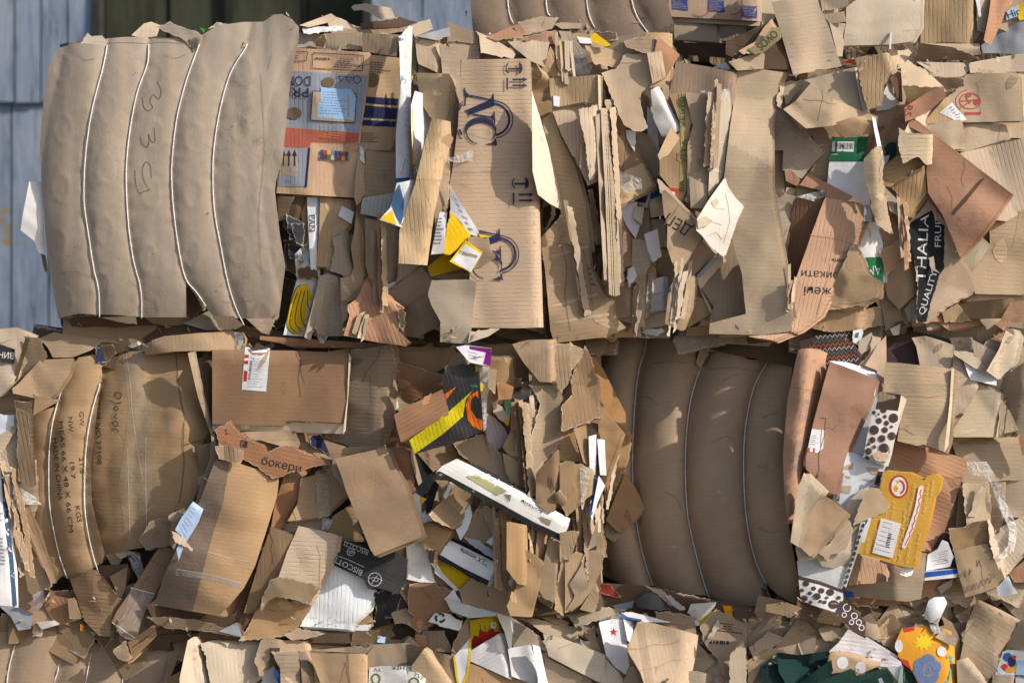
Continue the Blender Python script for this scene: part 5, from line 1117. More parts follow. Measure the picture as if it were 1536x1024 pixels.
# black and orange printed panel and neighbours
s('KG', [(1060, 150), (1130, 130), (1150, 205), (1080, 215), (1010, 250)], tl=(0, .2)); q = s((.62, .60, .64), [(1075, 110), (1130, 100), (1272, 118), (1265, 212), (1220, 210), (1150, 195)], t='n', n='label_sheet', cr=0); dec(q, (.20, .01, .18), [(1150, 105), (1272, 120), (1265, 212), (1225, 205), (1240, 140), (1150, 122)]); lines_of_text(q, (.35, .3, .3), [(1140, 130), (1235, 150), (1225, 200), (1150, 180)], 3, wt=.3)
s('GY', [(1205, 215), (1258, 218), (1242, 470), (1240, 560), (1225, 575)], n='film_piece', mat='film', cp=1.2); s('Y', [(1205, 310), (1224, 312), (1220, 355), (1204, 350)], n='yellow_scrap', cr=0)
s('K', [(1255, 230), (1300, 235), (1290, 370), (1250, 330)], tl=(-.3, 0)); s('KG', [(1350, 280), (1435, 278), (1435, 320), (1400, 340)]); s((.55, .30, .15), [(1298, 310), (1330, 300), (1392, 330), (1380, 395), (1310, 402)], cp=2, cr=0, n='orange_plastic_piece', mat='gloss'); s((.15, .38, .18), [(1340, 395), (1375, 400), (1382, 440), (1370, 500), (1342, 445)], cp=1.5, cr=0, n='green_plastic_piece', mat='gloss'); s('W', [(1375, 385), (1450, 330), (1503, 352), (1455, 402), (1400, 410)], n='film_piece', mat='film', cp=2.4)
s('KL', [(1270, 400), (1330, 440), (1372, 500), (1350, 545), (1280, 470)], n='paper_piece', cr=0); s('OR', [(1340, 510), (1370, 500), (1365, 545)], n='carton_scrap', cr=0)
s((.58, .46, .47), [(1232, 465), (1290, 500), (1335, 545), (1370, 605), (1300, 682), (1250, 622), (1230, 540)], t='a', n='pink_paper_piece', cr=.8, ca=70, cp=1.3, label='pinkish torn paper'); 
s('KO', [(1380, 412), (1470, 408), (1492, 440), (1482, 900), (1500, 945), (1420, 900), (1370, 650)], t='n', tl=(-.1, 0), cr=.3, ca=90); s('KL', [(1462, 412), (1482, 430), (1480, 860), (1462, 850)], t='n', tl=(-.6, 0)); s('KO', [(1482, 410), (1522, 405), (1502, 545), (1490, 745)], t='a', tl=(-.3, 0))
s((.50, .35, .20), [(1370, 580), (1420, 575), (1452, 640), (1440, 730), (1360, 700), (1330, 660)], t='n', tl=(-.1, 0), cr=0, cp=1.4); s('W', [(1405, 590), (1450, 640), (1440, 720), (1400, 700)], mat='film', n='film_piece')
s('KG', [(1060, 640), (1222, 585), (1260, 640), (1320, 692), (1395, 882), (1330, 832), (1200, 770), (1095, 700)], t='a', tl=(0, .05), cr=.1, cp=1.3); s('K', [(1330, 690), (1470, 757), (1440, 830), (1402, 902), (1350, 800)], t='n', tl=(0, 0), cr=.1); s('KO', [(1470, 760), (1500, 948), (1410, 905)], t='n')
q = s((.028, .025, .026), [(998, 275), (1012, 240), (1030, 225), (1110, 203), (1140, 212), (1197, 208), (1215, 400), (1227, 572), (1060, 637), (852, 697), (815, 622), (900, 570), (1030, 480)], t='n', tl=(-.04, 0), cr=.8, ca=75, gap=3, mat='gloss', label='black carton panel with a yellow band and an orange crescent')
dec(q, (.62, .52, .01), [(817, 622), (1030, 470), (1170, 345), (1128, 400), (1115, 490), (1000, 590), (850, 695)], cr=.7); dec(q, (.72, .15, .012), [(1015, 368), (1080, 325), (1020, 400)])
dec(q, (.72, .15, .012), [(1195, 350), (1150, 375), (1128, 430), (1140, 510), (1170, 550), (1215, 567), (1222, 560), (1220, 510), (1185, 500), (1155, 450), (1158, 400), (1180, 375), (1198, 392)], g=4); dec(q, 'G', [(1150, 318), (1195, 320), (1198, 332), (1160, 330)])
s((.36, .225, .145), [(735, 482), (840, 420), (1000, 343), (1015, 380), (1037, 482), (900, 560), (772, 632), (750, 550)], t='n', tl=(0, 0), cr=.8, ca=-28, gap=3, label='ribbed red-brown flap beside the black panel')
s('BK', [(850, 700), (900, 690), (947, 770), (952, 900), (885, 985), (870, 840)], cr=.4, t='n', n='black_carton_piece'); s('Y', [(873, 928), (916, 942), (885, 975)], cr=0, n='yellow_scrap'); s('KD', [(860, 690), (1050, 643), (1082, 718), (950, 795)], t='n', cr=.4); s('KG', [(820, 640), (850, 700), (890, 850), (870, 870), (830, 740)], t='n', tl=(-.4, 0))
O(390, 744)
s('W', [(1060, 150), (1120, 90), (1152, 40), (1165, 105), (1140, 180), (1100, 242)], n='film_piece', mat='gloss', cp=2, cr=0); s('W', [(870, 100), (940, 60), (960, 130), (890, 150)], n='paper_piece', cr=0, t='a'); s('BK', [(910, 0), (960, -100), (980, -60), (940, 80), (910, 100)], cr=0, n='black_carton_piece')
s('K', [(925, 100), (1000, 20), (1010, -40), (960, -90), (1100, -60), (1160, -20), (1105, 150), (1060, 180), (950, 130)], t='a', cr=.8, ca=-50); s('W', [(1005, 0), (1030, -60), (1070, -120), (1060, -70), (1020, 20)], n='paper_piece', t='a', cr=0)
s('KG', [(1130, 180), (1195, 65), (1240, 130), (1292, 200), (1255, 262), (1120, 235)], t='a', tl=(0, 0), cr=.2); s('K', [(1200, 75), (1240, 50), (1352, 118), (1310, 222), (1270, 200), (1250, 140)], t='a'); s('OR', [(1325, 130), (1358, 118), (1350, 222), (1320, 215)], n='golden_board_piece', cr=0)
q = s((.4, .40, .5), [(1115, 220), (1200, 240), (1290, 310), (1280, 345), (1150, 260)], n='crumpled_printed_paper', cr=0, cp=2.4, t='a', mat='gloss')
s('W', [(1240, 250), (1295, 200), (1270, 272)], n='paper_piece', cr=0)
for i in range(4): s(('KO', 'KL', 'KO', 'K')[i], [(1362 + i * 28, 130 + i * 14), (1384 + i * 28, 138 + i * 14), (1398 + i * 28, 330), (1402 + i * 26, 480 - i * 8), (1380 + i * 24, 480), (1375 + i * 24, 300)], t='n' if i % 2 else 'a', tl=(-.35, 0), cr=.3, ca=90)
s('K', [(1290, 222), (1345, 225), (1414, 250), (1402, 330), (1370, 462), (1355, 490), (1270, 452), (1298, 350)], t='a', tl=(0, 0), cr=.7, ca=90); s('WL', [(1385, 385), (1405, 380), (1380, 500), (1362, 480)], t='a', n='paper_piece', cr=0)
s('K', [(1250, 460), (1345, 495), (1362, 560), (1360, 655), (1310, 655), (1250, 628)], cp=2, t='a', tl=(-.1, .1)); s('KG', [(1090, 512), (1158, 448), (1250, 492), (1252, 632), (1110, 582)], t='a', cr=.2)
s('W', [(1008, 565), (1060, 508), (1112, 585), (1090, 600)], n='paper_piece', cr=0, t='a'); s('KG', [(1362, 520), (1415, 560), (1418, 625), (1365, 660)], t='a'); q = s('WL', [(1368, 540), (1410, 560), (1422, 622), (1365, 630)], n='printed_paper', cr=0, t='a'); lines_of_text(q, 'R', [(1375, 560), (1405, 570), (1412, 610), (1372, 615)], 3)
q = s((.70, .50, .012), [(962, 345), (1060, 385), (1157, 447), (1090, 512), (1040, 470), (998, 420)], t='n', cr=.1, n='yellow_carton_piece', label='yellow carton flap'); ring(q, 'WL', 1090, 415, 30, 25, 5, 200, 340); s('W', [(950, 350), (965, 348), (1000, 420), (1092, 512), (1075, 520), (960, 420)], n='paper_piece', t='n', cr=0)
q = s((.80, .80, .79), [(985, 325), (1040, 228), (1100, 250), (1297, 352), (1275, 430), (1247, 487), (1100, 405), (978, 345)], t='n', tl=(0, .03), cr=.2, ca=28, gap=3, n='white_carton_box_side', label='short white and black striped carton side with black lettering')
dec(q, (.03, .03, .035), [(978, 322), (992, 322), (1120, 395), (1258, 462), (1247, 488), (1100, 408), (976, 345)]); dec(q, (.03, .03, .035), [(1042, 225), (1100, 245), (1297, 350), (1292, 362), (1090, 262), (1036, 238)])
text(q, 'INK', 'TEX', 1222, 357, 30, 208, 65); text(q, 'INK', 'колайн', 1142, 312, 18, 207, 90); ink(q, 'INK', [[(1185, 340), (1100, 297), (1106, 280)]], 3)
s('KO', [(895, 130), (930, 122), (1062, 182), (1030, 235), (975, 312), (960, 400), (925, 350), (885, 240)], t='a', tl=(0, 0), cr=.8, ca=0); s('BK', [(925, 285), (960, 295), (950, 380), (930, 360)], cr=0, n='black_carton_piece')
stack(772, 606, 792, 872, 5, 7); stack(846, 650, 868, 850, 5, 8); stack(886, 640, 890, 790, 4, 6, ('KO', 'KL', 'K')); stack(806, 742, 800, 880, 4, 8); stack(738, 770, 742, 870, 4, 7, ('KO', 'K', 'KL')); stack(0, 700, 30, 860, 3, 9, ('KG', 'KD'))
O(390, 490)
q = s((.80, .79, .77), [(962, 800), (1000, 762), (1082, 722), (1240, 800), (1400, 880), (1560, 972), (1702, 1052), (1690, 1100), (1652, 1176), (1500, 1100), (1300, 992), (1100, 882)], t='n', tl=(0, 0), cr=.3, ca=30, gap=4, n='white_carton_box_side', cp=.8, label='long white carton side with black borders slanting down to the right')
dec(q, (.025, .025, .028), [(962, 798), (985, 790), (1120, 862), (1320, 968), (1500, 1068), (1662, 1142), (1651, 1177), (1500, 1102), (1300, 994), (1100, 884)]); dec(q, (.025, .025, .028), [(1078, 712), (1095, 708), (1400, 862), (1700, 1030), (1702, 1052), (1560, 975), (1400, 885), (1240, 805)])
dec(q, (.50, .47, .24), [(1130, 820), (1200, 815), (1360, 900), (1300, 925)], t='a'); text(q, 'INK', 'колайн', 1490, 985, 20, 210, 130); ink(q, (.25, .22, .18), [[(1175, 810), (1210, 800), (1205, 830), (1180, 830)]], 3); dec(q, 'KD', [(1530, 1040), (1600, 1060), (1590, 1090), (1550, 1070)], t='a'); dec(q, 'KD', [(1340, 915), (1380, 920), (1370, 960)], t='a'); ring(q, 'WL', 1290, 820, 32, 22, 5, 20, 150)
# right-hand column of sheets
O(760, 490)
s('KG', [(30, 95), (100, 80), (262, 75), (266, 190), (250, 305), (180, 300), (95, 200)], t='n', cp=1.5); s('KG', [(265, 92), (348, 92), (358, 262), (300, 372), (262, 270)], t='a', tl=(-.1, 0), cr=.8, ca=85)
s('K', [(345, 82), (425, 130), (400, 180), (372, 222), (350, 245)], t='a', tl=(-.2, 0), cr=.5); s('KD', [(425, 60), (552, 58), (545, 110), (512, 160), (455, 150)], t='a', tl=(0, .2))
s('K', [(118, 318), (272, 325), (298, 390), (302, 600), (272, 670), (140, 815), (135, 600), (185, 420)], t='a', tl=(-.03, 0), cr=.4); s((.33, .25, .175), [(160, 805), (200, 760), (282, 668), (292, 890), (262, 1005), (235, 1024), (160, 970)], t='n', tl=(-.05, 0), cr=.1)
s('KG', [(300, 400), (350, 310), (372, 370), (360, 400), (305, 470)], cp=1.5)
s((.42, .26, .13), [(462, 155), (490, 180), (532, 235), (600, 370), (652, 470), (655, 555), (590, 512), (512, 402)], t='n', tl=(-.3, 0), cr=0, label='curved golden flap against the dark wrap')
s((.40, .265, .14), [(512, 410), (560, 470), (687, 598), (665, 740), (640, 790), (590, 925), (550, 1060), (535, 830), (600, 600)], t='a', tl=(-.25, 0), cr=.2); s('KO', [(508, 425), (560, 500), (627, 580), (600, 665), (550, 800), (530, 900), (500, 700)], t='n', tl=(-.1, 0), cr=.2)
s('KL', [(600, 640), (625, 645), (560, 1000), (545, 1000)], t='a', tl=(-.5, 0))
s((.40, .29, .18), [(650, 800), (700, 880), (762, 992), (700, 1055), (608, 1122), (545, 1062), (600, 920)], t='n', tl=(-.05, 0), cr=.1, label='tan corner sticking out over the dark wrap'); s('KG', [(545, 1062), (608, 1118), (622, 1145), (590, 1180), (545, 1150)], mat='gloss')
s('KX', [(440, 520), (500, 530), (550, 830), (500, 1000), (450, 900)], t='n', tl=(-.1, 0)); s('KO', [(285, 580), (362, 558), (400, 700), (412, 742), (290, 735)], t='a', tl=(-.1, 0)); s('KD', [(368, 560), (432, 540), (462, 700), (482, 800), (420, 740)], t='n', tl=(-.3, 0), folds=[(400, 550, 450, 770, .4)])
s('W', [(450, 600), (492, 590), (492, 700), (488, 812), (455, 802)], n='paper_piece', t='n', tl=(-.2, 0), cr=0); s('W', [(497, 615), (537, 618), (548, 815), (512, 812)], n='paper_piece', t='n', tl=(-.5, 0), cr=0, mat='gloss'); s('BL', [(485, 810), (505, 850), (470, 1030), (455, 1024)], n='blue_scrap', cr=0, t='n'); s('W', [(505, 815), (540, 870), (500, 960), (470, 1060), (462, 1040)], n='paper_piece', t='n', cr=0)
s('KO', [(290, 745), (400, 750), (485, 795), (487, 905), (430, 945), (330, 1040), (290, 965)], t='a', tl=(-.1, 0), cr=.3, cp=1.4); s('KD', [(290, 755), (330, 800), (380, 900), (330, 945), (292, 940)], t='n', tl=(-.1, 0)); s('W', [(400, 765), (462, 770), (460, 810), (420, 1000), (410, 1000)], n='film_piece', mat='film', cp=2)
s('KD', [(262, 920), (290, 892), (330, 940), (320, 990), (270, 960)], cp=2.2, t='a', bul=5)
s((.35, .255, .165), [(400, 200), (428, 100), (465, 172), (507, 300), (512, 502), (400, 540), (300, 572), (300, 440), (362, 372), (350, 292), (378, 225)], t='a', tl=(-.05, 0), cr=.6, ca=82, gap=3, folds=[(365, 400, 375, 550, .3)], label='grey-tan board torn ragged, hanging over the edge leaves')
O(760, 744)
s('KO', [(95, 290), (150, 325), (195, 362), (175, 480), (130, 662), (20, 655), (0, 600), (60, 480)], t='n', tl=(-.05, 0), cr=.2); s('KO', [(0, 140), (100, 160), (110, 490), (60, 480), (0, 400)], cr=.4, ca=90, t='n', tl=(-.2, 0))
s('K', [(170, 505), (202, 370), (232, 228), (290, 232), (295, 400), (290, 602), (235, 570), (205, 560)], t='n', tl=(-.15, 0), cr=.05, cp=1.4); s('KX', [(150, 525), (255, 580), (250, 620), (180, 575)], cp=1.5)
s('KG', [(290, 200), (345, 190), (400, 190), (350, 350), (300, 330)], cr=.9, ca=80); s('KO', [(298, 330), (348, 365), (335, 560), (310, 655), (262, 620)], t='a', tl=(-.2, 0)); s('K', [(320, 360), (380, 300), (430, 320), (360, 620), (320, 640)], tl=(-.2, 0))
s('K', [(452, 300), (548, 282), (520, 380), (488, 482), (410, 590), (358, 628), (328, 622), (380, 540), (450, 500)], t='n', tl=(-.1, 0), cr=.2); s('KG', [(400, 620), (488, 478), (508, 555), (480, 640)], cr=.9, ca=60)
s((.50, .42, .33), [(343, 482), (372, 440), (402, 390), (430, 330), (470, 210), (500, 130), (502, 262), (432, 305), (422, 392), (452, 498), (376, 548)], t='n', tl=(-.02, 0), cr=.05, gap=3, label='pale bent strip of smooth board')
# scraps of the lower left bale standing in front of this one
bale('E')
O(390, 744)
s('KG', [(1140, 662), (1202, 742), (1150, 780), (1070, 862), (1050, 842), (1100, 722)], t='a', cr=.1)
q = s((.62, .60, .56), [(1015, 562), (1060, 572), (1240, 625), (1372, 662), (1492, 742), (1470, 780), (1382, 805), (1372, 860), (1340, 740), (1300, 655), (1150, 668), (1050, 630)], t='n', tl=(0, .1), cr=.1, n='white_carton_flap', label='long white torn carton flap with sunlit top edge')
q = s('W', [(922, 688), (960, 640), (1020, 640), (1112, 682), (1100, 742), (1000, 715)], t='a', n='white_carton_piece', cr=.3, label='white scrap with a dark green recycling mark')
for a in (0, 120, 240):
    ring(q, (.02, .09, .05), 988, 666, 24, 22, 13, a + 10, a + 85); a_ = math.radians(a + 100); quads(q, (.02, .09, .05), [[(988 + 34 * math.cos(a_ - .35), 666 + 32 * math.sin(a_ - .35)), (988 + 24 * math.cos(a_ + .1), 666 + 22 * math.sin(a_ + .1)), (988 + 24 * math.cos(a_ + .12), 666 + 22 * math.sin(a_ + .12)), (988 + 12 * math.cos(a_ - .35), 666 + 11 * math.sin(a_ - .35))]])
q = s((.74, .50, .01), [(1152, 680), (1230, 665), (1302, 655), (1325, 745), (1250, 790), (1155, 832)], t='n', n='yellow_carton_piece', cr=0, label='yellow carton with red flower print'); dec(q, (.42, .015, .02), [(1160, 800), (1175, 760), (1200, 770), (1205, 725), (1240, 745), (1275, 720), (1290, 740), (1325, 742), (1260, 785), (1156, 830)], t='a'); 
for a in range(6): ring(q, 'W', 1282 + 13 * math.cos(a * 1.05), 706 + 13 * math.sin(a * 1.05), 7, 6)
ink(q, (.1, .2, .03), [[(1215, 740), (1205, 700)], [(1240, 745), (1232, 705)], [(1255, 735), (1262, 705)]], 5)
q = s('W', [(1063, 880), (1155, 775), (1150, 880), (1138, 970), (1095, 1075), (1075, 980)], t='n', n='white_carton_piece', cr=0, tl=(-.05, .05)); ink(q, 'Y', [[(1066, 880), (1080, 985), (1097, 1070), (1138, 968), (1150, 880), (1153, 778)]], 14)
q = s((.62, .58, .57), [(1148, 850), (1230, 800), (1312, 753), (1345, 840), (1380, 960), (1382, 1005), (1280, 960), (1150, 902)], t='n', n='white_carton_piece', cr=.7, ca=-30, tl=(0, .08), label='whitish ribbed flap folded like a roof')
s('KG', [(1380, 800), (1405, 688), (1470, 720), (1536, 770), (1590, 862), (1500, 812), (1395, 835)], t='a', tl=(0, .2), cr=.1)
s((.62, .60, .60), [(1360, 835), (1390, 828), (1500, 810), (1536, 1024), (1500, 1030), (1380, 985)], t='n', n='white_carton_piece', cr=.05, tl=(.05, 0)); s('W', [(1495, 812), (1535, 825), (1580, 1030), (1575, 1200), (1530, 1200), (1525, 1000)], t='n', n='white_carton_piece', cr=0, tl=(-1.0, 0), label='sunlit side of a white carton')
s('KO', [(1130, 905), (1270, 960), (1500, 1030), (1510, 1200), (1110, 1200)], t='n', tl=(0, .1), cr=.3)
# =================================================================== BALE B: upper right
bale('B', 'upper right bale, a jumble of sunlit tan, red-brown and black printed cartons', (995, 100, 1800, 492), 0)
setbase(1000, 95, 1800, 500, -24)
O(1116, 0)
fill((1010, 110, 1570, 490), 70, (80, 150), ['K', 'KL', 'KO', 'KG', 'KR'], 70, 40, 1.8, cap=2)
fill((1010, 475, 1580, 505), 14, (50, 110), ['KD', 'KD', 'KX', 'KG'], 2, 8, 5, cap=-18, tl=((-.1, .1), (-.6, .2)))  # dark slivers colour in the shaded seam below
O(760, 0)
s((.32, .22, .155), [(930, 338), (1100, 365), (1265, 402), (1250, 560), (1222, 760), (1195, 985), (1150, 1100), (1000, 1110), (830, 960), (840, 870), (890, 700), (890, 520)], t='n', tl=(0, 0), cr=.5)
s('KG', [(1215, 340), (1395, 283), (1417, 300), (1410, 378), (1265, 388)], t='n', tl=(0, 0)); s('W', [(1128, 372), (1200, 342), (1237, 388)], n='paper_piece', cr=0)
q = s('KO', [(890, 515), (985, 512), (1000, 560), (1022, 640), (1000, 720), (1020, 730), (995, 1024), (960, 1110), (840, 960), (838, 880), (905, 800), (962, 700)], t='n', tl=(-.05, 0), cr=.3, ca=90, label='tan strip with green vertical lettering')
dec(q, (.33, .27, .13), [(945, 512), (980, 512), (985, 700), (982, 900), (972, 1060), (945, 1060), (955, 800)]); text(q, (.05, .13, .03), 'VERDE', 966, 608, 26, 272, 190); text(q, (.05, .13, .03), 'VITA', 972, 830, 26, 273, 140); text(q, (.05, .13, .03), 'BA', 960, 1020, 24, 272, 60)
s((.35, .26, .18), [(980, 515), (1130, 525), (1115, 1010), (1100, 1060), (990, 1110), (992, 800), (1022, 690)], t='n', tl=(-.05, 0), cr=.2); s('KL', [(1130, 522), (1215, 500), (1222, 600), (1215, 720), (1188, 965), (1105, 1080), (1118, 800)], t='n', tl=(-.3, 0), cr=.2)
s('W', [(1062, 500), (1217, 487), (1222, 560), (1135, 545)], n='film_piece', mat='film', cp=2); s('K', [(1000, 965), (1110, 1024), (1092, 1145), (1010, 1140)], cp=1.8)
O(760, 250)
s('KD', [(1090, 560), (1240, 400), (1300, 620), (1310, 835), (1110, 862), (1135, 765), (1060, 660)], t='n', tl=(0, 0)); s((.34, .25, .13), [(1000, 700), (1120, 740), (1130, 800), (1000, 880), (960, 860)], tl=(0, -.2)); s('KR', [(1000, 880), (1115, 860), (1116, 920), (980, 930)], t='a', tl=(0, -.4)); s('KL', [(1055, 670), (1070, 672), (1130, 800), (1120, 808)], n='cord', t='n', cr=0)
O(760, 0)
EDGE_P = 0
s((.50, .40, .29), [(1268, 378), (1380, 378), (1522, 398), (1450, 540), (1435, 700), (1438, 1030), (1460, 1150), (1510, 1440), (1568, 1815), (1400, 1838), (1110, 1830), (1115, 1772), (1312, 1722), (1290, 1500), (1245, 1350), (1210, 1150), (1192, 980), (1225, 700), (1260, 460)],
  t='n', tl=(-.04, .06), cr=.3, ca=2, cp=.7, folds=[(1255, 530, 1455, 548, .26), (1230, 800, 1440, 900, -.32), (1200, 920, 1440, 920, -.12), (1190, 1100, 1460, 1090, .1)], gap=4, step=6, label='tall pale sheet of ribbed board folded across and lit by the sun'); EDGE_P = .5
O(1116, 0)
s('KO', [(160, 95), (200, 165), (205, 205), (110, 285), (0, 300), (-30, 280), (60, 230), (110, 150)], tl=(0, .2)); 
q = s((.38, .31, .17), [(150, 150), (205, 150), (200, 215), (105, 290), (60, 300), (20, 270), (100, 230)], tl=(.1, .1), cr=0, cp=.6, label='strip with dark green lettering in the shade'); text(q, (.04, .09, .03), 'OVOS', 130, 222, 42, 138, 130)
s('KG', [(1235, 350), (1500, 302), (1640, 300), (1640, 390), (1240, 402)], tl=(0, .4)); s('KL', [(945, 340), (1200, 345), (1242, 380), (1200, 420), (1080, 432)], tl=(0, .6), cp=1.4)
s('KX', [(1000, 420), (1200, 425), (1210, 470), (1120, 500)], t='a', cp=1.8)
s((.60, .46, .32), [(590, 322), (700, 300), (900, 268), (922, 290), (862, 372), (812, 402), (790, 300)], t='a', tl=(-.2, .4))
s((.58, .45, .32), [(860, 365), (900, 328), (1000, 390), (1092, 472), (1112, 505), (870, 472)], tl=(-.2, .4), cr=.1); s((.33, .23, .12), [(870, 470), (1100, 482), (1092, 540), (900, 570)], tl=(0, -.3))
q = s('KG', [(1215, 408), (1490, 397), (1515, 420), (1528, 665), (1200, 672), (1112, 535), (1185, 470)], t='n', tl=(0, 0), cr=.15, label='pale carton side with a red crossed-out circle stamp')
ring(q, (.45, .08, .07), 1240, 555, 57, 43, 6); ring(q, (.45, .08, .07), 1240, 555, 78, 62, 4, 130, 260); ink(q, (.45, .08, .07), [[(1190, 555), (1290, 548)], [(1215, 528), (1240, 570)], [(1190, 588), (1238, 562), (1262, 545)]], 6); ring(q, (.45, .08, .07), 1232, 525, 16, 10); dec(q, (.45, .08, .07), [(1212, 614), (1285, 616), (1302, 612), (1300, 628), (1215, 630)]); ring(q, (.45, .08, .07), 1275, 560, 14, 16)
q2 = s('KG', [(1200, 672), (1425, 680), (1450, 760), (1215, 835), (1120, 820)], t='n', tl=(0, .1), cr=.1); s('K', [(1420, 670), (1528, 668), (1600, 690), (1600, 770), (1450, 755)], cp=1.5)
q = s((.37, .20, .13), [(880, 590), (1000, 510), (1095, 470), (1106, 532), (1000, 622), (885, 668)], t='n', tl=(.1, .1), cr=0); text(q, (.35, .05, .04), 'RS', 903, 608, 40, 100, 60)
q = s('KO', [(975, 682), (1108, 532), (1222, 656), (1190, 672)], t='n', tl=(0, .2)); dec(q, 'W', [(1072, 618), (1140, 563), (1222, 656), (1178, 672)], 'label_sticker'); lines_of_text(q, (.25, .22, .4), [(1120, 590), (1150, 572), (1205, 645), (1170, 655)], 5)
s('KL', [(985, 690), (1185, 655), (1210, 800), (1205, 815), (1130, 822), (1050, 780)], t='n', tl=(0, 0), cr=.1)
s('KG', [(1185, 840), (1536, 758), (1640, 740), (1640, 1100), (1440, 1215), (1330, 1200), (1300, 950)], t='n', tl=(0, 0), cr=.8, ca=75)
s((.43, .33, .22), [(1345, 1215), (1536, 1150), (1640, 1120), (1640, 1620), (1270, 1612), (1210, 1470), (1350, 1350)], t='n', tl=(0, .02), cr=.5, ca=4)
s('KG', [(1290, 1285), (1355, 1345), (1248, 1495), (1185, 1412)], n='film_covered_piece', mat='gloss', t='n', cr=.1, folds=[(1230, 1440, 1330, 1310, -.2)])
q = s((.37, .215, .145), [(925, 655), (1030, 740), (1310, 955), (1455, 1065), (1400, 1150), (1310, 1270), (1185, 1412), (1160, 1350), (1090, 1180), (1010, 1060), (1000, 930), (1035, 760), (895, 690)], t='n', tl=(.02, 0), cr=.25, folds=[(1050, 960, 1110, 1190, -.06), (1140, 1180, 1310, 1275, -.12)], gap=3, label='large red-brown sheet leaning diagonally, with a dark slot')
dec(q, 'KX', [(1140, 1178), (1150, 1150), (1290, 990), (1320, 972), (1310, 992), (1215, 1110), (1150, 1180)], 'slot')
# crumpled kraft in the middle
s('K', [(330, 440), (610, 368), (640, 480), (680, 622), (560, 600), (480, 540), (370, 460)], t='n', tl=(0, .1), cr=.1)
s('KL', [(607, 372), (628, 370), (682, 605), (660, 632), (640, 560)], t='n', tl=(-.5, 0)); s('WL', [(540, 325), (600, 318), (590, 345), (545, 350)], n='paper_piece'); s('R', [(540, 332), (608, 328), (606, 350), (560, 358)], n='paper_piece', cr=0)
s((.40, .27, .15), [(610, 322), (790, 290), (817, 380), (760, 460), (750, 572), (680, 607), (640, 470)], t='a', tl=(.05, 0), cr=1, ca=92, label='golden ribbed board torn ragged on the right')
s('WL', [(740, 572), (790, 450), (852, 570), (800, 600), (720, 612)], t='a', tl=(0, .3)); s('KG', [(690, 622), (850, 590), (790, 692), (720, 700)], tl=(0, -.2)); s('KX', [(840, 390), (862, 400), (870, 560), (840, 560)], tl=(.2, 0))
s('KR', [(800, 430), (845, 390), (850, 560)], tl=(.3, 0))
s('KD', [(340, 700), (485, 697), (482, 850), (450, 1010), (350, 960), (430, 832)], tl=(.1, 0), cr=.7, ca=0)
s('K', [(205, 455), (330, 440), (300, 500), (230, 580)]); s('KL', [(200, 450), (225, 450), (205, 600), (180, 580)], tl=(-.4, 0))
s((.43, .32, .215), [(215, 600), (280, 558), (370, 453), (480, 538), (600, 590), (725, 640), (715, 690), (600, 640), (490, 690), (340, 705)], t='n', tl=(-.1, .12), cr=.05, cp=2.2, folds=[(270, 590, 380, 690, .4), (480, 540, 480, 660, -.3)], label='crumpled kraft sheet folded like a tent')
s((.38, .26, .16), [(480, 680), (600, 640), (720, 672), (735, 720), (700, 732), (560, 757), (500, 722)], t='n', tl=(0, -.35), cr=.05, cp=1.7)
# sheets left of the carton with barcode
s('KG', [(140, 1030), (290, 1080), (262, 1200), (225, 1345), (238, 1480), (215, 1475), (190, 1310)], t='n', tl=(.05, 0), cr=.3)
s((.42, .32, .225), [(135, 826), (212, 822), (222, 1050), (138, 1032)], t='n', tl=(0, 0), cr=.3, ca=90)
s((.42, .325, .235), [(150, 556), (290, 690), (432, 820), (430, 836), (310, 978), (210, 932), (215, 825), (135, 828), (130, 690)], t='n', tl=(.02, 0), cr=.4, ca=35, gap=3, label='tan diamond-shaped sheet with clean edges')
q = s((.68, .68, .72), [(480, 752), (686, 750), (662, 885), (690, 1050), (692, 1165), (640, 1190), (455, 1020), (468, 885)], t='n', tl=(0, 0), cr=.25, gap=3, n='white_carton_side', label='white and green carton side with a barcode')
dec(q, (.02, .14, .065), [(482, 752), (686, 750), (662, 887), (468, 887)]); dec(q, 'W', [(512, 777), (604, 777), (601, 833), (509, 831)], 'barcode_label'); dec(q, 'W', [(484, 777), (500, 777), (500, 832), (481, 832)])
quads(q, 'BK', [[(516 + i * 6.2, 784), (516 + i * 6.2 + (2 + (i * 7 % 3)), 784), (514 + i * 6.2 + (2 + (i * 7 % 3)), 818), (514 + i * 6.2, 818)] for i in range(14)]); lines_of_text(q, 'W', [(480, 842), (540, 842), (540, 852), (480, 852)], 1)
s((.36, .21, .13), [(318, 1000), (350, 950), (470, 1010), (685, 1128), (640, 1110), (450, 1095), (440, 1050), (300, 1015)], t='n', tl=(.1, .3))
s('KR', [(223, 942), (255, 928), (308, 985), (290, 1022), (230, 992)], n='rolled_scrap', cp=1.6)
s((.20, .11, .07), [(285, 1080), (440, 1095), (400, 1200), (350, 1345), (310, 1470), (232, 1578), (225, 1335)], t='n', tl=(.35, 0), cr=.9, ca=95)  # left side of the red-brown box, its shade put into the colour
q = s((.47, .30, .20), [(445, 1085), (560, 1100), (687, 1130), (640, 1235), (582, 1385), (522, 1495), (410, 1725), (300, 1808), (160, 1866), (20, 1845), (262, 1826), (238, 1580), (290, 1515), (342, 1365), (415, 1160)], t='n', tl=(-.12, .02), cr=1.0, ca=102, gap=3, folds=[(340, 1362, 580, 1385, .08), (262, 1705, 420, 1725, .2)], label='ribbed red-brown carton flap with upside-down Cyrillic words')
text(q, 'INK', 'рикати', 418, 1508, 42, 184, 205); text(q, 'INK', 'жені', 405, 1598, 46, 184, 150); text(q, 'INK', 'орить', 520, 1430, 22, 186, 80)
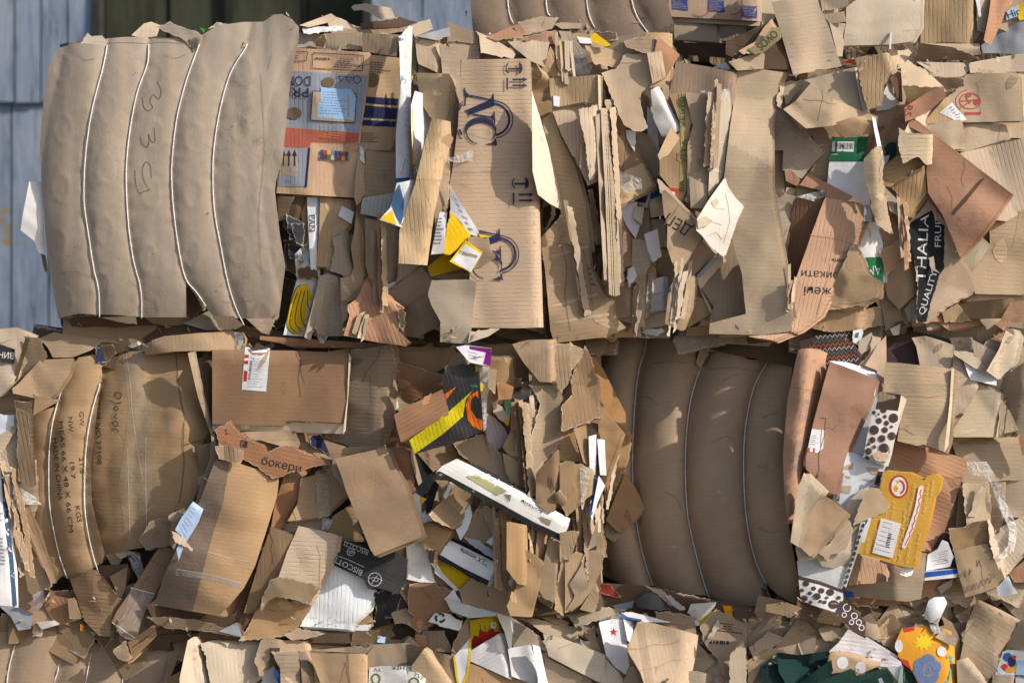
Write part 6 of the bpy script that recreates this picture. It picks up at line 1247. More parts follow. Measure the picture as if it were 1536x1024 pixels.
s('W', [(288, 1078), (440, 1042), (442, 1080), (380, 1105)], n='film_piece', mat='film', cp=2.4)
# middle column
s('GY', [(660, 1120), (700, 1130), (700, 1215), (655, 1215)], mat='gloss', n='film_piece')
q = s((.70, .70, .72), [(650, 1212), (730, 1222), (762, 1335), (764, 1545), (700, 1515), (650, 1420), (602, 1330)], t='n', cr=.05, tl=(0, 0), n='white_carton_piece', label='white and green carton scrap'); dec(q, (.03, .22, .085), [(665, 1412), (763, 1408), (764, 1545), (690, 1505)]); text(q, 'W', 'AM', 715, 1482, 50, 180, 74)
ink(q, 'KX', [[(668, 1240), (690, 1270), (692, 1305)]], 3, sm=True)
s('KR', [(780, 690), (860, 622), (892, 655), (760, 792), (730, 745)], cr=.8, ca=-40, tl=(-.2, 0), t='a'); s('DG', [(765, 795), (830, 768), (842, 855), (780, 895)], cr=0, n='dark_green_scrap', t='a'); s('W', [(760, 860), (800, 850), (790, 890), (755, 920)], n='paper_piece')
s('W', [(702, 640), (720, 650), (745, 760), (775, 900), (755, 925), (715, 720)], n='paper_piece', t='n', tl=(-.3, 0), cr=0)
s((.38, .25, .13), [(800, 1024), (990, 905), (1002, 1060), (955, 1120), (905, 1195), (850, 1070)], tl=(0, 0), cr=1, ca=95); s((.38, .26, .14), [(752, 930), (840, 855), (932, 862), (992, 905), (800, 1026), (770, 1020)], cr=.9, ca=-15, tl=(0, .1), t='n')
s((.54, .42, .28), [(848, 702), (900, 730), (1037, 740), (1032, 900), (1000, 905), (960, 862), (872, 897), (845, 800)], t='a', cr=1.3, ca=0, tl=(-.1, .1), label='exposed corrugations of a stripped piece')
s('KR', [(752, 1255), (870, 1234), (880, 1275), (850, 1345), (770, 1385)], t='a'); s('K', [(760, 1010), (905, 1165), (892, 1220), (800, 1155)], tl=(-.1, .1), t='n')
s((.52, .39, .25), [(660, 870), (700, 822), (745, 800), (755, 1000), (770, 1120), (790, 1220), (806, 1287), (720, 1230), (695, 1100), (660, 960)], t='a', tl=(-.2, 0), folds=[(712, 830, 735, 1240, -.5)], cp=1.3, label='narrow pale twisted strip')
O(1116, 250)
KRF = (.36, .245, .145)
s(KRF, [(600, 420), (642, 500), (672, 580), (740, 632), (737, 710), (640, 762), (430, 792), (420, 770), (500, 620)], t='a', cr=.15, cp=2.4, tl=(0, .05), n='crumpled_kraft'); s(KRF, [(440, 792), (640, 762), (652, 800), (642, 892), (480, 907), (350, 882)], t='a', cp=2.4, tl=(0, -.1), n='crumpled_kraft')
s(KRF, [(740, 470), (850, 400), (890, 370), (915, 440), (872, 520), (780, 600)], cp=2.6, t='a', n='crumpled_kraft'); s('KD', [(742, 682), (862, 770), (852, 842), (780, 902)], t='a', tl=(0, 0)); s((.33, .24, .15), [(650, 790), (750, 762), (782, 870), (640, 892)], t='a')
s((.40, .275, .165), [(760, 612), (892, 488), (942, 560), (952, 690), (852, 782), (790, 722)], t='n', cp=2.3, tl=(0, .05), folds=[(885, 500, 880, 740, -.5)], n='crumpled_kraft')
s((.30, .215, .12), [(1180, 752), (1460, 727), (1467, 790), (1430, 832), (1200, 835)], tl=(0, -.3), cp=1.2); s('KR', [(1460, 742), (1600, 730), (1600, 850), (1400, 855)], tl=(0, -.2)); s((.37, .27, .16), [(1088, 792), (1172, 750), (1252, 850), (1100, 855)], cp=2.2, t='a', n='crumpled_kraft'); s('KR', [(1010, 810), (1085, 785), (1090, 850), (1000, 850)])
s('KG', [(880, 780), (950, 700), (990, 760), (960, 850), (900, 845)], cr=1, ca=90)
q = s((.43, .33, .24), [(1010, 180), (1082, 280), (1112, 320), (1132, 350), (1166, 440), (1212, 550), (1250, 610), (1272, 682), (1100, 772), (1000, 855), (945, 855), (950, 650), (935, 480), (905, 400), (880, 310), (960, 250)], t='a', tl=(-.05, 0), cr=.3, ca=-40, gap=3, step=6, label='torn tan board with a black band of white capital letters')
dec(q, (.02, .02, .024), [(882, 338), (925, 300), (985, 262), (1030, 238), (1048, 290), (1100, 325), (1097, 560), (1075, 590), (1040, 700), (1000, 850), (960, 855), (945, 830), (960, 600), (930, 480)], t='a')
text(q, (.62, .60, .62), 'THALIA', 978, 445, 54, 273, 370); text(q, (.62, .60, .62), 'QUALITY', 1008, 690, 34, 287, 250); text(q, (.62, .60, .62), 'FRUIT', 1064, 350, 34, 271, 180)
s('KL', [(1010, 500), (1040, 490), (1050, 560), (1075, 585), (1030, 570)], n='torn_ply', t='a', cr=0)
s('KX', [(820, 855), (870, 835), (900, 870), (830, 905)], t='a'); s('KL', [(800, 890), (860, 860), (850, 920), (820, 925)], mat='gloss', cp=2)
stack(1182, 410, 1178, 470, 3, 6); stack(1345, 300, 1352, 400, 3, 6, ('KR', 'K')); stack(1062, 130, 1056, 260, 3, 7, ('KD', 'K'))
# loose sheet leaning on the top edge
O(1116, 0)
s((.52, .39, .28), [(150, 15), (270, -8), (400, 0), (440, 95), (467, 150), (500, 260), (536, 365), (390, 392), (270, 412), (205, 190)], t='n', top='sunlit tan sheet leaning across the gap onto the upper right bale', n='cardboard_sheet', tl=(-.06, .05), cr=.35, ca=-8, folds=[(385, 185, 467, 148, -.1), (250, 312, 505, 288, .12)], gap=5, cat='cardboard sheet')
# =================================================================== BALE A: upper left
bale('A', 'upper left bale with four pale twines round its smooth buff wrapping sheet', (84, 62, 985, 497), 0)
O(390, 0)
fill((440, 55, 1000, 500), 70, (60, 130), ['K', 'KD', 'KO', 'KG', 'KX'], 88, 10, 4.5, tl=((-.5, .1), (-.1, .1)), cap=2)
s('KL', [(215, 140), (390, 75), (418, 95), (375, 125), (270, 150)], top='pale curled scrap of board lying on the upper left bale beside the blue shed doorway', tl=(0, .8), n='cardboard_scrap')
s('KL', [(370, 125), (420, 95), (555, 150), (540, 168), (380, 148)], top='flat torn grey-tan scrap lying on the upper left bale, right of its doorway scrap', tl=(0, .8), n='cardboard_scrap')
s('W', [(230, 155), (450, 138), (462, 178), (240, 185)], n='crumpled_paper', cp=2, tl=(0, .5), cr=0)
s('KD', [(380, 170), (560, 150), (820, 130), (850, 155), (700, 190), (400, 190)], tl=(0, .6))
s('KX', [(548, 130), (650, 112), (770, 95), (862, 125), (770, 152), (560, 158)], n='cardboard_scrap', top='dark curled strip of board on the upper left bale under the pale hooked one', tl=(0, .7), folds=[(548, 140, 860, 120, -.6)])
s('KL', [(500, 40), (515, 28), (580, 20), (720, 45), (742, 100), (690, 108), (650, 102), (600, 70), (560, 56), (515, 60)], n='cardboard_scrap', top='pale hook-shaped strip of board standing up highest on the upper left bale', tl=(.1, .4), folds=[(650, 20, 680, 110, -.8)])
s('KG', [(822, 145), (930, 105), (950, 158), (850, 205)], tl=(-.1, .3)); s('GY', [(855, 200), (1040, 150), (1045, 190), (970, 222)], n='foil_piece', mat='gloss', cp=1.8, tl=(0, .5), cr=0)
s('KR', [(1240, 205), (1425, 128), (1465, 195), (1300, 225)], tl=(0, .3), cr=.2); s('KG', [(1415, 120), (1536, 92), (1640, 100), (1600, 160), (1460, 192)], tl=(0, .3), t='a')
s('K', [(350, 185), (562, 178), (560, 275), (350, 265)], tl=(.1, 0)); s('KD', [(563, 183), (757, 190), (750, 312), (562, 282)], tl=(.1, .05), cr=.4)
s('KL', [(205, 180), (355, 190), (345, 205), (290, 262), (195, 262)], tl=(0, .2)); s('KX', [(340, 190), (362, 188), (362, 265), (280, 255)], t='a')
s('KG', [(852, 212), (982, 225), (1002, 412), (870, 352), (858, 300)], tl=(-.1, 0)); s('K', [(1028, 228), (1207, 235), (1200, 332), (1060, 330)]); s('KG', [(985, 235), (1102, 292), (1097, 445), (1040, 412), (1000, 405)], tl=(-.25, 0))
s('KD', [(1030, 118), (1192, 182), (1212, 242), (1050, 225)], tl=(-.1, .2)); s('KL', [(1180, 170), (1285, 215), (1405, 292), (1390, 322), (1212, 292), (1202, 200)], tl=(-.1, .4))
s((.33, .34, .14), [(818, 220), (850, 212), (862, 345), (822, 480)], tl=(-.3, 0))
s('KD', [(740, 840), (745, 1030), (735, 1085), (560, 1080), (585, 825)], t='n', tl=(-.05, 0), cr=.9)
p = s('KO', [(590, 300), (785, 320), (775, 420), (757, 640), (745, 740), (722, 828), (600, 825), (545, 800)], t='n', tl=(-.03, 0), cr=.35, label='narrow golden carton side with navy stripes')
dec(p, 'NV', [(572, 530), (760, 542), (757, 580), (570, 566)]); dec(p, 'NV', [(569, 578), (756, 594), (748, 656), (560, 645)]); dec(p, 'NV', [(558, 658), (747, 666), (742, 698), (554, 688)])
ring(p, (.20, .12, .06), 615, 440, 38, 40, n='hand_hole'); lines_of_text(p, (.12, .1, .1), [(602, 335), (725, 345), (722, 410), (600, 400)], 5); lines_of_text(p, (.12, .1, .1), [(556, 725), (660, 725), (650, 785), (552, 785)], 5, seed=3)
p = s((.44, .315, .215), [(182, 262), (598, 288), (604, 300), (580, 560), (556, 700), (543, 790), (515, 1085), (90, 1060), (95, 985), (130, 760), (150, 530)], t='n', tl=(.02, 0), cr=.35, ca=90, folds=[(130, 775, 545, 790, .06)], gap=3, step=7, label='fruit carton side with grey and red print and a torn blue label')
GBs = (.31, .33, .40)
dec(p, GBs, [(168, 388), (588, 415), (566, 600), (545, 732), (126, 700), (135, 690), (150, 520)], cr=.5)
dec(p, 'RB', [(130, 700), (545, 730), (538, 782), (280, 780), (272, 812), (124, 806)], cr=.4)
dec(p, GBs, [(124, 812), (272, 812), (262, 1020), (250, 1025), (98, 1020)], cr=.5)
dec(p, 'K', [(120, 822), (205, 820), (208, 965), (106, 962)]); dec(p, 'NV', [(263, 812), (277, 812), (256, 1030), (243, 1028)])
for x in (128, 158, 190): ink(p, 'NV', [[(x, 912), (x, 845)]], 8); quads(p, 'NV', [[(x - 14, 855), (x, 822), (x + 1, 822), (x + 14, 855)]])
ink(p, 'NV', [[(292, 290), (570, 305), (560, 390), (285, 375), (292, 290)], [(190, 282), (262, 285), (252, 335), (180, 338)]], 4)
lines_of_text(p, 'NV', [(440, 318), (560, 325), (556, 385), (400, 372)], 5); lines_of_text(p, 'NV', [(305, 312), (440, 320), (440, 335), (305, 328)], 1, wt=.6); lines_of_text(p, 'NV', [(185, 300), (230, 303), (225, 330), (180, 328)], 3, wt=.5)
text(p, 'NV', 'DON', 212, 445, 54, 182, 130); text(p, 'NV', 'PRI', 212, 508, 52, 182, 110)
for l in ([(428, 420), (462, 420), (445, 450), (428, 420)], [(470, 424), (505, 424), (488, 455), (470, 424)]): ink(p, 'NV', [l], 5)
ring(p, 'NV', 532, 438, 20, 20, 4)
ring(p, (.17, .11, .075), 375, 452, 35, 28, n='hand_hole'); ring(p, (.17, .11, .075), 186, 622, 43, 33, n='hand_hole')
dec(p, 'K', [(290, 500), (528, 515), (520, 672), (280, 658)]); ink(p, 'NV', [[(290, 500), (528, 515), (520, 675), (278, 660), (290, 500)]], 4)
q = dec(p, (.34, .53, .78), [(335, 480), (500, 492), (528, 545), (515, 662), (315, 642), (320, 570), (335, 560)], 'label_sticker', t='a', cr=.1)
quads(p, (.45, .36, .28), [[(480, 520), (488, 525), (492, 640), (478, 645)], [(398, 620), (406, 625), (402, 656), (394, 652)]])
lines_of_text(p, (.10, .17, .35), [(345, 500), (470, 505), (505, 640), (325, 630)], 9, wt=.25)
lines_of_text(p, (.75, .4, .1), [(390, 725), (512, 735), (508, 775), (310, 752)], 3, wt=.3)
cols8 = [(.03, .06, .18), (.45, .07, .04), (.7, .5, .05), (.15, .28, .5), (.03, .06, .18), (.03, .06, .18), (.45, .07, .04), (.03, .06, .18), (.03, .05, .15), (.12, .03, .05), (.05, .18, .06), (.6, .5, .42), (.05, .08, .25), (.4, .06, .04), (.6, .42, .05), (.06, .13, .25)]
for i, cc in enumerate(cols8):
    x = 331 + (i % 8) * 19.3; y = 822 + (i // 8) * 26 + (i % 8) * 1.4; quads(p, cc, [[(x, y), (x + 18, y + 1), (x + 18, y + 25), (x, y + 24)]], 'colour_patch')
s('K', [(543, 790), (590, 800), (570, 960), (580, 1060), (530, 1130), (515, 1080)], tl=(-.5, 0)); s('W', [(545, 800), (565, 810), (575, 900), (550, 880)], n='paper_piece', t='a')
# white and blue edge strip, banana panel
p = s((.62, .63, .67), [(762, 205), (825, 138), (816, 400), (815, 560), (818, 700), (832, 990), (745, 1000), (745, 740), (760, 600), (772, 480)], t='n', tl=(-.12, 0), cr=.4, ca=90, label='tall white panel edged in blue')
dec(p, 'BL', [(762, 208), (815, 206), (815, 222), (762, 224)]); dec(p, (.2, .35, .6), [(775, 412), (815, 412), (813, 460), (773, 462)]); dec(p, 'BL', [(745, 978), (828, 972), (832, 990), (745, 998)]); ink(p, 'KD', [[(798, 870), (785, 930), (770, 960)]], 3)
s('KO', [(820, 700), (834, 705), (842, 985), (832, 990)], t='n', tl=(-.6, 0))
s((.55, .52, .47), [(562, 1085), (735, 1058), (710, 1195), (640, 1190), (550, 1172)], tl=(0, 0), cr=1, ca=95)
p = s((.63, .64, .68), [(850, 500), (975, 538), (905, 780), (850, 960), (835, 1100), (770, 1245), (655, 1205), (715, 1140), (750, 1005), (845, 985), (830, 700), (828, 580)], t='n', tl=(-.1, 0), cr=.2, ca=60, label='white panel with yellow and blue fruit print')
dec(p, 'Y', [(866, 535), (895, 548), (885, 590), (868, 585)]); dec(p, (.045, .11, .22), [(842, 590), (866, 590), (895, 560), (938, 660), (905, 760), (885, 720), (850, 610)]); dec(p, 'Y', [(834, 600), (850, 605), (905, 765), (870, 860), (840, 930)])
dec(p, (.06, .14, .28), [(735, 1060), (765, 1010), (790, 1100), (785, 1195), (772, 1235), (742, 1180), (720, 1120)]); dec(p, 'Y', [(660, 1200), (725, 1150), (750, 1235)]); ink(p, 'NV', [[(890, 505), (970, 530)]], 6); ink(p, (.1, .2, .05), [[(838, 920), (872, 880)], [(838, 940), (868, 905)]], 6)
s('KO', [(858, 400), (1040, 405), (1066, 440), (1055, 600), (1050, 690), (930, 640), (880, 560)], t='n', cr=.3, tl=(0, .05)); 
s('KD', [(1058, 560), (1085, 620), (1070, 830), (1035, 1000), (1045, 1060), (990, 1200), (960, 1300), (960, 900)], tl=(-.4, 0), cr=.5)
s('KO', [(943, 645), (1045, 668), (1050, 770), (990, 1020), (960, 1150), (945, 1250), (918, 1455), (760, 1445), (765, 1265), (800, 1160), (850, 1010), (900, 800)], t='n', tl=(-.02, .02), cr=.8, folds=[(760, 1260, 945, 1250, .1), (850, 985, 980, 995, -.05)])
dec_t = s
p = s('K', [(575, 1195), (765, 1236), (750, 1552), (600, 1535), (578, 1450)], t='n', tl=(0, 0), cr=.5, ca=90)
s('WL', [(680, 1565), (770, 1535), (700, 1595)], n='paper_piece', cr=0)
# NC carton
p = s((.425, .32, .225), [(1105, 328), (1478, 322), (1490, 600), (1500, 920), (1525, 1040), (1535, 1400), (1548, 1795), (1400, 1800), (1150, 1797), (1150, 1500), (1060, 1300), (1038, 1020), (1055, 930), (1085, 700)],
      t='n', tl=(.0, .0), cr=.75, ca=-1, cp=.5, folds=[(1055, 950, 1500, 938, .05)], gap=4, step=8, label='large tan carton side printed with dark blue circled letters and arrows')
def logo(dx, dy):
    """two interlocked serif letters lying on their side inside a double ring"""
    B = 'NV'; Z = lambda l: [(670 + x * .11715 + dx, 110 + y * .11715 + dy) for x, y in l]
    def rg_(cx, cy, rx, ry, w0, w1, a0, a1, k=30):
        V, F = [], []
        for i in range(k + 1):
            u = i / k; a = math.radians(a0 + (a1 - a0) * u); w_ = w0 + (w1 - w0) * math.sin(math.pi * u) ** .8
            for q in (-.5, .5): V.append((cx + (rx + q * w_) * math.cos(a), cy + (ry + q * w_) * math.sin(a)))
            if i: F.append((2 * i - 2, 2 * i - 1, 2 * i + 1)); F.append((2 * i - 2, 2 * i + 1, 2 * i))
        return flat(p, Z(V), F, B, 'emblem_ring')
    rg_(610, 592, 236, 236, 14, 14, -90, 84); rg_(600, 592, 200, 200, 30, 30, -88, 82)
    rg_(210, 610, 90, 232, 14, 14, 100, 150, 10); rg_(210, 590, 60, 196, 26, 26, 100, 140, 10); rg_(215, 590, 90, 222, 14, 14, 215, 265, 10); rg_(215, 590, 70, 188, 24, 24, 215, 262, 10)
    for P_ in ([(218, 188), (232, 188), (250, 240), (290, 272), (270, 305), (248, 320), (245, 420), (228, 420), (232, 310), (222, 260)],
               [(285, 272), (560, 330), (575, 322), (590, 262), (603, 262), (612, 420), (585, 420), (550, 345), (270, 302)],
               [(575, 330), (612, 340), (612, 420), (580, 428), (320, 522), (292, 528), (290, 570), (282, 560), (268, 510), (225, 478), (260, 468)],
               [(290, 505), (560, 552), (590, 540), (603, 490), (616, 490), (624, 650), (612, 650), (598, 605), (565, 575), (330, 535)],
               [(495, 908), (560, 895), (610, 870), (615, 840), (632, 840), (648, 925), (500, 912)]): dec(p, B, Z(P_), 'emblem_letter', raw=True, g=3)
    rg_(437, 750, 190, 150, 12, 80, 175, 355); rg_(437, 740, 190, 165, 12, 12, 350, 395, 10); rg_(437, 745, 187, 165, 12, 20, 104, 180, 16)
logo(0, 0); logo(9, 202)
for ax, ay in ((1405, 345), (1440, 975)):
    ring(p, 'NV', ax - 40, ay + 30, 15, 26, 7, 90, 260); quads(p, 'NV', [[(ax - 45, ay + 28), (ax + 18, ay + 28), (ax + 18, ay + 38), (ax - 45, ay + 38)]])
    dec(p, 'NV', [(ax + 15, ay - 5), (ax + 30, ay + 8), (ax + 36, ay + 30), (ax + 30, ay + 52), (ax + 15, ay + 64)], g=4)
    for dy in (92, 124):
        quads(p, 'NV', [[(ax - 20, ay + dy - 5), (ax + 40, ay + dy - 5), (ax + 40, ay + dy + 5), (ax - 20, ay + dy + 5)], [(ax + 38, ay + dy - 12), (ax + 62, ay + dy), (ax + 62, ay + dy + 1), (ax + 38, ay + dy + 12)]])
    quads(p, 'NV', [[(ax - 54, ay + 82), (ax - 44, ay + 82), (ax - 44, ay + 148), (ax - 54, ay + 148)]])
s('W', [(1000, 856), (1050, 862), (1167, 823), (1166, 885), (1080, 892), (1045, 885)], n='tape_strip', mat='film', cp=1.8)
O(390, 250)
# dark hollow, film, banana scrap
for P_ in ([(100, 150), (260, 165), (180, 400), (130, 330)], [(130, 400), (250, 420), (200, 600), (140, 560)], [(120, 600), (200, 620), (150, 860), (80, 900)]): s('KX', P_, cp=1.6, t='a', tl=(.2, 0))
for P_ in ([(140, 260), (230, 300), (240, 380), (160, 400)], [(150, 420), (240, 440), (230, 520), (160, 500)], [(170, 310), (245, 310), (240, 440), (200, 420)]): s((.045, .05, .06), P_, cp=2, t='a', n='torn_black_paper', cr=0)
s('KD', [(95, 160), (190, 165), (140, 290), (100, 300)], tl=(.2, 0))
s('KO', [(330, 165), (520, 182), (515, 300), (480, 332), (405, 402), (412, 485), (392, 552), (310, 548), (325, 350)], t='n', tl=(-.1, 0), cr=.5, ca=90)
q = s('W', [(450, 214), (516, 250), (501, 314), (428, 270)], n='label_sticker', t='n', cr=.1)
s('K', [(400, 392), (482, 340), (512, 372), (492, 480), (512, 560), (490, 607), (384, 572), (408, 470)], t='a', tl=(-.1, 0), cr=.5)
s('KG', [(190, 480), (270, 400), (330, 560), (330, 620), (200, 610)], n='film_piece', mat='film', cp=1.5)
s('KX', [(205, 560), (260, 545), (315, 570), (320, 622), (208, 612)], cp=1)
q = s((.62, .61, .62), [(258, 168), (332, 165), (328, 300), (312, 576), (278, 562), (266, 350)], t='n', tl=(-.2, 0), cr=.1, mat='gloss', n='paper_piece'); text(q, 'INK', 'PAN', 286, 310, 30, 90, 90); ink(q, 'INK', [[(270, 270), (300, 262), (300, 352), (272, 360), (270, 270)]], 3)
s('KO', [(542, 130), (550, 250), (572, 480), (592, 720), (445, 736), (440, 610), (495, 600), (515, 550), (498, 440), (515, 370)], t='n', tl=(-.25, 0), cr=.25)
s('KG', [(362, 585), (420, 600), (456, 700), (456, 928), (320, 928), (300, 880), (340, 700)], tl=(-.2, 0), folds=[(395, 600, 370, 930, .5)])
q = s((.62, .62, .64), [(205, 610), (322, 620), (292, 740), (245, 932), (128, 922), (142, 860), (172, 720)], t='n', tl=(-.05, 0), cr=.1, n='carton_scrap', gap=4, label='scrap of white carton printed with a bunch of yellow bananas')
dec(q, 'Y', [(232, 645), (262, 640), (268, 665), (290, 720), (270, 800), (240, 925), (190, 918), (150, 890), (150, 820), (175, 720), (195, 672)])
for l in ([(205, 690), (175, 780), (165, 870), (205, 915)], [(225, 680), (200, 780), (195, 860), (235, 905)], [(245, 680), (225, 780), (230, 840), (252, 880)], [(262, 680), (262, 760), (280, 790)], [(232, 645), (195, 672), (160, 780), (150, 880), (190, 918)]): ink(q, 'BK', [l], 4, 'print_outline', sm=True)
s('KG', [(325, 600), (362, 588), (335, 800), (275, 952), (243, 935), (292, 750)], tl=(-.4, 0))
s('KL', [(440, 735), (485, 735), (480, 830), (455, 860)], tl=(-.1, 0)); s('GY', [(310, 925), (372, 930), (350, 972), (330, 965)], n='film_piece', mat='film')
for i_, l in enumerate([[(500, 700), (595, 600), (640, 650), (560, 820)], [(640, 650), (780, 770), (700, 850), (560, 820), (600, 700)]]): s('KR', l, tl=(-.2, .1), cp=1.6)
s('KR', [(480, 760), (530, 725), (590, 610), (640, 650), (782, 770), (760, 900), (822, 962), (790, 982), (640, 962), (458, 925), (490, 820)], tl=(0, -.05), cr=.9, ca=70, cp=1.9, folds=[(560, 720, 660, 960, .35), (620, 650, 730, 800, -.3), (600, 600, 500, 930, .3)], label='crumpled red-brown board with fanned pleats')
s('K', [(755, 530), (880, 545), (790, 625), (755, 625)], cr=1, ca=90); s((.30, .225, .155), [(695, 685), (885, 548), (967, 670), (960, 690), (790, 772)], t='n', tl=(0, 0))
s('KD', [(790, 770), (960, 690), (1000, 840), (970, 880), (860, 937), (800, 932)], tl=(.05, 0)); s('KX', [(760, 770), (800, 800), (790, 900), (760, 880)], t='a')
s('KG', [(942, 622), (1162, 618), (1187, 636), (1152, 972), (1138, 972), (988, 962), (990, 850), (940, 760), (920, 700)], t='n', tl=(0, 0), cr=.2)
s((.62, .52, .40), [(1152, 900), (1330, 880), (1250, 932), (1142, 965)], tl=(0, .5))
q = s('W', [(985, 248), (1027, 250), (1010, 475), (938, 482), (960, 370)], t='n', n='label_sheet', cr=0); lines_of_text(q, (.2, .2, .35), [(975, 275), (1020, 275), (1000, 430), (950, 430)], 8)
q = s('W', [(1042, 98), (1202, 360), (1186, 382), (1150, 370), (1100, 300), (1045, 245)], t='n', n='label_sheet', cr=0, tl=(0, -.1)); lines_of_text(q, (.35, .35, .45), [(1050, 150), (1090, 190), (1180, 360), (1150, 360)], 6)
s('Y', [(918, 550), (1010, 475), (1045, 490), (1102, 560), (935, 607)], t='n', tl=(-.1, 0), n='carton_scrap', cr=0, label='yellow carton scrap, lowest of three')
s('Y', [(1043, 240), (1157, 375), (1140, 402), (1040, 485), (1008, 478), (1025, 330)], tl=(-.1, 0), n='carton_scrap', cr=.3, ca=60, label='yellow carton scrap beside a white label sheet'); s('Y', [(1200, 372), (1255, 380), (1250, 388), (1210, 388)], n='carton_scrap', cr=0)
s('KD', [(1140, 388), (1250, 383), (1262, 430), (1292, 500), (1230, 540), (1160, 562), (1150, 480)], t='a', tl=(-.1, 0)); s('K', [(940, 605), (1152, 580), (1122, 627), (960, 612)], t='a')
q = s('Y', [(1130, 403), (1222, 470), (1157, 582), (1040, 520)], t='n', n='carton_scrap', cr=.1, label='small yellow scrap carrying a scuffed white label'); dec(q, 'W', [(1128, 425), (1216, 480), (1155, 578), (1055, 515)], 'label_sticker'); dec(q, (.33, .27, .22), [(1095, 455), (1195, 490), (1185, 505), (1090, 475)], t='a')

WRAPD = 40
O(0, 0)
s('W', [(160, 996), (232, 998), (235, 1130), (250, 1400), (212, 1385), (185, 1320), (112, 1262), (130, 1150)], n='paper_piece', t='n', tl=(-.1, 0), cr=0, d=14, label='white paper sticking out behind the wrapping sheet')
s('KD', [(215, 1330), (235, 1320), (262, 1480), (250, 1500), (235, 1450)], d=-16)
s('KL', [(440, 245), (480, 180), (500, 200), (560, 195), (590, 230), (560, 265), (470, 268)], cp=1.6, tl=(0, .6), d=-34)
A_W = [[(588, 250), (563, 375), (505, 600), (472, 820), (461, 990), (463, 1130), (490, 1320), (515, 1480), (540, 1590), (545, 1740)],
       [(815, 245), (808, 350), (752, 510), (712, 715), (694, 890), (692, 1010), (702, 1210), (728, 1410), (765, 1555), (776, 1640), (776, 1745)],
       [(1100, 225), (1078, 285), (1018, 455), (968, 660), (943, 880), (943, 1025), (958, 1210), (988, 1410), (1022, 1535), (1075, 1600), (1130, 1680)],
       [(1352, 240), (1346, 265), (1265, 400), (1210, 585), (1174, 805), (1167, 990), (1178, 1170), (1210, 1350), (1247, 1536), (1290, 1680), (1340, 1785)]]
A_W = [T(q) for q in A_W]
ar_ = ridges(A_W, 5.5)
bub = []
rb = random.Random(5)
for i, (x, y0) in enumerate([(92, 100), (158, 168), (228, 118), (292, 112), (362, 110), (398, 300)]):
    for j in range(5):
        bub.append((x + rb.uniform(-4, 4) - (3 if 1 < j < 4 else 0), y0 + j * 88 + rb.uniform(-6, 6)))
def afn(x, y):
    z = ar_(x, y)
    v = (y - 270) / 210; z += -20 * v * v * abs(v) - 5 * v * v
    u = (x - 60) / 370
    z += -55 * max(0, .22 - u) ** 1.5 * 3 + 10 * u
    if x > 395 and y < 130: z += (x - 395) * .25 * (130 - y) / 90
    for bxx, byy in bub:
        if abs(x - bxx) < 20 and abs(y - byy) < 30:
            r = math.hypot((x - bxx) / 15, (y - byy) / 24)
            z += .6 * math.exp(-((r - .85) / .15) ** 2)
    for k, (cx_, a_) in enumerate(((105, 40), (205, 52))):
        z += .8 * noise.noise(Vector((x * .05, y * .007, k)))
    return z
wa = s((.355, .295, .235), [(300, 285), (330, 262), (400, 240), (470, 238), (560, 250), (585, 212), (700, 203), (790, 205), (900, 208), (1080, 210), (1110, 190), (1200, 140), (1330, 122), (1445, 120), (1500, 82), (1545, 78), (1600, 105), (1640, 150), (1640, 215), (1600, 400), (1575, 620), (1550, 880), (1515, 990), (1508, 1050), (1536, 1290), (1566, 1460), (1550, 1580), (1530, 1740), (1520, 1755), (1300, 1745), (1175, 1740), (1110, 1660), (1020, 1548), (1022, 1740), (790, 1740), (660, 1728), (430, 1720), (320, 1748), (292, 1600), (250, 1300), (228, 1000), (218, 800), (240, 540), (262, 380)],
       n='wrapping_sheet', t='n', tl=(0, 0), cr=.05, d=WRAPD, cp=.45, fn=afn, step=4.2, vary=0)
wa.o['label'] = 'smooth buff cardboard wrap embossed with faint circles'
for q in A_W: wire(q, wa.f, raw=True, r=.95, lift=.9)
for l in ([(780, 535), (790, 590), (815, 608), (838, 590), (822, 560), (840, 520), (870, 545), (884, 500), (862, 450)],
          [(768, 745), (780, 790), (805, 808), (818, 780), (815, 735), (830, 775), (850, 775), (845, 700)],
          [(740, 930), (745, 1010), (765, 1060), (790, 1050), (822, 1042)], [(822, 1042), (790, 990), (782, 930), (800, 890), (825, 910), (830, 980)]):
    ink(wa, (.10, .085, .085), [l], 3.2, 'pen_mark', sm=True)
dec(wa, (.37, .29, .22), [(520, 440), (440, 700), (400, 950), (430, 1150), (505, 1500), (545, 1560), (480, 1300), (458, 1000), (470, 800)], 'shade_stain', t='a', lift=.4, g=5) if False else None
for l in ([(590, 238), (700, 234), (800, 240)], [(800, 238), (900, 232), (1000, 240)], [(430, 300), (470, 330), (520, 320)], [(1430, 400), (1450, 800), (1420, 1200), (1440, 1500)], [(1490, 300), (1470, 380)], [(1300, 640), (1340, 700)], [(330, 1500), (420, 1490), (500, 1520)], [(900, 300), (960, 320), (1020, 300)], [(1220, 1650), (1300, 1660), (1400, 1640)]):
    ink(wa, (.22, .175, .14), [l], 2.2, 'crease_line', sm=True)
for i in range(26):
    x, y = rb.uniform(300, 1480), rb.uniform(320, 1680); r_ = rb.uniform(2, 5); dec(wa, rb.choice(((.16, .12, .09), (.50, .43, .36))), [(x, y), (x + r_ * 2, y - r_), (x + r_ * 2.4, y + r_), (x + r_ * .5, y + r_ * 1.5)], 'dirt_speck', g=3)
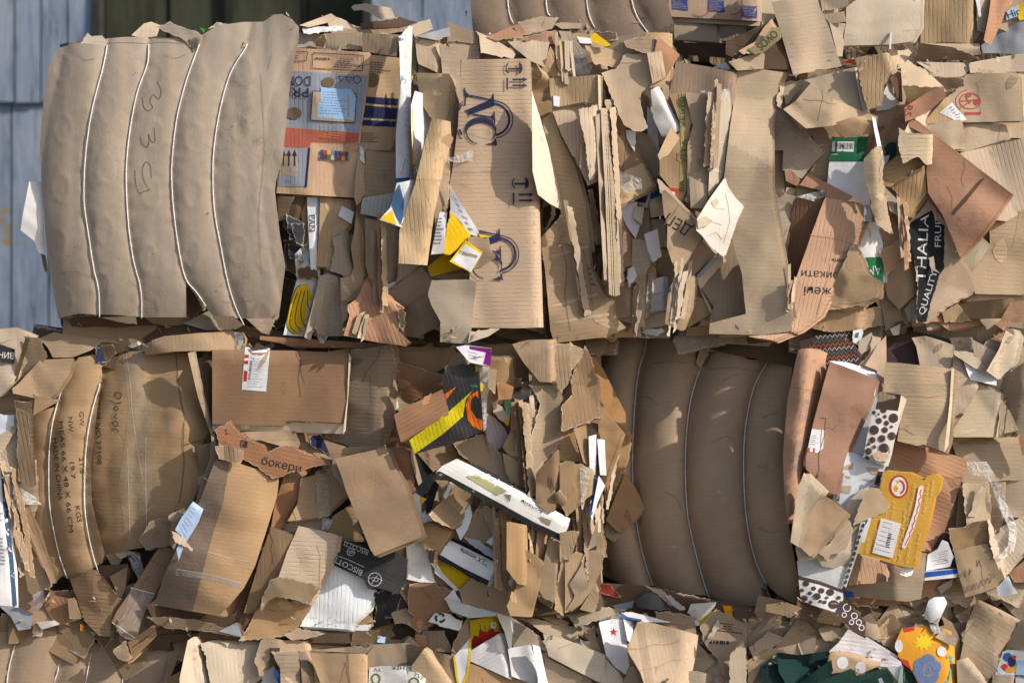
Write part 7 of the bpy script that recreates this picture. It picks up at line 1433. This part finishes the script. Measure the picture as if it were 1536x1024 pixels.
# things along its top edge
O(0, 0)
s('KL', [(720, 195), (790, 130), (830, 120), (880, 140), (860, 200), (780, 210)], cp=1.5, tl=(0, .7), d=-24)
s((.33, .28, .22), [(850, 150), (930, 118), (1090, 180), (1110, 200), (1100, 240), (1060, 270), (1000, 215), (940, 190)], n='crumpled_board', cp=2.2, tl=(0, .3), t='a')
s('KD', [(1040, 215), (1100, 200), (1085, 262), (1065, 285)], n='crumpled_board', cp=2, t='a')
s((.08, .5, .06), [(1095, 150), (1130, 165), (1115, 180)], n='leaf_scrap', cr=0, cp=.3)
s('KD', [(1140, 160), (1190, 122), (1250, 135), (1230, 150)], t='a', tl=(0, .6), d=-10)
s('KO', [(1328, 265), (1340, 228), (1356, 224), (1352, 250)], n='crumpled_board', t='a')
# underside flaps of the wrap
O(0, 260)
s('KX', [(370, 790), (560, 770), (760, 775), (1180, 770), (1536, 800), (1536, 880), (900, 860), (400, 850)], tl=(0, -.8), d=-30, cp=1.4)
s('KG', [(555, 790), (745, 780), (752, 830), (640, 812)], tl=(0, -.5)); s('K', [(790, 788), (1030, 785), (1030, 832), (900, 835), (830, 820)], tl=(0, -.5))
s('KG', [(1000, 822), (1150, 750), (1180, 805), (1250, 850), (1140, 862)], tl=(0, .3)); s('K', [(1172, 780), (1280, 782), (1335, 830), (1290, 856), (1200, 850)], tl=(0, -.3))
s('KX', [(1015, 600), (1050, 640), (1100, 700), (1130, 745), (1040, 808), (1020, 770)], d=-14, t='a', cr=.8)
s('KL', [(1350, 795), (1500, 795), (1530, 760), (1475, 885), (1430, 870)], tl=(0, -.2))

# right of the big carton
O(760, 0)
s('KR', [(40, 215), (270, 165), (330, 250), (230, 242)], tl=(0, .4), cr=.6); s('KG', [(285, 170), (350, 175), (440, 300), (420, 350), (370, 350)], tl=(-.1, .1), cr=.9, ca=70)
s('KO', [(190, 382), (240, 255), (330, 412), (250, 425)], tl=(-.3, 0), cr=.9, ca=70); s('KL', [(0, 225), (235, 232), (210, 370), (130, 335), (40, 262)], tl=(0, .4))
s('KX', [(400, 165), (600, 178), (612, 222), (540, 225)], tl=(0, .3), t='a'); s('W', [(385, 200), (460, 212), (470, 245), (400, 235)], n='paper_piece', cr=0, tl=(0, .3))
s('K', [(258, 132), (300, 124), (412, 130), (412, 157), (300, 160)], n='cardboard_scrap', top='small flat tan strip lying on the upper left bale below the dark wrapped bale', tl=(0, .5))
s('Y', [(463, 190), (487, 180), (572, 247), (545, 257), (460, 225)], n='yellow_scrap', cr=0, tl=(0, .4), label='small bright yellow scrap on the top edge')
s('KL', [(345, 292), (440, 290), (470, 372), (450, 412), (345, 407)], n='film_piece', mat='film', cp=2)
s((.50, .37, .24), [(430, 250), (560, 270), (642, 300), (625, 392), (560, 362), (480, 350)], cp=2, t='a', tl=(-.1, .1))
s('KD', [(640, 225), (780, 190), (852, 240), (842, 292), (760, 292), (660, 262)], t='a', cp=2, tl=(0, .4), cr=.9)
s('KR', [(830, 200), (950, 300), (872, 432), (790, 482), (780, 430), (862, 398), (810, 290)], tl=(-.2, 0), cr=.2); s('KG', [(770, 292), (850, 280), (876, 422), (800, 462)], cr=1, ca=80, tl=(-.2, 0))
s('W', [(512, 470), (545, 500), (552, 560), (518, 555)], n='paper_piece'); s('OR', [(520, 560), (552, 558), (552, 595), (525, 635)], n='carton_scrap', cr=0)
s((.28, .19, .12), [(555, 555), (600, 620), (720, 820), (800, 1000), (772, 1055), (600, 1135), (545, 1110), (530, 820)], tl=(-.1, 0), cr=.3, t='n'); s('WL', [(525, 662), (552, 580), (582, 650), (530, 700)], n='paper_piece')
s('KG', [(850, 460), (890, 470), (900, 600), (880, 700)], tl=(-.4, 0))
s('W', [(790, 495), (832, 475), (962, 700), (935, 722), (905, 740), (850, 748), (805, 650)], n='paper_piece', t='n', tl=(-.2, 0), cr=.1, folds=[(860, 560, 940, 720, -.4)])
s('W', [(770, 580), (822, 650), (838, 830), (820, 838), (790, 820), (768, 695)], n='paper_piece', t='n', tl=(-.3, 0), cr=0)
s('KO', [(828, 852), (900, 700), (952, 755), (900, 832), (840, 882)], tl=(-.2, .1))
s('W', [(652, 715), (712, 715), (702, 832), (660, 765)], n='paper_piece', cr=0)
s((.45, .35, .25), [(645, 300), (770, 292), (800, 400), (775, 470), (740, 510), (735, 560), (750, 640), (775, 700), (740, 722), (700, 720), (640, 680), (560, 500), (520, 400), (600, 378)], t='a', tl=(-.1, .1), cr=.1, cp=1.7, label='smooth crumpled tan sheet torn down its right side')
s('K', [(700, 720), (772, 735), (832, 830), (833, 960), (800, 975), (760, 900), (720, 822)], t='a', tl=(-.1, 0))
s('KO', [(232, 430), (515, 410), (512, 440), (510, 575), (420, 562), (255, 592), (240, 520)], tl=(0, 0), cr=.9, ca=88, t='n'); s('W', [(255, 525), (292, 530), (290, 587), (258, 582)], n='label_sticker', cr=0)
s('KL', [(500, 412), (515, 415), (530, 1000), (508, 1000), (505, 600)], t='n', tl=(-.5, 0))
s('KG', [(245, 590), (480, 568), (512, 600), (522, 985), (445, 1020), (400, 920), (300, 740), (262, 640)], tl=(-.05, 0), cr=.9, ca=88)
s((.6, .12, .09), [(410, 710), (420, 720), (410, 925), (398, 915)], n='red_printed_edge', cr=0, t='a'); s('KL', [(393, 600), (482, 580), (500, 620), (508, 905), (455, 990), (440, 850), (410, 700)], t='a', tl=(-.3, 0), cr=.9, ca=88)
s('KO', [(130, 340), (236, 412), (226, 460), (252, 520), (250, 602), (195, 655), (150, 600), (140, 500)], t='a', tl=(-.1, 0), cr=.2)
s('KO', [(195, 655), (250, 615), (300, 760), (380, 920), (430, 1110), (442, 1200), (462, 1370), (400, 1400), (190, 1400), (165, 1330), (300, 1180), (255, 950)], t='n', tl=(-.08, 0), cr=.8, ca=10, label='long golden strip of ribbed board leaning beside the big printed carton')
s((.68, .56, .43), [(138, 500), (182, 640), (255, 900), (305, 1140), (310, 1158), (240, 1120), (172, 1068), (142, 940)], t='n', tl=(-.95, 0), cr=.1, folds=[(140, 1010, 300, 1090, -.2)], label='sunlit side flap of the big printed carton')  # same carton's side, sunlight put into a much paler colour
O(760, 250)
s('KX', [(455, 200), (480, 240), (480, 500), (455, 540)], t='a', tl=(.2, 0)); s('KL', [(445, 130), (470, 120), (530, 420), (490, 430), (460, 350)], tl=(-.5, 0), t='a')
s('KR', [(540, 150), (575, 142), (652, 280), (742, 517), (600, 577), (562, 400), (535, 250)], t='n', tl=(-.05, 0), cr=1, ca=2, label='wedge of ribbed red-brown board')
s('KG', [(720, 250), (782, 228), (785, 380), (720, 400)]); s('KG', [(690, 395), (752, 400), (802, 510), (742, 620), (680, 642)])
s('KO', [(745, -20), (802, 100), (760, 140), (650, 200), (610, 220), (590, 100), (650, 20)], tl=(-.1, .1), cp=1.2)
s('W', [(545, 60), (600, 15), (742, 70), (742, 120), (650, 142), (590, 115)], n='crumpled_film', mat='film', cp=3); s('W', [(560, 70), (610, 30), (650, 60), (620, 110)], n='crumpled_film', mat='film', cp=3)
q = s((.66, .64, .70), [(690, 180), (790, 140), (772, 227), (715, 200)], t='n', n='label_sheet', cr=0); dec(q, (.07, .05, .16), [(695, 182), (775, 155), (762, 200), (720, 195)])
s((.66, .62, .66), [(618, 230), (672, 190), (718, 195), (700, 290), (732, 322), (708, 396), (660, 330)], n='paper_piece', t='n', cr=0, tl=(-.2, 0)); s('KL', [(700, 215), (755, 225), (740, 320), (695, 280)], cr=1, ca=80)
q = s('KL', [(785, 160), (835, 100), (875, 240), (866, 268), (790, 282), (782, 200)], t='n', n='paper_tube', cr=0, tl=(-.2, 0), bul=8); dec(q, (.04, .14, .34), [(786, 160), (832, 102), (842, 160), (790, 180)])
s('KG', [(790, 290), (860, 285), (885, 440), (835, 440)], tl=(-.3, 0)); s('W', [(755, 370), (827, 335), (836, 400), (852, 490), (800, 527), (770, 452)], n='paper_piece', t='a', cr=0)
s('KD', [(845, 455), (957, 460), (930, 592), (882, 685), (822, 560)], tl=(.1, 0))
s('KX', [(820, 60), (870, 90), (1080, 320), (1000, 330), (840, 150)])
q = s((.66, .66, .68), [(872, 112), (940, 122), (936, 190), (905, 160)], n='label_sheet', t='n', cr=0); dec(q, 'R', [(868, 110), (942, 120), (937, 190), (925, 182), (925, 138), (880, 130)])
s('KG', [(828, 65), (850, 80), (1068, 312), (1050, 335), (840, 140)], tl=(0, .4))
q = s((.36, .255, .16), [(850, 130), (900, 175), (1055, 330), (1078, 385), (935, 590), (905, 520), (880, 440), (882, 320), (862, 262)], t='n', tl=(-.1, 0), cr=.3, ca=42, label='carton corner printed with bold black Cyrillic letters'); text(q, 'INK', 'ДЕП', 942, 318, 62, 212, 150)
s((.33, .25, .19), [(1075, 400), (1142, 455), (1160, 472), (900, 712), (880, 742), (880, 690), (935, 592)], t='n', tl=(0, .1), cr=.1)
s('KG', [(530, 555), (600, 578), (672, 600), (682, 690), (690, 862), (590, 832), (520, 680)], tl=(.05, 0)); s('KD', [(525, 640), (680, 630), (690, 820), (600, 830)], tl=(.1, 0))
s((.66, .66, .68), [(718, 622), (772, 570), (790, 632), (740, 650), (700, 672)], n='paper_piece', tl=(0, .3)); s('KD', [(782, 530), (820, 560), (820, 618), (785, 625)])
s('W', [(665, 560), (700, 545), (715, 600), (670, 668)], n='paper_piece', t='a'); s('KL', [(735, 815), (825, 792), (870, 800), (872, 870), (740, 895)], tl=(0, -.1))
q = s((.66, .66, .69), [(688, 680), (782, 622), (876, 598), (876, 780), (690, 818), (684, 720)], t='n', n='white_carton_piece', tl=(-.1, 0), cr=.1, folds=[(690, 690, 876, 650, .15)]); ink(q, (.2, .16, .12), [[(690, 725), (780, 705), (872, 690)]], 3)
for i_ in range(3): s(('KG', 'KL', 'KD')[i_], [(880 + i_ * 4, 735 - i_ * 20), (982 + i_ * 12, 600), (1012 + i_ * 10, 625), (1002 + i_ * 6, 760), (960, 885 + i_ * 8), (868, 860)], tl=(-.15, 0), t='n' if i_ else None)
s('W', [(850, 885), (700, 900), (820, 930), (870, 900)], n='paper_piece', t='a', tl=(0, .3))
s('KL', [(1130, 500), (1190, 480), (1205, 515), (1150, 572), (1062, 672), (1042, 612)], t='a', cp=1.8, tl=(-.2, .1)); s('GY', [(1040, 600), (1130, 500), (1160, 500), (1060, 610)], n='paper_piece', mat='gloss')
q = s((.60, .56, .52), [(1195, 62), (1216, 140), (1292, 210), (1250, 300), (1185, 492), (1120, 440), (1068, 375), (1040, 350), (1042, 290), (1110, 180)], t='n', tl=(-.55, .1), cr=.35, cp=1.3, folds=[(1110, 180, 1250, 290, -.12)], n='white_flap', label='bright sunlit white flap jutting out between two bales')
ink(q, (.30, .26, .23), [[(1200, 150), (1215, 210), (1225, 300), (1190, 420)], [(1060, 330), (1120, 300), (1180, 320)], [(1120, 200), (1150, 230), (1200, 235)], [(1100, 380), (1150, 360), (1180, 400)]], 2.5, 'crease_line')
dec(q, (.45, .38, .30), [(1120, 190), (1150, 170), (1165, 200), (1140, 230)], 'peeled_patch', t='a')
s('KL', [(1045, 290), (1090, 270), (1130, 300), (1100, 325), (1050, 340)], n='crumpled_board', cp=2.6, t='a', tl=(-.3, 0))
gb = s((.405, .285, .175), [(190, 445), (300, 425), (450, 438), (462, 550), (522, 680), (580, 740), (588, 830), (622, 862), (642, 885), (550, 932), (262, 967), (240, 900), (210, 560)], t='n', tl=(-.05, 0), cr=.5, ca=-8, cp=1.1, gap=4, label='broad golden board with strips of shiny parcel tape across it')
for a_, b_ in (((195, 500), (450, 430)), ((235, 650), (300, 640)), ((250, 760), (500, 690)), ((262, 850), (560, 800))):
    (x_, y_), (u_, v_) = a_, b_; dec(gb, (.72, .64, .52), [(x_, y_), (u_, v_), (u_, v_ + 14), (x_, y_ + 12)], 'parcel_tape', mat='tape', g=5)
ink(gb, (.20, .13, .08), [[(300, 430), (330, 560), (320, 700), (350, 900)], [(420, 450), (450, 600), (470, 760)]], 3, 'crease_line', sm=True)
lines_of_text(gb, (.14, .12, .12), [(445, 545), (470, 545), (490, 660), (465, 660)], 4)
stack(893, 160, 906, 430, 4, 7, ('KL', 'K', 'KG')); stack(832, 62, 838, 112, 5, 5, ('KG', 'KD', 'KO')); stack(955, 415, 948, 492, 4, 7); stack(1012, 400, 1000, 490, 5, 6, ('KG', 'KL', 'K'))
stack(540, 470, 528, 500, 3, 7); stack(556, 330, 560, 470, 3, 6, ('KO', 'KD')); stack(845, 300, 872, 470, 2, 6)
# =================================================================== small torn litter at the front of each bale (beyond counting)
def shreds(key, boxes, n, cols=((.36, .27, .19), (.30, .21, .14), (.55, .44, .31), (.2, .14, .09))):
    bale(key); rnd = random.Random(len(boxes) * 31 + n)
    for ci, c in enumerate(cols[:1]):
        V, F, U = [], [], []
        for i in range(n):
            x0, y0, x1, y1 = rnd.choice(boxes); x, y = rnd.uniform(x0, x1), rnd.uniform(y0, y1)
            jj, ii = int((y - BY0) / CELL), int((x - BX0) / CELL); z = BUF[jj, ii] + rnd.uniform(-3, 5)
            l = rnd.uniform(1.5, 6); w_ = rnd.uniform(.6, 2.5); a = rnd.uniform(0, 3.14); t1, t2 = rnd.uniform(-.6, .6), rnd.uniform(-.2, .9); b = len(V)
            for (p, q) in ((-l, -w_), (l * rnd.uniform(.5, 1), -w_ * rnd.random()), (l, w_ * rnd.random()), (-l * rnd.random(), w_)):
                X, Y = p * math.cos(a) - q * math.sin(a), p * math.sin(a) + q * math.cos(a); V.append(world(x + X, y + Y, z + t1 * X + t2 * Y)); U.append((x + X, y + Y))
            F.append((b + 3, b + 2, b + 1, b))
        z = [rnd.random() * .5 for _ in V]
        o = link_mesh('paper_shreds', V, F, [M['card']], CUR, U, z, [0.0] * len(V), None, (*c, .3), [False] * len(F)); o['kind'] = 'stuff'
shreds('A', [(430, 20, 1010, 50), (90, 480, 420, 500), (450, 490, 1000, 512)], 65)
shreds('B', [(1010, 80, 1560, 105), (1010, 488, 1560, 512)], 55)
shreds('C', [(0, 495, 930, 520), (20, 890, 300, 950), (300, 925, 900, 945)], 75)
shreds('D', [(900, 880, 1200, 925), (1200, 895, 1560, 925)], 35)
shreds('E', [(250, 940, 890, 960)], 25)
shreds('F', [(890, 900, 1560, 940), (1120, 925, 1330, 1000)], 70)
